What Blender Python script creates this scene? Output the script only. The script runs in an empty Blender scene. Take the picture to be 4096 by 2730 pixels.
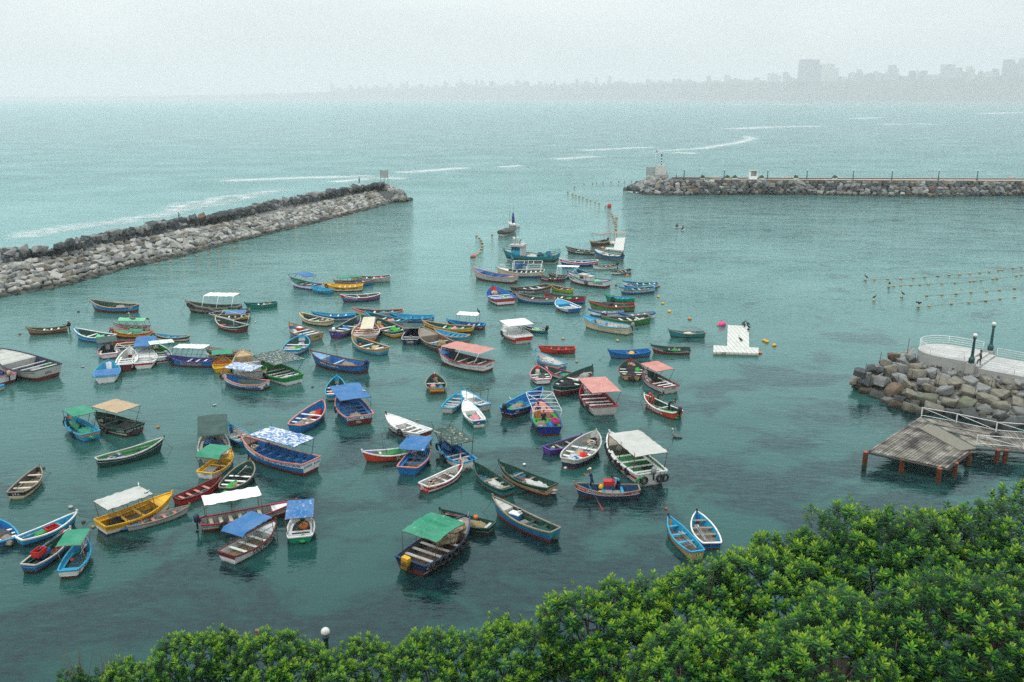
import bpy, bmesh, math, random
import numpy as np
from mathutils import Vector, Matrix, noise as mnoise
random.seed(7)
S = bpy.context.scene
COL = S.collection
PI = math.pi
# ------------------------------------------------------------------ camera
FPX, CX, CY, CAMZ = 3550.0, 2048.0, 1365.0, 29.0
PITCH = math.atan((CY - 388.0) / FPX)
cd = bpy.data.cameras.new('camera'); cam = bpy.data.objects.new('camera', cd); COL.objects.link(cam)
cam.location = (0, 0, CAMZ); cam.rotation_euler = (PI / 2 - PITCH, 0, 0)
cd.sensor_fit = 'HORIZONTAL'; cd.sensor_width = 36.0; cd.lens = 36.0 * FPX / 4096.0
cd.clip_start = 0.5; cd.clip_end = 30000
S.camera = cam
FWD = Vector((0, math.cos(PITCH), -math.sin(PITCH))); UPV = Vector((0, math.sin(PITCH), math.cos(PITCH)))
CAMP = Vector((0, 0, CAMZ))
# photo reading windows: (x0, y0, pixels of the window per photo pixel)
WIN = {'A': (0, 1050, 3.3614), 'B': (650, 1050, 3.3614), 'C': (1150, 1050, 3.3614), 'D': (1650, 1050, 3.3614),
       'E': (1850, 850, 3.3614), 'F': (2200, 850, 4.48), 'G': (1900, 1080, 2.9413), 'H': (2000, 1300, 2.9413),
       'I': (0, 1350, 3.3614), 'J': (650, 1350, 3.92), 'K': (1100, 1350, 3.3614), 'L': (0, 1550, 3.3614),
       'M': (650, 1600, 3.3614), 'N': (1350, 1550, 3.3614), 'O': (0, 1900, 3.3614), 'P': (600, 1850, 3.3614),
       'Q': (1450, 1900, 2.9413), 'R': (2050, 1650, 3.3614), 'S': (2500, 1850, 3.484), 'T': (3350, 1200, 2.851),
       'U': (3350, 1550, 1.6287), 'V': (2750, 1200, 2.989), 'W': (3350, 1000, 1.803), 'X': (1750, 680, 1.4158),
       'Y': (0, 600, 1.3841), 'Z': (2450, 600, 1.4295), 'n': (0, 0, 1.0), 'g': (2600, 1000, 0.899)}

def nat(z, x, y):
    a = WIN[z]; return a[0] + x / a[2], a[1] + y / a[2]

def ray(z, x, y):
    px, py = nat(z, x, y)
    return FWD + Vector(((px - CX) / FPX, 0, 0)) + UPV * ((CY - py) / FPX)

def at_z(z, x, y, h=0.0):
    d = ray(z, x, y); return CAMP + d * ((h - CAMZ) / d.z)

def at_y(z, x, y, Y):
    d = ray(z, x, y); return CAMP + d * (Y / d.y)

# ------------------------------------------------------------------ tagging / linking
def tag(o, label, cat, group=None, kind=None):
    if label: o['label'] = label
    if cat: o['category'] = cat
    if group: o['group'] = group
    if kind: o['kind'] = kind
    return o

def empty(name, loc, rz=0.0):
    o = bpy.data.objects.new(name, None); COL.objects.link(o)
    o.location = loc; o.rotation_euler = (0, 0, rz); o.empty_display_size = 0.2
    return o

class MB:
    def __init__(s): s.v, s.f, s.m, s.sm = [], [], [], []
    def add(s, vs, fs, mi=0, smooth=False):
        o = len(s.v); s.v.extend([tuple(p) for p in vs])
        for k, f in enumerate(fs):
            s.f.append([o + i for i in f]); s.m.append(mi[k] if isinstance(mi, list) else mi); s.sm.append(smooth)
    def box(s, c, d, mi=0, rot=None):
        vs = []
        for x in (-.5, .5):
            for y in (-.5, .5):
                for z in (-.5, .5):
                    p = Vector((x * d[0], y * d[1], z * d[2]))
                    if rot is not None: p = rot @ p
                    vs.append(p + Vector(c))
        s.add(vs, [(0, 1, 3, 2), (4, 6, 7, 5), (0, 4, 5, 1), (2, 3, 7, 6), (0, 2, 6, 4), (1, 5, 7, 3)], mi)
    def tube(s, pts, r, n=6, mi=0, cap=True, smooth=True):
        pts = [Vector(p) for p in pts]; rs = r if isinstance(r, (list, tuple)) else [r] * len(pts)
        vs, fs = [], []
        for i, p in enumerate(pts):
            t = (pts[min(i + 1, len(pts) - 1)] - pts[max(i - 1, 0)])
            if t.length < 1e-6: t = Vector((0, 0, 1))
            t.normalize(); a = t.orthogonal() if abs(t.z) > .9 else t.cross(Vector((0, 0, 1)))
            a.normalize(); b = t.cross(a)
            for k in range(n):
                th = 2 * PI * k / n; vs.append(p + (a * math.cos(th) + b * math.sin(th)) * rs[i])
        for i in range(len(pts) - 1):
            for k in range(n):
                k2 = (k + 1) % n
                fs.append((i * n + k, i * n + k2, (i + 1) * n + k2, (i + 1) * n + k))
        if cap:
            fs.append(tuple(range(n - 1, -1, -1))); fs.append(tuple(range((len(pts) - 1) * n, len(pts) * n)))
        s.add(vs, fs, mi, smooth)
    def lathe(s, c, prof, n=12, mi=0, smooth=True):
        s.tube([Vector(c) + Vector((0, 0, z)) for r, z in prof], [r for r, z in prof], n, mi, True, smooth)
    def ball(s, c, r, mi=0, n=10, m=7, sq=1.0):
        prof = [(max(.001, r * math.sin(PI * i / m)), -r * sq * math.cos(PI * i / m)) for i in range(m + 1)]
        vs, fs = [], []
        for rr, z in prof:
            for k in range(n):
                th = 2 * PI * k / n; vs.append(Vector(c) + Vector((rr * math.cos(th), rr * math.sin(th), z)))
        for i in range(m):
            for k in range(n):
                k2 = (k + 1) % n; fs.append((i * n + k, i * n + k2, (i + 1) * n + k2, (i + 1) * n + k))
        s.add(vs, fs, mi, True)
    def torus(s, c, R, r, ax, mi=0, n=14, m=6):
        ax = Vector(ax).normalized(); a = ax.orthogonal().normalized(); b = ax.cross(a); c = Vector(c)
        vs, fs = [], []
        for i in range(n):
            th = 2 * PI * i / n; e = a * math.cos(th) + b * math.sin(th)
            for k in range(m):
                ph = 2 * PI * k / m; vs.append(c + e * (R + r * math.cos(ph)) + ax * r * math.sin(ph))
        for i in range(n):
            for k in range(m):
                i2, k2 = (i + 1) % n, (k + 1) % m
                fs.append((i * m + k, i2 * m + k, i2 * m + k2, i * m + k2))
        s.add(vs, fs, mi, True)
    def mesh(s, name, mats):
        me = bpy.data.meshes.new(name); me.from_pydata(s.v, [], s.f)
        for m in mats: me.materials.append(m)
        me.polygons.foreach_set('material_index', s.m); me.polygons.foreach_set('use_smooth', s.sm)
        me.update(); return me
    def build(s, name, mats, parent=None, loc=None, rz=0.0):
        if not isinstance(mats, (list, tuple)): mats = [mats]
        o = bpy.data.objects.new(name, s.mesh(name, mats)); COL.objects.link(o)
        if parent is not None: o.parent = parent
        if loc is not None: o.location = loc
        if rz: o.rotation_euler = (0, 0, rz)
        return o

# ------------------------------------------------------------------ materials
def new_mat(name):
    m = bpy.data.materials.new(name); m.use_nodes = True
    nt = m.node_tree; b = nt.nodes['Principled BSDF']; return m, nt, b

def N(nt, t, **kw):
    n = nt.nodes.new(t)
    for k, v in kw.items():
        if k == 'ins':
            for a, b in v.items(): n.inputs[a].default_value = b
        else: setattr(n, k, v)
    return n

def ramp(nt, fac, stops, interp='LINEAR'):
    r = nt.nodes.new('ShaderNodeValToRGB'); r.color_ramp.interpolation = interp
    e = r.color_ramp.elements
    while len(e) < len(stops): e.new(0.5)
    for i, (p, c) in enumerate(stops):
        e[i].position = p; e[i].color = (c, c, c, 1) if isinstance(c, (int, float)) else (*c, 1)
    nt.links.new(fac, r.inputs[0]); return r.outputs[0]

def mixc(nt, fac, a, b, mode='MIX'):
    m = nt.nodes.new('ShaderNodeMix'); m.data_type = 'RGBA'; m.blend_type = mode
    for s_, v in ((m.inputs[0], fac), (m.inputs[6], a), (m.inputs[7], b)):
        if hasattr(v, 'links'): nt.links.new(v, s_)
        elif isinstance(v, (int, float)): s_.default_value = v
        else: s_.default_value = (*v, 1)
    return m.outputs[2]

def objcoord(nt, scale=1.0):
    tc = nt.nodes.new('ShaderNodeTexCoord'); oi = nt.nodes.new('ShaderNodeObjectInfo')
    m = nt.nodes.new('ShaderNodeMath'); m.operation = 'MULTIPLY'; m.inputs[1].default_value = 37.0
    nt.links.new(oi.outputs['Random'], m.inputs[0])
    a = nt.nodes.new('ShaderNodeVectorMath'); a.operation = 'ADD'
    nt.links.new(tc.outputs['Object'], a.inputs[0]); nt.links.new(m.outputs[0], a.inputs[1]); return a.outputs[0]

def noise(nt, vec, scale, detail=3, rough=.6, dist=0.0):
    n = nt.nodes.new('ShaderNodeTexNoise'); n.inputs['Scale'].default_value = scale
    n.inputs['Detail'].default_value = detail; n.inputs['Roughness'].default_value = rough
    n.inputs['Distortion'].default_value = dist
    nt.links.new(vec, n.inputs['Vector']); return n.outputs['Fac']

def bump(nt, b, h, strength=.3, dist=.02):
    n = nt.nodes.new('ShaderNodeBump'); n.inputs['Strength'].default_value = strength; n.inputs['Distance'].default_value = dist
    nt.links.new(h, n.inputs['Height']); nt.links.new(n.outputs[0], b.inputs['Normal'])

PAL = dict(W=(.80, .81, .79), OW=(.50, .50, .46), CR=(.66, .58, .40), TN=(.46, .32, .17), YL=(.74, .40, .015), OG=(.68, .20, .03),
           RD=(.58, .020, .016), DR=(.15, .022, .02), MR=(.30, .025, .04), SM=(.58, .22, .18), PK=(.62, .20, .25), BR=(.12, .055, .032),
           BL=(.006, .145, .39), CY=(.014, .31, .52), NV=(.008, .018, .06), TQ=(.012, .20, .22), EM=(.004, .26, .14), GR=(.02, .25, .06),
           DG=(.006, .055, .042), LM=(.22, .48, .02), PU=(.12, .04, .32), GY=(.27, .28, .27), DK=(.06, .062, .06), BK=(.012, .012, .014),
           WD=(.24, .20, .155), LB=(.18, .36, .55), BG=(.025, .33, .04), HP=(.75, .04, .22), KH=(.26, .20, .10), RO=(.62, .06, .02), DB=(.008, .05, .13),
           VI=(.010, .03, .20), LG=(.16, .52, .27))
CNAME = dict(W='white', OW='off-white', CR='cream', TN='tan', YL='yellow', OG='orange', RD='red', DR='dark red', MR='crimson', SM='salmon',
             PK='pink', BR='brown', BL='blue', CY='light blue', NV='navy', TQ='teal', EM='green', GR='green', DG='dark green', LM='lime',
             PU='purple', GY='grey', DK='dark grey', BK='black', WD='weathered wood', LB='pale blue', BG='bright green', HP='magenta', KH='khaki',
             RO='orange-red', DB='dark blue', VI='deep blue', LG='light green')
_mc = {}
def paint(c, wear=.35, rough=.55):
    key = ('p', c, wear)
    if key in _mc: return _mc[key]
    rgb = PAL[c]; m, nt, b = new_mat('paint_' + CNAME[c].replace(' ', '_')); v = objcoord(nt)
    f1 = ramp(nt, noise(nt, v, 1.7, 4), [(.3, .78), (.75, 1.14)])
    col = mixc(nt, 1.0, rgb, f1, 'MULTIPLY')
    sc = nt.nodes.new('ShaderNodeMapping'); sc.inputs['Scale'].default_value = (5, 5, 1.3); nt.links.new(v, sc.inputs[0])
    under = (.20, .18, .15) if sum(rgb) > 1.2 else (.15, .14, .125)
    f2 = ramp(nt, noise(nt, sc.outputs[0], 2.2, 6, .7), [(.63 - .1 * wear, 0.0), (.71 - .06 * wear, .75 * min(1, wear * 1.6))])
    col = mixc(nt, f2, col, under)
    f3 = ramp(nt, noise(nt, v, 9, 3), [(.55, 0.0), (.75, .5 * wear)])
    col = mixc(nt, f3, col, (.09, .055, .03))
    tc = nt.nodes.new('ShaderNodeTexCoord'); sp = nt.nodes.new('ShaderNodeSeparateXYZ'); nt.links.new(tc.outputs['Object'], sp.inputs[0])
    wv = nt.nodes.new('ShaderNodeTexWave'); wv.bands_direction = 'Z'; wv.inputs['Scale'].default_value = 1.9; wv.inputs['Distortion'].default_value = .6; nt.links.new(tc.outputs['Object'], wv.inputs['Vector'])
    col = mixc(nt, ramp(nt, wv.outputs['Fac'], [(.0, .30), (.12, 0.0)]), col, (.02, .02, .02))            # plank seams
    gz = N(nt, 'ShaderNodeMapRange', ins={1: .02, 2: .17, 3: .85, 4: 0.0}); nt.links.new(sp.outputs[2], gz.inputs[0])
    gm_ = N(nt, 'ShaderNodeMath', operation='MULTIPLY'); nt.links.new(gz.outputs[0], gm_.inputs[0]); nt.links.new(ramp(nt, noise(nt, v, 2.5, 4), [(.3, .3), (.6, 1.0)]), gm_.inputs[1])
    col = mixc(nt, gm_.outputs[0], col, (.022, .026, .014))                                              # weed along the waterline
    nt.links.new(col, b.inputs['Base Color']); b.inputs['Roughness'].default_value = rough
    bump(nt, b, noise(nt, v, 14, 3), .25, .02)
    _mc[key] = m; return m

def sheetm(c, c2='W', amt=.4, kind='drop'):
    """canopy cloth: faded, with droppings / holes / streaks"""
    key = ('s', c, c2, amt)
    if key in _mc: return _mc[key]
    m, nt, b = new_mat('canopy_' + CNAME[c].replace(' ', '_')); v = objcoord(nt)
    pc = PAL[c]; fade = tuple(.80 * x + .20 * (.36 * (pc[0] + pc[1] + pc[2]) / 1.2 + .16) for x in pc)
    col = mixc(nt, ramp(nt, noise(nt, v, .8, 5, .65), [(.32, 0.0), (.66, 1.0)]), mixc(nt, 1.0, pc, (.82, .82, .82), 'MULTIPLY'), fade)
    col = mixc(nt, ramp(nt, noise(nt, v, 3.5, 6, .75), [(.52, 0.0), (.74, .45)]), col, tuple(x * .45 for x in pc))
    mp = nt.nodes.new('ShaderNodeMapping'); mp.inputs['Scale'].default_value = (1.0, 1.6, 1); nt.links.new(v, mp.inputs[0])
    f = ramp(nt, noise(nt, mp.outputs[0], 2.6, 8, .78, .3), [(.68 - .30 * amt, 0.0), (.74 - .26 * amt, .9)])
    col = mixc(nt, f, col, PAL[c2])
    nt.links.new(col, b.inputs['Base Color']); b.inputs['Roughness'].default_value = .75
    bump(nt, b, noise(nt, v, 3.2, 5), .9, .06)
    _mc[key] = m; return m

def netm(c):
    key = ('n', c)
    if key in _mc: return _mc[key]
    m, nt, b = new_mat('net_' + CNAME[c].replace(' ', '_')); v = objcoord(nt)
    w = nt.nodes.new('ShaderNodeTexVoronoi'); w.inputs['Scale'].default_value = 14; nt.links.new(v, w.inputs['Vector'])
    col = mixc(nt, 1.0, PAL[c], ramp(nt, w.outputs['Distance'], [(0.0, .45), (.55, 1.25)]), 'MULTIPLY')
    col = mixc(nt, ramp(nt, noise(nt, v, 4, 5), [(.5, 0.0), (.75, .55)]), col, tuple(x * .35 + .02 for x in PAL[c]))
    nt.links.new(col, b.inputs['Base Color']); b.inputs['Roughness'].default_value = .9
    bump(nt, b, noise(nt, v, 22, 4), 1.0, .06)
    _mc[key] = m; return m

def plain(name, rgb, rough=.6, metal=0.0):
    key = ('q', name)
    if key in _mc: return _mc[key]
    m, nt, b = new_mat(name); v = objcoord(nt)
    col = mixc(nt, 1.0, rgb, ramp(nt, noise(nt, v, 6, 4), [(.3, .8), (.7, 1.1)]), 'MULTIPLY')
    nt.links.new(col, b.inputs['Base Color']); b.inputs['Roughness'].default_value = rough; b.inputs['Metallic'].default_value = metal
    _mc[key] = m; return m
RUBBER = plain('black_rubber', (.014, .014, .016), .7)
ROPE = plain('rope', (.16, .14, .10), .9)
RUST = plain('rusty_steel', (.13, .06, .035), .7)
STEEL = plain('painted_steel_white', (.72, .73, .72), .45)
POLES = dict(W=STEEL, R=RUST, K=plain('dark_steel', (.03, .035, .04), .5), B=plain('blue_steel', (.01, .07, .2), .5), G=plain('green_steel', (.02, .16, .10), .5),
             O=plain('wooden_pole', (.30, .20, .11), .8))
SKIN = plain('skin', (.32, .16, .10), .6)
HAIR = plain('hair', (.012, .010, .010), .6)
# ------------------------------------------------------------------ lettering
_tc = {}
def text_geo(s):
    """triangulated letters, height 1, starting at x = 0"""
    if s in _tc: return _tc[s]
    cu = bpy.data.curves.new('letters', 'FONT'); cu.body = s; cu.size = 1.35; cu.resolution_u = 2; cu.offset = .022
    o = bpy.data.objects.new('letters', cu); me = bpy.data.meshes.new_from_object(o)
    v = [tuple(p.co) for p in me.vertices]; f = [tuple(p.vertices) for p in me.polygons]
    w = max([p[0] for p in v] or [0])
    bpy.data.objects.remove(o); bpy.data.curves.remove(cu); bpy.data.meshes.remove(me)
    _tc[s] = (v, f, w); return _tc[s]

# ------------------------------------------------------------------ boats
ZB = -0.28
class Hull:
    def __init__(s, L, B, F, hb, hs, stern=.72, rake=.10, full=2.2):
        s.L, s.B, s.F, s.hb, s.hs, s.st, s.rk, s.full = L, B, F, hb, hs, stern, rake * L, full
    def g(s, t):
        if t < .42: u = 1 - t / .42; return 1 - (1 - s.st) * u ** 1.9
        u = (t - .42) / .58; return max(0.0, 1 - u ** s.full) ** .85
    def zs(s, t):
        if t < .4: return s.F + (s.hs - s.F) * (1 - t / .4) ** 1.6
        return s.F + (s.hb - s.F) * ((t - .4) / .6) ** 1.9
    def k(s, t): return max(0.0, (t - .55) / .45) ** 2
    def f_of_z(s, t, z): return (z - ZB) / (s.zs(t) - ZB)
    def sh(s, f): return .60 + .40 * max(0, f) ** .65
    def pt(s, t, f, side=1, inset=0.0):
        z = ZB + (s.zs(t) - ZB) * f
        y = max(.004, s.B / 2 * s.g(t) * s.sh(f) - inset)
        x = -s.L / 2 + s.L * t - s.rk * s.k(t) * (1 - f) + .03 * s.L * (1 - f) * max(0, 1 - t * 6)
        return Vector((x, side * y, z))
    def t_of_x(s, x, f=1.0):
        t = (x + s.L / 2) / s.L
        for _ in range(4): t = min(1, max(0, (x + s.L / 2 + s.rk * s.k(t) * (1 - f)) / s.L))
        return t

BOATS = []
TW = {('I', (-10, 148)): ((465, 430), (825, 330)), ('D', (342, 1150)): ((945, 1375), (1120, 1320)), ('J', (925, 560)): ((1535, 745), (1700, 680)), ('J', (1575, 348)): ((1945, 675), (2180, 560)), ('K', (905, 690)): ((965, 1090), (1325, 1025)),
      ('N', (1195, 700)): ((800, 1070), (1080, 1085)), ('N', (1370, 640)): ((1680, 1040), (1850, 960)), ('N', (1682, 1028)): ((1075, 1295), (1220, 1345)), ('N', (1712, 155)): ((1830, 450), (1995, 440)), ('H', (1005, 665)): ((1090, 985), (1385, 955)), ('H', (462, 872)): ((440, 1215), (725, 1200)),
      ('H', (1690, 515)): ((1940, 750), (2105, 715)), ('L', (905, 365)): ((1095, 653), (1350, 593)), ('L', (1290, 330)): ((1680, 558), (1955, 468)), ('L', (530, 1055)): ((90, 1420), (320, 1420)), ('O', (2318, 232)): ((1280, 600), (1390, 720)), ('O', (1145, 830)): ((770, 1310), (1035, 1290)), ('O', (945, 715)): ((260, 1215), (480, 1220)),
      ('P', (1690, 775)): ((885, 1210), (1145, 1280)), ('P', (2045, 640)): ((1850, 1010), (2180, 985)), ('Q', (1245, 462)): ((370, 985), (725, 1100)), ('M', (1050, 478)): ((1890, 880), (2130, 760)), ('M', (925, 678)): ((435, 985), (665, 1000)), ('R', (1305, 255)): ((1690, 850), (2080, 780)), ('S', (607, 742)): ((915, 1250), (1115, 1230)),
      ('S', (1000, 680)): ((1100, 1140), (1330, 1100)), ('E', (410, 990)): ((500, 1190), (670, 1140)), ('E', (1280, 1160)): ((1430, 1310), (1575, 1260)), ('C', (20, 812)): ((345, 1000), (450, 935)), ('D', (1262, 800)): ((1390, 1040), (1590, 995)), ('A', (1440, 1090)): ((1340, 1250), (1600, 1250)), ('A', (1965, 1140)): ((1800, 1375), (2050, 1345)), ('Q', (1527, 252)): ((2230, 690), (2340, 625)),
      ('N', (1832, 1005)): ((2235, 1385), (2370, 1320))}
NST = 17
def TS(n=NST): return [i / (n - 1) for i in range(n - 1)] + [.97, 1.0] if False else [i / (n - 1) for i in range(n)]

def boat(z, bow, stern, name, label, bands, rail, inn, s=None, bw=.36, th=(3, 'W'), deck=(.8, None), c=None, txt=(), cargo=(), mot=None,
         st=.72, wear=.35, fh=(.115, .21, .145), trans=None, tyres=(), ttyres=(), side=None, rk=.10, floor=None, full=2.2, cat='boat', post=True,
         group='boats moored in the harbour', extra=None, knob=None, kind_moor=True):
    L = 6.0
    for _ in range(5):
        hb, hs = fh[1] * L, fh[2] * L
        pb = at_z(z, *bow, hb); ps = at_z(z, *stern, hs)
        L = max(2.0, (pb - ps).xy.length)
    tw = TW.get((z, bow))
    if tw: bw = max(.8 * bw, min(1.35 * bw, (at_z(z, *tw[0], hs) - at_z(z, *tw[1], hs)).xy.length / (st * L)))
    else: bw *= 1.06
    F = fh[0] * L; hb, hs = fh[1] * L, fh[2] * L
    c0 = (pb + ps) / 2; rz = math.atan2(pb.y - ps.y, pb.x - ps.x)
    H = Hull(L, bw * L, F, hb, hs, st, rk, full)
    root = empty(name, (c0.x, c0.y, 0), rz); tag(root, label, cat, group)
    root.rotation_euler = (random.uniform(-.02, .02), random.uniform(-.008, .008), rz)
    M = Matrix.Translation((c0.x, c0.y, 0)) @ Matrix.Rotation(rz, 4, 'Z'); Mi = M.inverted()
    camside = 1 if (Mi @ CAMP).y > 0 else -1
    ts = TS()
    # outer planking in painted bands
    fr = [0.0]; tot = sum(b[1] for b in bands); lev = []; acc = 0
    for col, q in bands: lev.append((1 - acc / tot, col)); acc += q
    vis = [q for q, _ in lev] + [0.0]                       # visible fraction boundaries from the sheer down to the water
    mats = []; mi = {}
    def mid(m):
        if m not in mats: mats.append(m)
        return mats.index(m)
    mb = MB()
    vl = []                                                  # levels (visible fraction, material below it)
    for i, (q, col) in enumerate(lev):
        vl.append((q, mid(paint(col, wear))))
        nx = vis[i + 1]
        if q - nx > .4: vl.append(((q + nx) / 2, mid(paint(col, wear))))
    vl.append((0.0, vl[-1][1]))
    def fv(t, v):
        f0 = (0 - ZB) / (H.zs(t) - ZB); return f0 + (1 - f0) * v
    rows = [v for v, _ in vl] + [None]
    for sd in (1, -1):
        vs = []
        for v in rows:
            for t in ts: vs.append(H.pt(t, fv(t, v) if v is not None else 0.0, sd))
        n = len(ts); fs = []; ms = []
        for r in range(len(rows) - 1):
            for i in range(n - 1):
                a, b2, c2, d = r * n + i, r * n + i + 1, (r + 1) * n + i + 1, (r + 1) * n + i
                fs.append((a, b2, c2, d) if sd < 0 else (a, d, c2, b2)); ms.append(vl[min(r, len(vl) - 1)][1])
        mb.add(vs, fs, ms, True)
    tv = []
    for v in rows:
        f = fv(0, v) if v is not None else 0.0
        tv += [H.pt(0, f, 1), H.pt(0, f, -1)]
    tm = None
    if trans:                                               # transom bands of its own
        tot2 = sum(q for _, q in trans)
        tm = [(1 - sum(q for _, q in trans[:i]) / tot2, mid(paint(col, wear))) for i, (col, q) in enumerate(trans)]
    fs, ms = [], []
    for r in range(len(rows) - 1):
        fs.append((2 * r, 2 * r + 1, 2 * r + 3, 2 * r + 2)); vmid = (rows[r] + (rows[r + 1] or 0)) / 2 - 1e-4
        m_ = vl[min(r, len(vl) - 1)][1]
        if tm: m_ = [mm for q, mm in tm if q >= vmid][-1]
        ms.append(m_)
    mb.add(tv, fs, ms)
    mb.build('hull', mats, root)
    # inner planking with frames and bottom boards
    zf = max(.06, F * .22); lin = MB(); vs = []; tin = [t for t in ts if t < .95]; n = len(tin)
    lvz = (1.0, .55, 0.0)
    def inner(t, q, sd):
        zz = zf + (H.zs(t) - .02 - zf) * q; f = H.f_of_z(t, zz); p = H.pt(t, f, sd, .055)
        if t == 0: p.x += .05
        return p
    for sd in (1, -1):
        vs = [inner(t, q, sd) for q in lvz for t in tin]; fs = []
        for r in range(2):
            for i in range(n - 1):
                a, b2, c2, d = r * n + i, r * n + i + 1, (r + 1) * n + i + 1, (r + 1) * n + i
                fs.append((a, d, c2, b2) if sd < 0 else (a, b2, c2, d))
        lin.add(vs, fs, 0)
        nr = max(6, int(L * 1.9))
        for j in range(1, nr):
            t = .03 + .9 * j / nr; dt = .022 / L
            a = [inner(t - dt, q, sd) for q in (.92, .45, 0)]; b2 = [inner(t + dt, q, sd) for q in (.92, .45, 0)]
            o = Vector((0, -sd * .045, 0)); V = a + b2 + [p + o for p in a] + [p + o for p in b2]
            lin.add(V, [(6, 7, 10, 9), (7, 8, 11, 10), (0, 1, 7, 6), (1, 2, 8, 7), (3, 9, 10, 4), (4, 10, 11, 5), (0, 6, 9, 3)], 0)
    fl = [inner(t, 0, sd) for t in tin for sd in (1, -1)]
    lin.add(fl, [(2 * i, 2 * i + 2, 2 * i + 3, 2 * i + 1) for i in range(n - 1)], 1)
    lin.add([inner(0, 1, 1), inner(0, 1, -1), inner(0, 0, -1), inner(0, 0, 1)], [(0, 1, 2, 3)], 0)
    # bottom boards and a keelson: a few loose planks
    for k in range(3):
        y = (k - 1) * bw * L * .17
        lin.box((-.02 * L, y, zf + .012), (L * .62, bw * L * .13, .02), 1)
    lin.build('planking', [paint(inn, wear + .1), paint(floor or inn, wear + .25)], root)
    # gunwale
    gm = MB(); rw = .06 if L < 5.5 else .085
    for sd in (1, -1):
        vs = []
        for t in ts:
            p = H.pt(t, 1, sd); dz = .035
            vs += [p + Vector((0, sd * .035, dz)), p + Vector((0, sd * .035, -.055)), Vector((p.x, sd * max(.001, abs(p.y) - rw), p.z - .04)), Vector((p.x, sd * max(.001, abs(p.y) - rw), p.z + dz))]
        fs = []
        for i in range(len(ts) - 1):
            for k in range(4):
                k2 = (k + 1) % 4; q = (4 * i + k, 4 * i + 4 + k, 4 * i + 4 + k2, 4 * i + k2)
                fs.append(q if sd < 0 else q[::-1])
        gm.add(vs, fs, 0)
    p = H.pt(0, 1, 1); gm.box((p.x + .03, 0, p.z - .01), (.11, 2 * p.y - .02, .08), 0)
    if post:
        p = H.pt(1, 1, 1); gm.box((p.x - .02, 0, p.z + .03), (.12, .1, .30), 1 if knob else 0, Matrix.Rotation(.25, 3, 'Y'))
    gm.build('gunwale', [paint(rail, wear)] + ([paint(knob, .2)] if knob else []), root)
    # thwarts
    nth, tcol = th[0], th[1]; lo, hi = (th[2], th[3]) if len(th) > 3 else (.14, .66)
    for j in range(nth):
        t = lo + (hi - lo) * (j + .5) / nth; zt = H.zs(t) - (.14 if L < 6 else .2); f = H.f_of_z(t, zt)
        pp = H.pt(t, f, 1, .05); m_ = MB(); m_.box((pp.x, 0, zt), (.2 if L < 6 else .24, 2 * pp.y, .045), 0)
        m_.build('thwart', paint(tcol, wear), root)
    if side:                                                # side benches
        for sd in (1, -1):
            m_ = MB(); vs = []; bt = [.02 + .66 * i / 8 for i in range(9)]; wd = .1 * bw / .36 * L * .36
            for t in bt:
                zt = H.zs(t) - .17; pp = H.pt(t, H.f_of_z(t, zt), sd, .06)
                vs += [pp, pp - Vector((0, sd * wd, 0)), pp - Vector((0, sd * wd, .05))]
            fs = []
            for i in range(8):
                q1 = (3 * i, 3 * i + 3, 3 * i + 4, 3 * i + 1); q2 = (3 * i + 1, 3 * i + 4, 3 * i + 5, 3 * i + 2)
                fs += [q1 if sd < 0 else q1[::-1], q2 if sd < 0 else q2[::-1]]
            m_.add(vs, fs, 0); m_.build('side_bench', paint(side, wear), root)
    if deck[1]:                                             # foredeck with a small bulkhead
        m_ = MB(); td = deck[0]; dts = [td + (.965 - td) * i / 6 for i in range(7)]
        vs = [H.pt(t, H.f_of_z(t, H.zs(t) - .07), sd, .05) for t in dts for sd in (1, -1)]
        m_.add(vs, [(2 * i, 2 * i + 2, 2 * i + 3, 2 * i + 1)[::-1] for i in range(6)], 0)
        a, b2 = vs[0], vs[1]; m_.add([a, b2, Vector((b2.x, b2.y * .8, zf)), Vector((a.x, a.y * .8, zf))], [(0, 1, 2, 3)], 0)
        m_.build('foredeck', paint(deck[1], wear + .1), root)
    # mooring line at the bow and loose rope on the bottom boards
    if L < 13 and kind_moor:
        p = H.pt(1, 1, 1); q = p + Vector((random.uniform(.5, 1.6), random.uniform(-.6, .6), 0)); m_ = MB(); m_.tube([(p.x - .05, 0, p.z), (p.x + .12, q.y * .15, p.z * .55), (q.x * .6 + p.x * .4, q.y * .6, p.z * .14), (q.x, q.y, -.05)], .018, 4, 0, False); m_.build('mooring_rope', ROPE, root)
        m_ = MB(); a_ = random.uniform(0, 6); pts = []
        for i in range(26):
            a_ += random.uniform(-1.1, 1.2); b_ = pts[-1] if pts else Vector((random.uniform(.08, .22) * L, 0, zf + .06)); e_ = b_ + Vector((math.cos(a_), math.sin(a_), 0)) * .14; lim = H.pt(.75, .5, 1, .12).y * .8
            pts.append(Vector((min(.3 * L, max(-.1 * L, e_.x)), max(-lim, min(lim, e_.y)), zf + .05 + random.uniform(0, .05))))
        m_.tube(pts, .02, 4, 0, False); m_.build('loose_rope', [ROPE, netm('DG'), netm('BL'), netm('WD')][random.randrange(4)], root)
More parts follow.
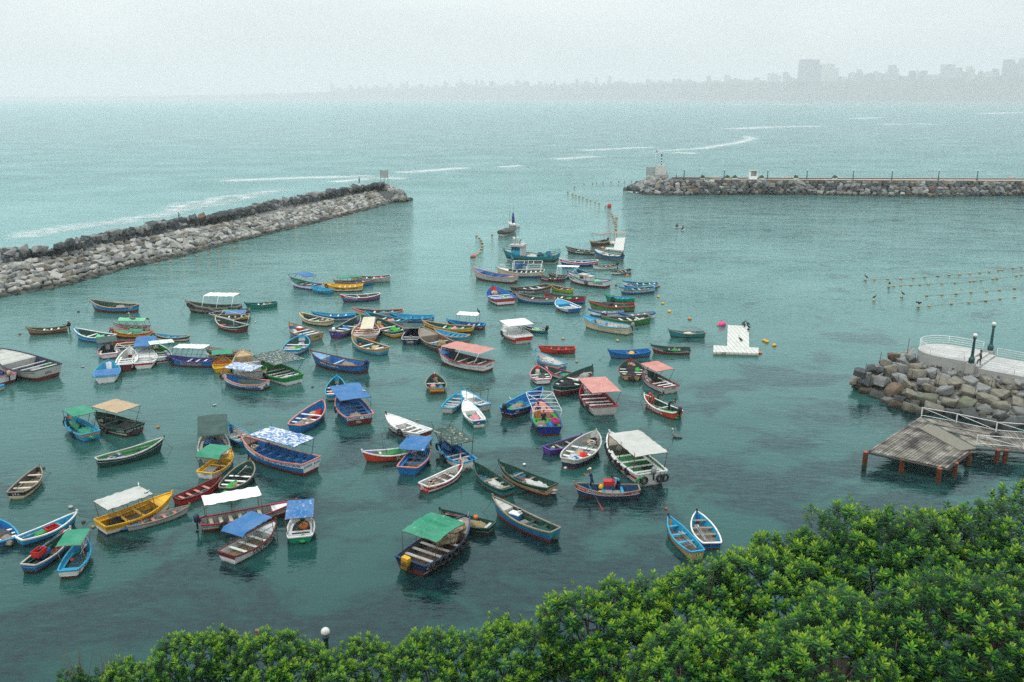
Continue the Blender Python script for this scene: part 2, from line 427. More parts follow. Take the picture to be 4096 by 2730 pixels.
    # name lettering draped on the planking or the transom
    for tx in txt:
        where, a0, v, size, col, body = tx
        gv, gf, w = text_geo(body); m_ = MB(); vs = []
        if where == 's':
            sd = camside; dr = 1 if sd < 0 else -1
            tt = a0 if dr > 0 else 1 - a0               # a0: fraction from the left end seen from outside
            size = min(size, max(.05, (.97 - a0) * L / w)); x0 = -L / 2 + L * tt
            for X, Y, _ in gv:
                x = x0 + dr * X * size; t = min(.99, H.t_of_x(x, .8))
                f = fv(t, v) + (Y - .5) * size / (H.zs(t) - ZB); q = H.pt(t, f, sd); q.x = x; q.y += sd * .02; vs.append(q)
            fl_ = gf
        else:
            hw = H.pt(0, fv(0, v - .1)).y * .95; size = min(size, hw / (abs(a0) + w / 2))
            for X, Y, _ in gv:
                f = fv(0, v) + (Y - .5) * size / (H.zs(0) - ZB); q = H.pt(0, f, 1); q.y = (a0 - (X - w / 2)) * size; q.x -= .02; vs.append(q)
            fl_ = gf
        m_.add(vs, fl_, 0); m_.build('lettering', paint(col, .05), root)
    # canopy
    if c: canopy(H, root, Mi, z, c)
    if mot:
        m_ = MB(); y0 = 0.0; p = H.pt(0, 1, 1)
        cw = [(.02, -.28), (.16, -.26), (.21, -.05), (.20, .16), (.12, .27), (.02, .29)]
        m_.lathe((p.x - .22, y0, p.z + .28), cw, 10, 0); m_.box((p.x - .2, y0, p.z - .2), (.12, .1, .7), 1); m_.box((p.x - .02, y0, p.z + .05), (.16, .22, .3), 1)
        m_.box((p.x - .24, y0, -.02), (.2, .05, .2), 1); m_.tube([(p.x - .05, y0, p.z + .2), (p.x + .5, y0 + .1, p.z + .3)], .03, 6, 1)
        m_.build('outboard_motor', [paint(mot, .2), RUBBER], root)
    short = s or label
    for i, t in enumerate(sorted(tyres)):
        q = H.pt(t, .80, camside) + Vector((0, camside * .10, 0)); m_ = MB(); m_.torus((0, 0, 0), .25, .085, (0, 1, 0), 0)
        m_.tube([(0, 0, .3), (0, -camside * .08, H.zs(t) - q.z + .03)], .02, 5, 1)
        o = m_.build('tyre_fender', [RUBBER, ROPE], None, M @ q, rz)
        tag(o, f'{ORD[i] + " from stern, " if len(tyres) > 1 else ""}black tyre on the side of the {short}', 'tyre', 'tyres hung on boats as fenders')
    for i, (u, col) in enumerate(ttyres):
        q = H.pt(0, .62, 1); q = Vector((q.x - .12, u * q.y, q.z)); m_ = MB(); m_.torus((0, 0, 0), .27, .09, (1, 0, 0), 0)
        m_.tube([(0, 0, .3), (.08, 0, H.zs(0) - q.z + .05)], .02, 5, 1)
        o = m_.build('tyre_fender', [paint(col, .1) if col != 'BK' else RUBBER, ROPE], None, M @ q, rz)
        tag(o, f'{CNAME[col]} tyre on the transom of the {short}, {ORD[i]} from its left corner', 'tyre', 'tyres hung on boats as fenders')
    if extra: extra(H, root, M, Mi)
    seen = {}
    for cg in cargo: load(z, H, M, Mi, rz, zf, short, cg, seen)
    BOATS.append((root, H)); return root, H, M

ORD = ['first', 'second', 'third', 'fourth', 'fifth', 'sixth', 'seventh', 'eighth', 'ninth']

def canopy(H, root, Mi, z, c):
    """c: f, r = photo points of the middle of the front and rear edge; w width / beam; h height above the rail"""
    h = c.get('h', 1.12); hc = H.F + h
    pf = Mi @ at_z(z, *c['f'], hc); pr = Mi @ at_z(z, *c['r'], hc)
    w = c.get('w', .95) * H.B / 2; tilt = c.get('tilt', 0.0); sag = c.get('sag', .04); arch = c.get('arch', 0.0)
    yo = (pf.y + pr.y) / 2 * .6; pf.y = pr.y = yo; nx, ny = 22, 14; kd = H.L * 3.7; amp = c.get('wr', .035)
    P = lambda u, v: Vector((pr.x + (pf.x - pr.x) * u, yo + (v * 2 - 1) * w,
                             hc + tilt * (u - .5) + arch * math.sin(PI * v) + c.get('archx', 0) * math.sin(PI * u)
                             - sag * math.sin(PI * u) * math.sin(PI * v) + c.get('fold', 0) * math.sin(u * c.get('fn', 20)) * math.sin(PI * v)
                             + amp * (mnoise.noise(Vector((u * 5, v * 4, kd))) + .6 * mnoise.noise(Vector((u * 11, v * 3, kd + 9)))) - .05 * (abs(v - .5) > .49) * abs(math.sin(u * 16 + kd)) - .035 * abs(math.sin(u * PI * 3)) * math.sin(PI * v) - c.get('drop', 0) * max(0, .14 - u) / .14))
    pm = POLES[c.get('pc', 'K')]; th = .025; pr_ = c.get('pr', .022)
    if c.get('col'):
        mb = MB(); vs = []
        for off in (0, -th):
            for i in range(nx + 1):
                for j in range(ny + 1): vs.append(P(i / nx, j / ny) + Vector((0, 0, off)))
        n1 = (nx + 1) * (ny + 1); fs = []
        for i in range(nx):
            for j in range(ny):
                a = i * (ny + 1) + j; q = (a, a + ny + 1, a + ny + 2, a + 1)
                fs.append(q); fs.append(tuple(n1 + k for k in q[::-1]))
        rim = [i * (ny + 1) for i in range(nx + 1)] + [nx * (ny + 1) + j for j in range(1, ny + 1)] + [i * (ny + 1) + ny for i in range(nx - 1, -1, -1)] + [j for j in range(ny - 1, 0, -1)]
        for a, b in zip(rim, rim[1:] + rim[:1]): fs.append((a, n1 + a, n1 + b, b))
        mb.add(vs, fs, 0)
        mat = sheetm(c['col'], c.get('c2', 'W'), c.get('amt', .35))
        mb.build('canopy', mat, root)
    fr = MB()
    ed = [[P(i / nx, 0) for i in range(nx + 1)], [P(i / nx, 1) for i in range(nx + 1)], [P(0, j / ny) for j in range(ny + 1)], [P(1, j / ny) for j in range(ny + 1)]]
    for e in ed: fr.tube([q - Vector((0, 0, .035)) for q in e], pr_, 5)
    for u in c.get('bars', ()): fr.tube([P(u, j / ny) - Vector((0, 0, .03)) for j in range(ny + 1)], pr_, 5)
    if c.get('mid'):
        for v in (0, 1):
            a, b = P(0, v), P(1, v); zz = H.F + h * .42; fr.tube([(a.x, a.y, zz), (b.x, b.y, zz)], pr_ * .8, 5)
    fr.build('canopy_frame', pm, root)
    np_ = c.get('n', 2); up = c.get('up', 0.0)
    for k in range(np_):
        u = .02 + .96 * k / max(1, np_ - 1)
        for v in (0, 1):
            a = P(u, v); t = min(.97, max(.005, H.t_of_x(a.x))); b = H.pt(t, 1, 1 if v else -1)
            m_ = MB(); m_.tube([(b.x, b.y * .97, b.z - .05), (a.x, a.y, a.z + up)], pr_, 6); m_.build('canopy_post', pm, root)

def lump(rx, ry, rz, seed, rough=.28, n=14, m=8):
    vs, fs = [(0, 0, rz)], []; sv = Vector((seed * 3.1, seed * 1.7, 0))
    for i in range(1, m + 1):
        ph = PI / 2 * i / m
        for k in range(n):
            th = 2 * PI * k / n; d = Vector((math.cos(th) * math.sin(ph), math.sin(th) * math.sin(ph), math.cos(ph)))
            q = 1 + rough * mnoise.noise(d * 2.1 + sv) + rough * .6 * mnoise.noise(d * 5.3 + sv)
            vs.append((d.x * rx * q, d.y * ry * q, max(0, d.z * rz * q)))
    for k in range(n): fs.append((0, 1 + k, 1 + (k + 1) % n))
    for i in range(m - 1):
        for k in range(n):
            k2 = (k + 1) % n; fs.append((1 + i * n + k, 1 + (i + 1) * n + k, 1 + (i + 1) * n + k2, 1 + i * n + k2))
    fs.append(tuple(1 + (m - 1) * n + k for k in range(n - 1, -1, -1)))
    return vs, fs

CARGO_N = [0]
def load(z, H, M, Mi, rz, zf, short, cg, seen):
    kind, x, y, col, size = cg[:5]; ang = cg[5] if len(cg) > 5 else 0.0; CARGO_N[0] += 1; sd = CARGO_N[0]
    lift = cg[6] if len(cg) > 6 else 0.0
    w = at_z(z, x, y, (zf + .35 * size + .1 if kind not in ('oar', 'pole') else H.F + .05) + lift); q = Mi @ w
    t = min(.86, max(.06, H.t_of_x(q.x, .7))); bi = min(H.pt(max(.02, t - .3 * size / H.L), .55, 1, .09).y, H.pt(min(.97, t + .35 * size / H.L), .55, 1, .09).y)
    if kind in ('net', 'tarp', 'bag', 'crate', 'cooler', 'bucket', 'ball', 'board', 'rope'):
        fy = dict(net=.56, tarp=.5, bag=.45, crate=.36, cooler=.36, bucket=.45, ball=.5, board=.3, rope=.5)[kind]; size = min(size, bi * .97 / fy) if kind not in ('net', 'tarp') else size
        lim = max(0.0, bi - min(size * fy, bi)); q.y = max(-lim, min(lim, q.y)); q.x = min(H.L * .30, max(-H.L / 2 + size * .45, q.x))
    sy = min(1.0, bi * 1.0 / (size * .56))
    q.z = zf + .02 + lift; w = M @ q; mb = MB(); lab = ''; cat = ''; nm = ''
    a = rz + ang; cn = CNAME[col]; k = (kind, col); seen[k] = seen.get(k, 0) + 1
    pre = '' if seen[k] == 1 else ('another ' if seen[k] == 2 else 'third ')
    if kind == 'net':
        mb.add(*lump(size * .62, size * .46 * sy, min(.10 + size * .40 * sy, max(size * .34, (H.zs(t) - zf) * (.95 if size > .8 else .6))), sd, .22, 18, 9), 0, True); mb.add([(p[0] * .45 + .2 * size, p[1] * .36 * sy, p[2] * .72) for p in lump(size, size, min(.12 + size * .5 * sy, max(size * .55, (H.zs(t) - zf))), sd + 5, .3, 16, 8)[0]], lump(1, 1, 1, 1, .4, 16, 8)[1], 0, True)
        mats = [netm(col)]; nm, cat, lab = 'fishing_net', 'fishing net', f'{pre}heap of {cn} fishing net in the {short}'
    elif kind == 'tarp':
        mb.add(*lump(size * .7, size * .46 * sy, size * .24, sd, .5, 20, 9), 0, True); mats = [sheetm(col, 'DK', .15)]
        nm, cat, lab = 'tarpaulin', 'tarpaulin', f'{pre}crumpled {cn} tarpaulin in the {short}'
    elif kind == 'bag':
        mb.add(*lump(size * .5, size * .42, size * .5, sd, .22), 0, True); mats = [paint(col, .1)]
        nm, cat, lab = 'sack', 'sack', f'{pre}full {cn} sack in the {short}'
    elif kind == 'crate':
        d = (size, size * .66, size * .5); th = .03
        mb.box((0, 0, .03), (d[0], d[1], .04)); 
        for sx in (-1, 1): mb.box((sx * d[0] / 2, 0, d[2] / 2), (th, d[1] + th, d[2])); mb.box((0, sx * d[1] / 2, d[2] / 2), (d[0] - th, th, d[2] - .004))
        mb.box((0, 0, d[2] - .02), (d[0] + .07, d[1] + .07, .035)) if len(cg) > 7 else None
        mats = [paint(col, .12)]; nm, cat, lab = 'crate', 'crate', f'{pre}{cn} plastic crate in the {short}'
    elif kind == 'cooler':
        mb.box((0, 0, size * .26), (size, size * .66, size * .5), 0); mb.box((0, 0, size * .55), (size * 1.04, size * .7, size * .1), 1)
        mats = [paint(col, .12), paint('W', .15)]; nm, cat, lab = 'cooler_box', 'cooler', f'{pre}{cn} cooler box in the {short}'
    elif kind == 'bucket':
        mb.lathe((0, 0, 0), [(size * .34, 0), (size * .42, size), (size * .45, size), (size * .40, size * .98), (size * .33, .05), (.01, .05)], 14, 0)
        mats = [paint(col, .08)]; nm, cat, lab = 'bucket', 'bucket', f'{pre}{cn} bucket in the {short}'
    elif kind == 'ball':
        mb.ball((0, 0, size * .5), size * .5, 0); mb.torus((0, 0, size * 1.02), size * .1, size * .03, (1, 0, 0), 0)
        mats = [paint(col, .15)]; nm, cat, lab = 'float_ball', 'float', f'{pre}{cn} ball float in the {short}'
    elif kind in ('oar', 'pole'):
        q.y = max(-H.B * .22, min(H.B * .22, q.y)); q.x = max(-.2 * H.L, min(.2 * H.L, q.x)); Ls = min(size, H.L * .62); size = Ls; q.z = H.zs(t) - .06 + lift; w = M @ q
        mb.tube([(-Ls / 2, 0, .02), (Ls * .3, 0, .02)], .028, 6, 0)
        mb.add([(Ls * .28, -.03, .03), (Ls * .5, -.075, .03), (Ls * .5, .075, .03), (Ls * .28, .03, .03), (Ls * .28, -.03, .005), (Ls * .5, -.075, .005), (Ls * .5, .075, .005), (Ls * .28, .03, .005)],
               [(0, 1, 2, 3), (7, 6, 5, 4), (0, 4, 5, 1), (1, 5, 6, 2), (2, 6, 7, 3), (3, 7, 4, 0)], 1)
        mats = [paint(col, .15), paint(cg[7] if len(cg) > 7 else col, .15)]
        nm, cat, lab = 'oar', 'oar', f'{pre}{cn} oar laid in the {short}'
    elif kind == 'rope':
        for i in range(5): mb.torus((random.uniform(-.1, .1), random.uniform(-.1, .1), .04 + .05 * i), size * (.5 - .04 * i), .03, (random.uniform(-.2, .2), random.uniform(-.2, .2), 1), 0, 16, 5)
        mats = [paint(col, .1)]; nm, cat, lab = 'rope_coil', 'rope', f'{pre}coil of {cn} rope in the {short}'
    elif kind == 'board':
        mb.box((0, 0, .03), (size, size * .55, .05)); q.z = zf + .1 + lift; w = M @ q; mats = [paint(col, .3)]
        nm, cat, lab = 'loose_board', 'board', f'{pre}{cn} board lying in the {short}'
    o = mb.build(nm, mats, None, w, a)
    tag(o, lab, cat, {'net': 'fishing nets heaped in the boats', 'oar': 'oars laid in the boats'}.get(kind))
    return o
def seat_back(H, root, t, sd):
    zt = H.zs(t) - .2; p = H.pt(t, H.f_of_z(t, zt), sd, .06); m = MB()
    y = p.y * .52; w = abs(p.y) * .62
    m.box((p.x - .14, y, zt + .22), (.03, w, .36)); m.box((p.x - .14, y, zt + .41), (.031, w * .7, .05))
    m.build('seat_back', paint('BL', .3), root)
def yellow_box(H, M):
    p = H.pt(0, 1, 1); m = MB(); m.box((0, 0, 0), (.36, .5, .8), 0, Matrix.Rotation(.12, 3, 'X'))
    for z in (-.15, .15): m.box((0, 0, z), (.38, .53, .03), 1, Matrix.Rotation(.12, 3, 'X'))
    m.tube([(.1, 0, -.4), (.12, 0, -.95)], .05, 6, 1)
    o = m.build('motor_cover', [paint('YL', .25), RUBBER], None, M @ Vector((p.x - .22, .12 * p.y, p.z - .02)), math.atan2(M[1][0], M[0][0]))
    tag(o, 'yellow cover tied over the motor on the big navy boat', 'cover')

def sweep(a, b, c1, c2, lab):
    A_, B_ = at_z(*a), at_z(*b); d = B_ - A_; L_ = d.length; m = MB(); m.tube([Vector(), d * .72], .03, 6, 0); n_ = d.normalized().cross(Vector((0, 0, 1))).normalized() * .08
    p, q, u = d * .66, d, Vector((0, 0, .02)); m.add([p - n_ * .4 + u, q - n_ + u, q + n_ + u, p + n_ * .4 + u, p - n_ * .4 - u, q - n_ - u, q + n_ - u, p + n_ * .4 - u], [(0, 1, 2, 3), (7, 6, 5, 4), (0, 4, 5, 1), (1, 5, 6, 2), (2, 6, 7, 3), (3, 7, 4, 0)], 1)
    tag(m.build('oar', [paint(c1, .15), paint(c2, .15)], None, A_), lab, 'oar', 'oars laid in the boats')
# ------------------------------------------------------------------ the boats, left to right, far to near
FB, RB, PB = 'fishing_boat', 'rowing_boat', 'passenger_boat'
boat('A', (1200, 497), (1838, 572), FB, 'blue and light blue fishing boat with brown bottom, alone near the left breakwater', [('BL', .36), ('CY', .22), ('DR', .42)], 'TN', 'DG',
     s='lone blue boat near the breakwater', st=.45, th=(2, 'DG'), txt=[('s', .05, .80, .24, 'W', 'LOURDES'), ('s', .90, .80, .22, 'W', 'CHS')],
     cargo=[('net', 1640, 575, 'GY', 1.5), ('net', 1745, 548, 'TN', .9), ('oar', 1450, 550, 'CY', 2.6, .1)])
boat('A', (348, 878), (905, 862), FB, 'narrow brown boat with black outboard motor and a gull, at far left', [('KH', .22), ('BR', .08), ('KH', .30), ('DR', .40)], 'KH', 'DG', bw=.33,
     s='narrow brown motor boat', mot='BK', txt=[('s', .60, .6, .2, 'DR', 'MARIA FELIX')], cargo=[('bag', 640, 885, 'OW', .5), ('net', 470, 888, 'WD', .8)])
boat('A', (995, 882), (1520, 985), FB, 'light blue boat with white rail and green net heap, left cluster', [('CY', .62), ('W', .05), ('BL', .33)], 'W', 'DG', knob='CY',
     s='light blue boat with white rail', st=.5, cargo=[('net', 1310, 990, 'LG', 1.5), ('net', 1130, 965, 'DG', 1.0), ('oar', 1410, 960, 'CY', 1.5, 1.0)])
boat('A', (1525, 820), (2000, 858), PB, 'greyish pink boat under an arched pale green awning, back of left cluster', [('PK', .3), ('OW', .4), ('DR', .3)], 'WD', 'WD', wear=.7, bw=.3,
     s='boat under arched pale green awning', th=(3, 'PK'), c=dict(f=(1570, 795), r=(1965, 785), col='LG', amt=.2, arch=.3, n=4, w=.85, h=1.1))
boat('A', (1478, 892), (2020, 935), FB, 'red and yellow boat half covered by a bright green tarpaulin', [('RD', .2), ('YL', .38), ('DR', .42)], 'RD', 'LG',
     s='red and yellow boat with green tarp', bw=.34, th=(2, 'W'), tyres=[.95], c=dict(f=(1670, 965), r=(2000, 885), col='EM', amt=.08, arch=.32, n=0, w=.5, h=.28), cargo=[('ball', 1655, 938, 'W', .4)])
boat('A', (1490, 1052), (1960, 1030), FB, 'yellow boat with red rail and dark nets, wedged inside the left cluster', [('RD', .2), ('YL', .4), ('DR', .4)], 'RD', 'BK',
     s='yellow boat with red rail', bw=.3, cargo=[('net', 1750, 1040, 'DK', 1.5), ('net', 1650, 1055, 'DK', 1.0)])
boat('A', (1440, 1090), (1470, 1235), FB, 'white boat with pink rail and dark green awning over its bow', [('W', .7), ('PK', .15), ('DR', .15)], 'PK', 'DG', knob='PK',
     s='white boat with pink rail', bw=.42, th=(3, 'W', .02, .4), c=dict(f=(1425, 995), r=(1440, 1075), col='DG', c2='W', amt=.18, w=.95, n=2, h=1.0), side='W')
boat('A', (1745, 1140), (1670, 1372), FB, 'white boat with dark red stern and bare white pipe frame', [('W', .5), ('W', .15), ('DR', .35)], 'W', 'OW', trans=[('DR', 1)],
     s='white boat with dark red stern', bw=.36, th=(4, 'W', .05, .6), side='W', c=dict(f=(1690, 1080), r=(1690, 1140), n=2, pc='W', w=1.1, h=.85, pr=.03, bars=(.5,)))
boat('A', (1965, 1140), (1925, 1350), FB, 'white boat with bright red stripe on the stern and folded blue awning', [('W', .7), ('DR', .3)], 'W', 'OW', trans=[('W', .12), ('RD', .38), ('W', .5)],
     s='white boat with red stern stripe', bw=.4, th=(3, 'W', .03, .5), side='W', deck=(.55, 'W'), c=dict(f=(1990, 1000), r=(1900, 1130), col='BL', amt=.04, fold=.18, fn=9, w=.85, n=2, h=1.1))
boat('A', (2085, 1085), (2190, 1275), FB, 'white boat with pale green awning beside the one with blue lettered hull', [('W', .5), ('DR', .25), ('W', .25)], 'W', 'GR',
     s='white boat with pale green awning', bw=.42, th=(3, 'W'), side='W', wear=.5, c=dict(f=(2150, 1045), r=(2230, 1085), col='LG', c2='W', amt=.85, w=1.1, n=2, h=1.25))
boat('I', (1460, 300), (1418, 530), FB, 'small white boat covered by a blue tarpaulin, light blue bow', [('BL', .12), ('W', .78), ('DR', .1)], 'CY', 'CY',
     s='small boat under blue tarpaulin', bw=.46, th=(0, 'W'), knob='CY', trans=[('W', 1)], c=dict(f=(1450, 425), r=(1412, 515), col='BL', c2='GY', amt=.12, w=1.0, n=0, h=.06, sag=.06))
boat('I', (-10, 148), (648, 400), FB, 'big weathered white boat with navy interior at the left edge', [('OW', .2), ('BR', .05), ('OW', .4), ('DR', .35)], 'NV', 'NV', wear=.7, bw=.38,
     s='big weathered boat at left edge', th=(3, 'OW', .08, .5), deck=(.60, 'OW'), txt=[('t', .0, .6, .24, 'BK', 'CHO')], trans=[('OW', .62), ('DR', .38)],
     cargo=[('crate', 668, 365, 'BG', .75, .2, .35), ('tarp', 500, 370, 'GY', 1.6), ('board', 220, 345, 'W', 1.3), ('bag', 640, 385, 'OW', .6, 0, .15)])
boat('I', (-420, 335), (105, 510), FB, 'white boat with pink rail and tan outboard cut by the left edge', [('W', .65), ('DR', .35)], 'PK', 'DB', s='boat with tan outboard', mot='TN', th=(3, 'DB'), deck=(.6, 'W'),
     trans=[('W', .7), ('DR', .3)], cargo=[('net', -20, 470, 'WD', 1.1)])
boat('I', (-380, 590), (12, 655), RB, 'cream and blue rowing boat with only its stern in frame at far left', [('CY', .3), ('OW', .7)], 'CY', 'CY', th=(2, 'CY'))
boat('B', (303, 515), (1045, 578), PB, 'large dark boat with long white awning and tall thin mast', [('OW', .15), ('DK', .35), ('WD', .25), ('BK', .25)], 'WD', 'DG', wear=.7,
     s='large dark boat with white awning', bw=.27, th=(3, 'DG'), c=dict(f=(592, 425), r=(1060, 400), col='W', c2='TN', amt=.22, w=1.0, n=3, pc='W', h=1.5, pr=.035, sag=.02), tyres=[.93, .86, .14],
     cargo=[('net', 1060, 550, 'DG', 1.7, 0, .3), ('rope', 450, 555, 'TN', 1.0), ('pole', 968, 420, 'BK', .3)])
boat('B', (1102, 540), (1543, 532), FB, 'teal and green boat behind the tall mast boat, yellowish nets aboard', [('TQ', .5), ('EM', .5)], 'TQ', 'DG', s='teal and green boat', st=.5, bw=.34, cargo=[('net', 1440, 550, 'KH', 1.2), ('bag', 1330, 545, 'OG', .4)])
boat('B', (612, 615), (1172, 630), FB, 'dark blue boat with green tarp tied alongside the large dark boat', [('GY', .2), ('DB', .5), ('BR', .3)], 'WD', 'DG', s='dark blue boat with green tarp', bw=.3, cargo=[('tarp', 880, 640, 'GR', 2.0, 0, .2), ('net', 760, 645, 'WD', .8)])
boat('B', (680, 700), (1168, 705), FB, 'yellow hulled boat under a patched bright blue awning', [('YL', .55), ('DG', .2), ('DR', .25)], 'TN', 'DG', s='boat under patched blue awning', bw=.34,
     c=dict(f=(850, 665), r=(1110, 680), col='BL', amt=.32, w=1.1, n=3, pc='W', h=.9, sag=.1))
boat('B', (718, 728), (1082, 858), FB, 'dark red boat with white rail and three bare posts', [('DG', .35), ('W', .08), ('DR', .57)], 'OW', 'DG', s='dark red boat with white rail', bw=.40, th=(1, 'DG'), trans=[('DG', .35), ('DR', .65)],
     c=dict(f=(745, 655), r=(1080, 740), n=2, pc='W', w=.95, h=1.2, pr=.02), cargo=[('tarp', 890, 800, 'RO', .7)])
boat('B', (1725, 208), (2090, 298), PB, 'white and purple boat with arched blue awning, farthest left of the back row', [('PU', .18), ('W', .5), ('PU', .32)], 'PU', 'GR', s='boat with arched blue awning', bw=.36, th=(3, 'W'), deck=(.7, 'GR'),
     c=dict(f=(1790, 140), r=(2060, 175), col='BL', c2='W', amt=.28, archx=.35, w=.95, n=3, h=1.0), cargo=[('net', 1930, 285, 'DK', .9)])
boat('B', (2000, 312), (2272, 372), RB, 'small light blue rowing boat with red bottom in the back row', [('CY', .75), ('DR', .25)], 'CY', 'CY', th=(4, 'CY'), bw=.4)
boat('C', (483, 275), (1012, 303), FB, 'yellow boat with white waterline and black lettering, back row', [('YL', .58), ('W', .24), ('DR', .18)], 'YL', 'YL', s='yellow boat in the back row', th=(4, 'CR'), bw=.36, st=.75, wear=.25, deck=(.82, 'YL'),
     txt=[('s', .30, .74, .26, 'BK', 'VENTURA'), ('s', .68, .74, .22, 'BK', 'CO-12017')], tyres=[.93])
boat('C', (618, 240), (1140, 222), FB, 'grey boat with long green awning and nets at its stern', [('WD', .5), ('BL', .5)], 'WD', 'WD', s='grey boat with long green awning', wear=.6, bw=.3, st=.5,
     c=dict(f=(650, 190), r=(985, 180), col='EM', amt=.06, w=.9, n=3, h=.9), cargo=[('net', 1030, 225, 'TN', 1.2), ('net', 960, 225, 'LG', .8)])
boat('C', (825, 162), (1385, 178), FB, 'weathered whitish boat carrying red sacks, farthest in the back row', [('OW', 1.0)], 'OW', 'DG', s='weathered boat with red sacks', wear=.8, bw=.32, st=.55, cargo=[('bag', 1205, 188, 'HP', 1.0), ('bag', 1270, 183, 'HP', 1.1)])
boat('C', (703, 428), (1240, 418), FB, 'red, blue and brown boat lettered VICTORIA with white rail', [('RD', .40), ('BL', .34), ('DR', .26)], 'W', 'DG', s='red VICTORIA boat', st=.35, knob='RD', bw=.36, th=(2, 'W'), wear=.2,
     txt=[('s', .09, .80, .30, 'W', 'VICTORIA')], cargo=[('net', 1130, 445, 'DK', 1.5), ('oar', 940, 460, 'CY', 2.6, .05), ('oar', 1010, 440, 'RD', 2.2, -.05)])
boat('C', (160, 668), (578, 782), FB, 'cream double rail boat with green floor and brown net heaps', [('TN', .35), ('CR', .35), ('BR', .3)], 'CR', 'DG', s='cream boat with green floor', floor='LG', bw=.38, st=.6, knob='SM', cargo=[('net', 205, 710, 'DK', .9), ('net', 500, 765, 'BR', 1.4), ('net', 410, 790, 'LG', .9), ('oar', 350, 735, 'TN', 3.0)])
boat('C', (325, 660), (910, 692), FB, 'long bright blue boat with white lower planks and blue interior', [('BL', .55), ('OW', .3), ('DR', .15)], 'CY', 'CY', s='long bright blue boat', st=.5, bw=.28, txt=[('s', .55, .75, .2, 'DB', 'AGUSTA')], cargo=[('oar', 600, 690, 'TN', 3.0)])
boat('C', (872, 608), (1560, 638), FB, 'orange railed boat with green bow and two big net heaps', [('SM', .2), ('OW', .3), ('EM', .5)], 'SM', 'DG', s='orange railed boat', st=.5, bw=.3, knob='SM', cargo=[('net', 1330, 640, 'TQ', 1.7), ('net', 1420, 630, 'KH', 1.8), ('ball', 1100, 632, 'YL', .4)])
boat('C', (1045, 660), (1585, 775), FB, 'blue railed boat with dark ribbed interior and pinkish nets', [('CY', .2), ('GY', .4), ('SM', .25), ('BR', .15)], 'CY', 'DG', s='blue railed ribbed boat', st=.55, bw=.32, cargo=[('net', 1440, 755, 'SM', 1.2), ('net', 1270, 725, 'DG', 1.0)])
boat('C', (1372, 672), (1972, 722), FB, 'bright blue boat lettered LUPITA with light blue interior', [('BL', .42), ('W', .04), ('BL', .54)], 'CY', 'CY', s='bright blue LUPITA boat', st=.5, bw=.34, wear=.18, th=(2, 'CY'), txt=[('s', .32, .68, .30, 'W', 'LUPITA'), ('s', .87, .80, .24, 'W', 'CHS')], cargo=[('oar', 1640, 715, 'CY', 3.0), ('rope', 1790, 720, 'DK', .4)])
boat('C', (20, 812), (396, 962), FB, 'tan and blue boat with red cooler, stern lettered CHS', [('TN', .3), ('BL', .3), ('OW', .4)], 'WD', 'WD', s='tan and blue boat', bw=.36, trans=[('TN', 1)], txt=[('t', 0, .6, .24, 'BK', 'CHS I')], cargo=[('cooler', 240, 865, 'RD', .75, .1, .25), ('net', 120, 870, 'OW', .8), ('tarp', 350, 915, 'TQ', 1.1), ('net', 250, 930, 'BL', .5)])
boat('B', (1885, 972), (1722, 1178), FB, 'wide round boat with light blue rail, grey floor and green nets', [('CY', .3), ('OW', .25), ('BL', .3), ('DR', .15)], 'CY', 'DG', s='wide round light blue boat', floor='GY', bw=.50, st=.62, full=2.8, cargo=[('net', 1810, 1135, 'GR', 1.3), ('net', 1850, 1120, 'DK', .7), ('tarp', 1830, 1060, 'OW', 1.0), ('oar', 1890, 1075, 'W', 1.8, .4)])
boat('C', (975, 712), (632, 925), FB, 'purple boat with white covered outboard and blue sack', [('GY', .4), ('PU', .4), ('DR', .2)], 'GY', 'DG', s='purple boat with blue sack', bw=.32, trans=[('PU', .7), ('DR', .3)], mot='W', txt=[('t', .6, .6, .2, 'W', 'NIVA')], cargo=[('bag', 770, 860, 'BL', 1.3), ('net', 930, 765, 'WD', .9)])
boat('C', (1075, 775), (1036, 985), PB, 'white slatted boat under a torn cream awning lettered VAN', [('OW', .4), ('OG', .35), ('BR', .25)], 'OW', 'OG', s='boat with torn cream awning', wear=.8, bw=.52, st=.85, th=(6, 'W', .02, .8), c=dict(f=(1090, 735), r=(1110, 890), col='CR', c2='OW', amt=.4, w=.45, n=2, pc='W', h=.8, sag=.14))
boat('C', (1205, 745), (1515, 922), FB, 'dark green and yellow boat with fluffy bright green net, black net over the side', [('DG', .3), ('W', .15), ('YL', .35), ('DR', .2)], 'WD', 'DG', s='dark green and yellow boat', bw=.42, st=.72,
     cargo=[('net', 1480, 870, 'BG', 1.7, 0, .2), ('net', 1360, 905, 'BK', 1.5, 0, .1), ('net', 1290, 770, 'SM', .9), ('oar', 1250, 830, 'TN', 2.4)])
boat('C', (1715, 850), (1645, 1035), FB, 'small navy boat under a flat green awning, yellow flourish on its stern', [('OW', .2), ('NV', .8)], 'OW', 'NV', s='small navy boat', bw=.42, st=.8, th=(1, 'W'), trans=[('NV', 1)],
     txt=[('t', 0, .62, .26, 'W', 'Catita'), ('t', 0, .28, .20, 'YL', '~~~~~')], c=dict(f=(1720, 820), r=(1670, 880), col='DG', amt=.1, w=1.1, n=2, pc='W', h=.75), cargo=[('net', 1660, 990, 'DK', .9)])
boat('C', (1790, 860), (2170, 1105), FB, 'large grey black boat with one white thwart, coiled yellowish net aft', [('DK', .3), ('OW', .08), ('DK', .62)], 'WD', 'BR', s='large grey black boat', bw=.38, wear=.6, th=(1, 'OW', .3, .5), deck=(.68, 'WD'), cargo=[('net', 2090, 1055, 'KH', 1.3), ('tarp', 2010, 1050, 'CY', 1.0), ('net', 1860, 905, 'WD', .9), ('bag', 2160, 1060, 'OG', .6)])
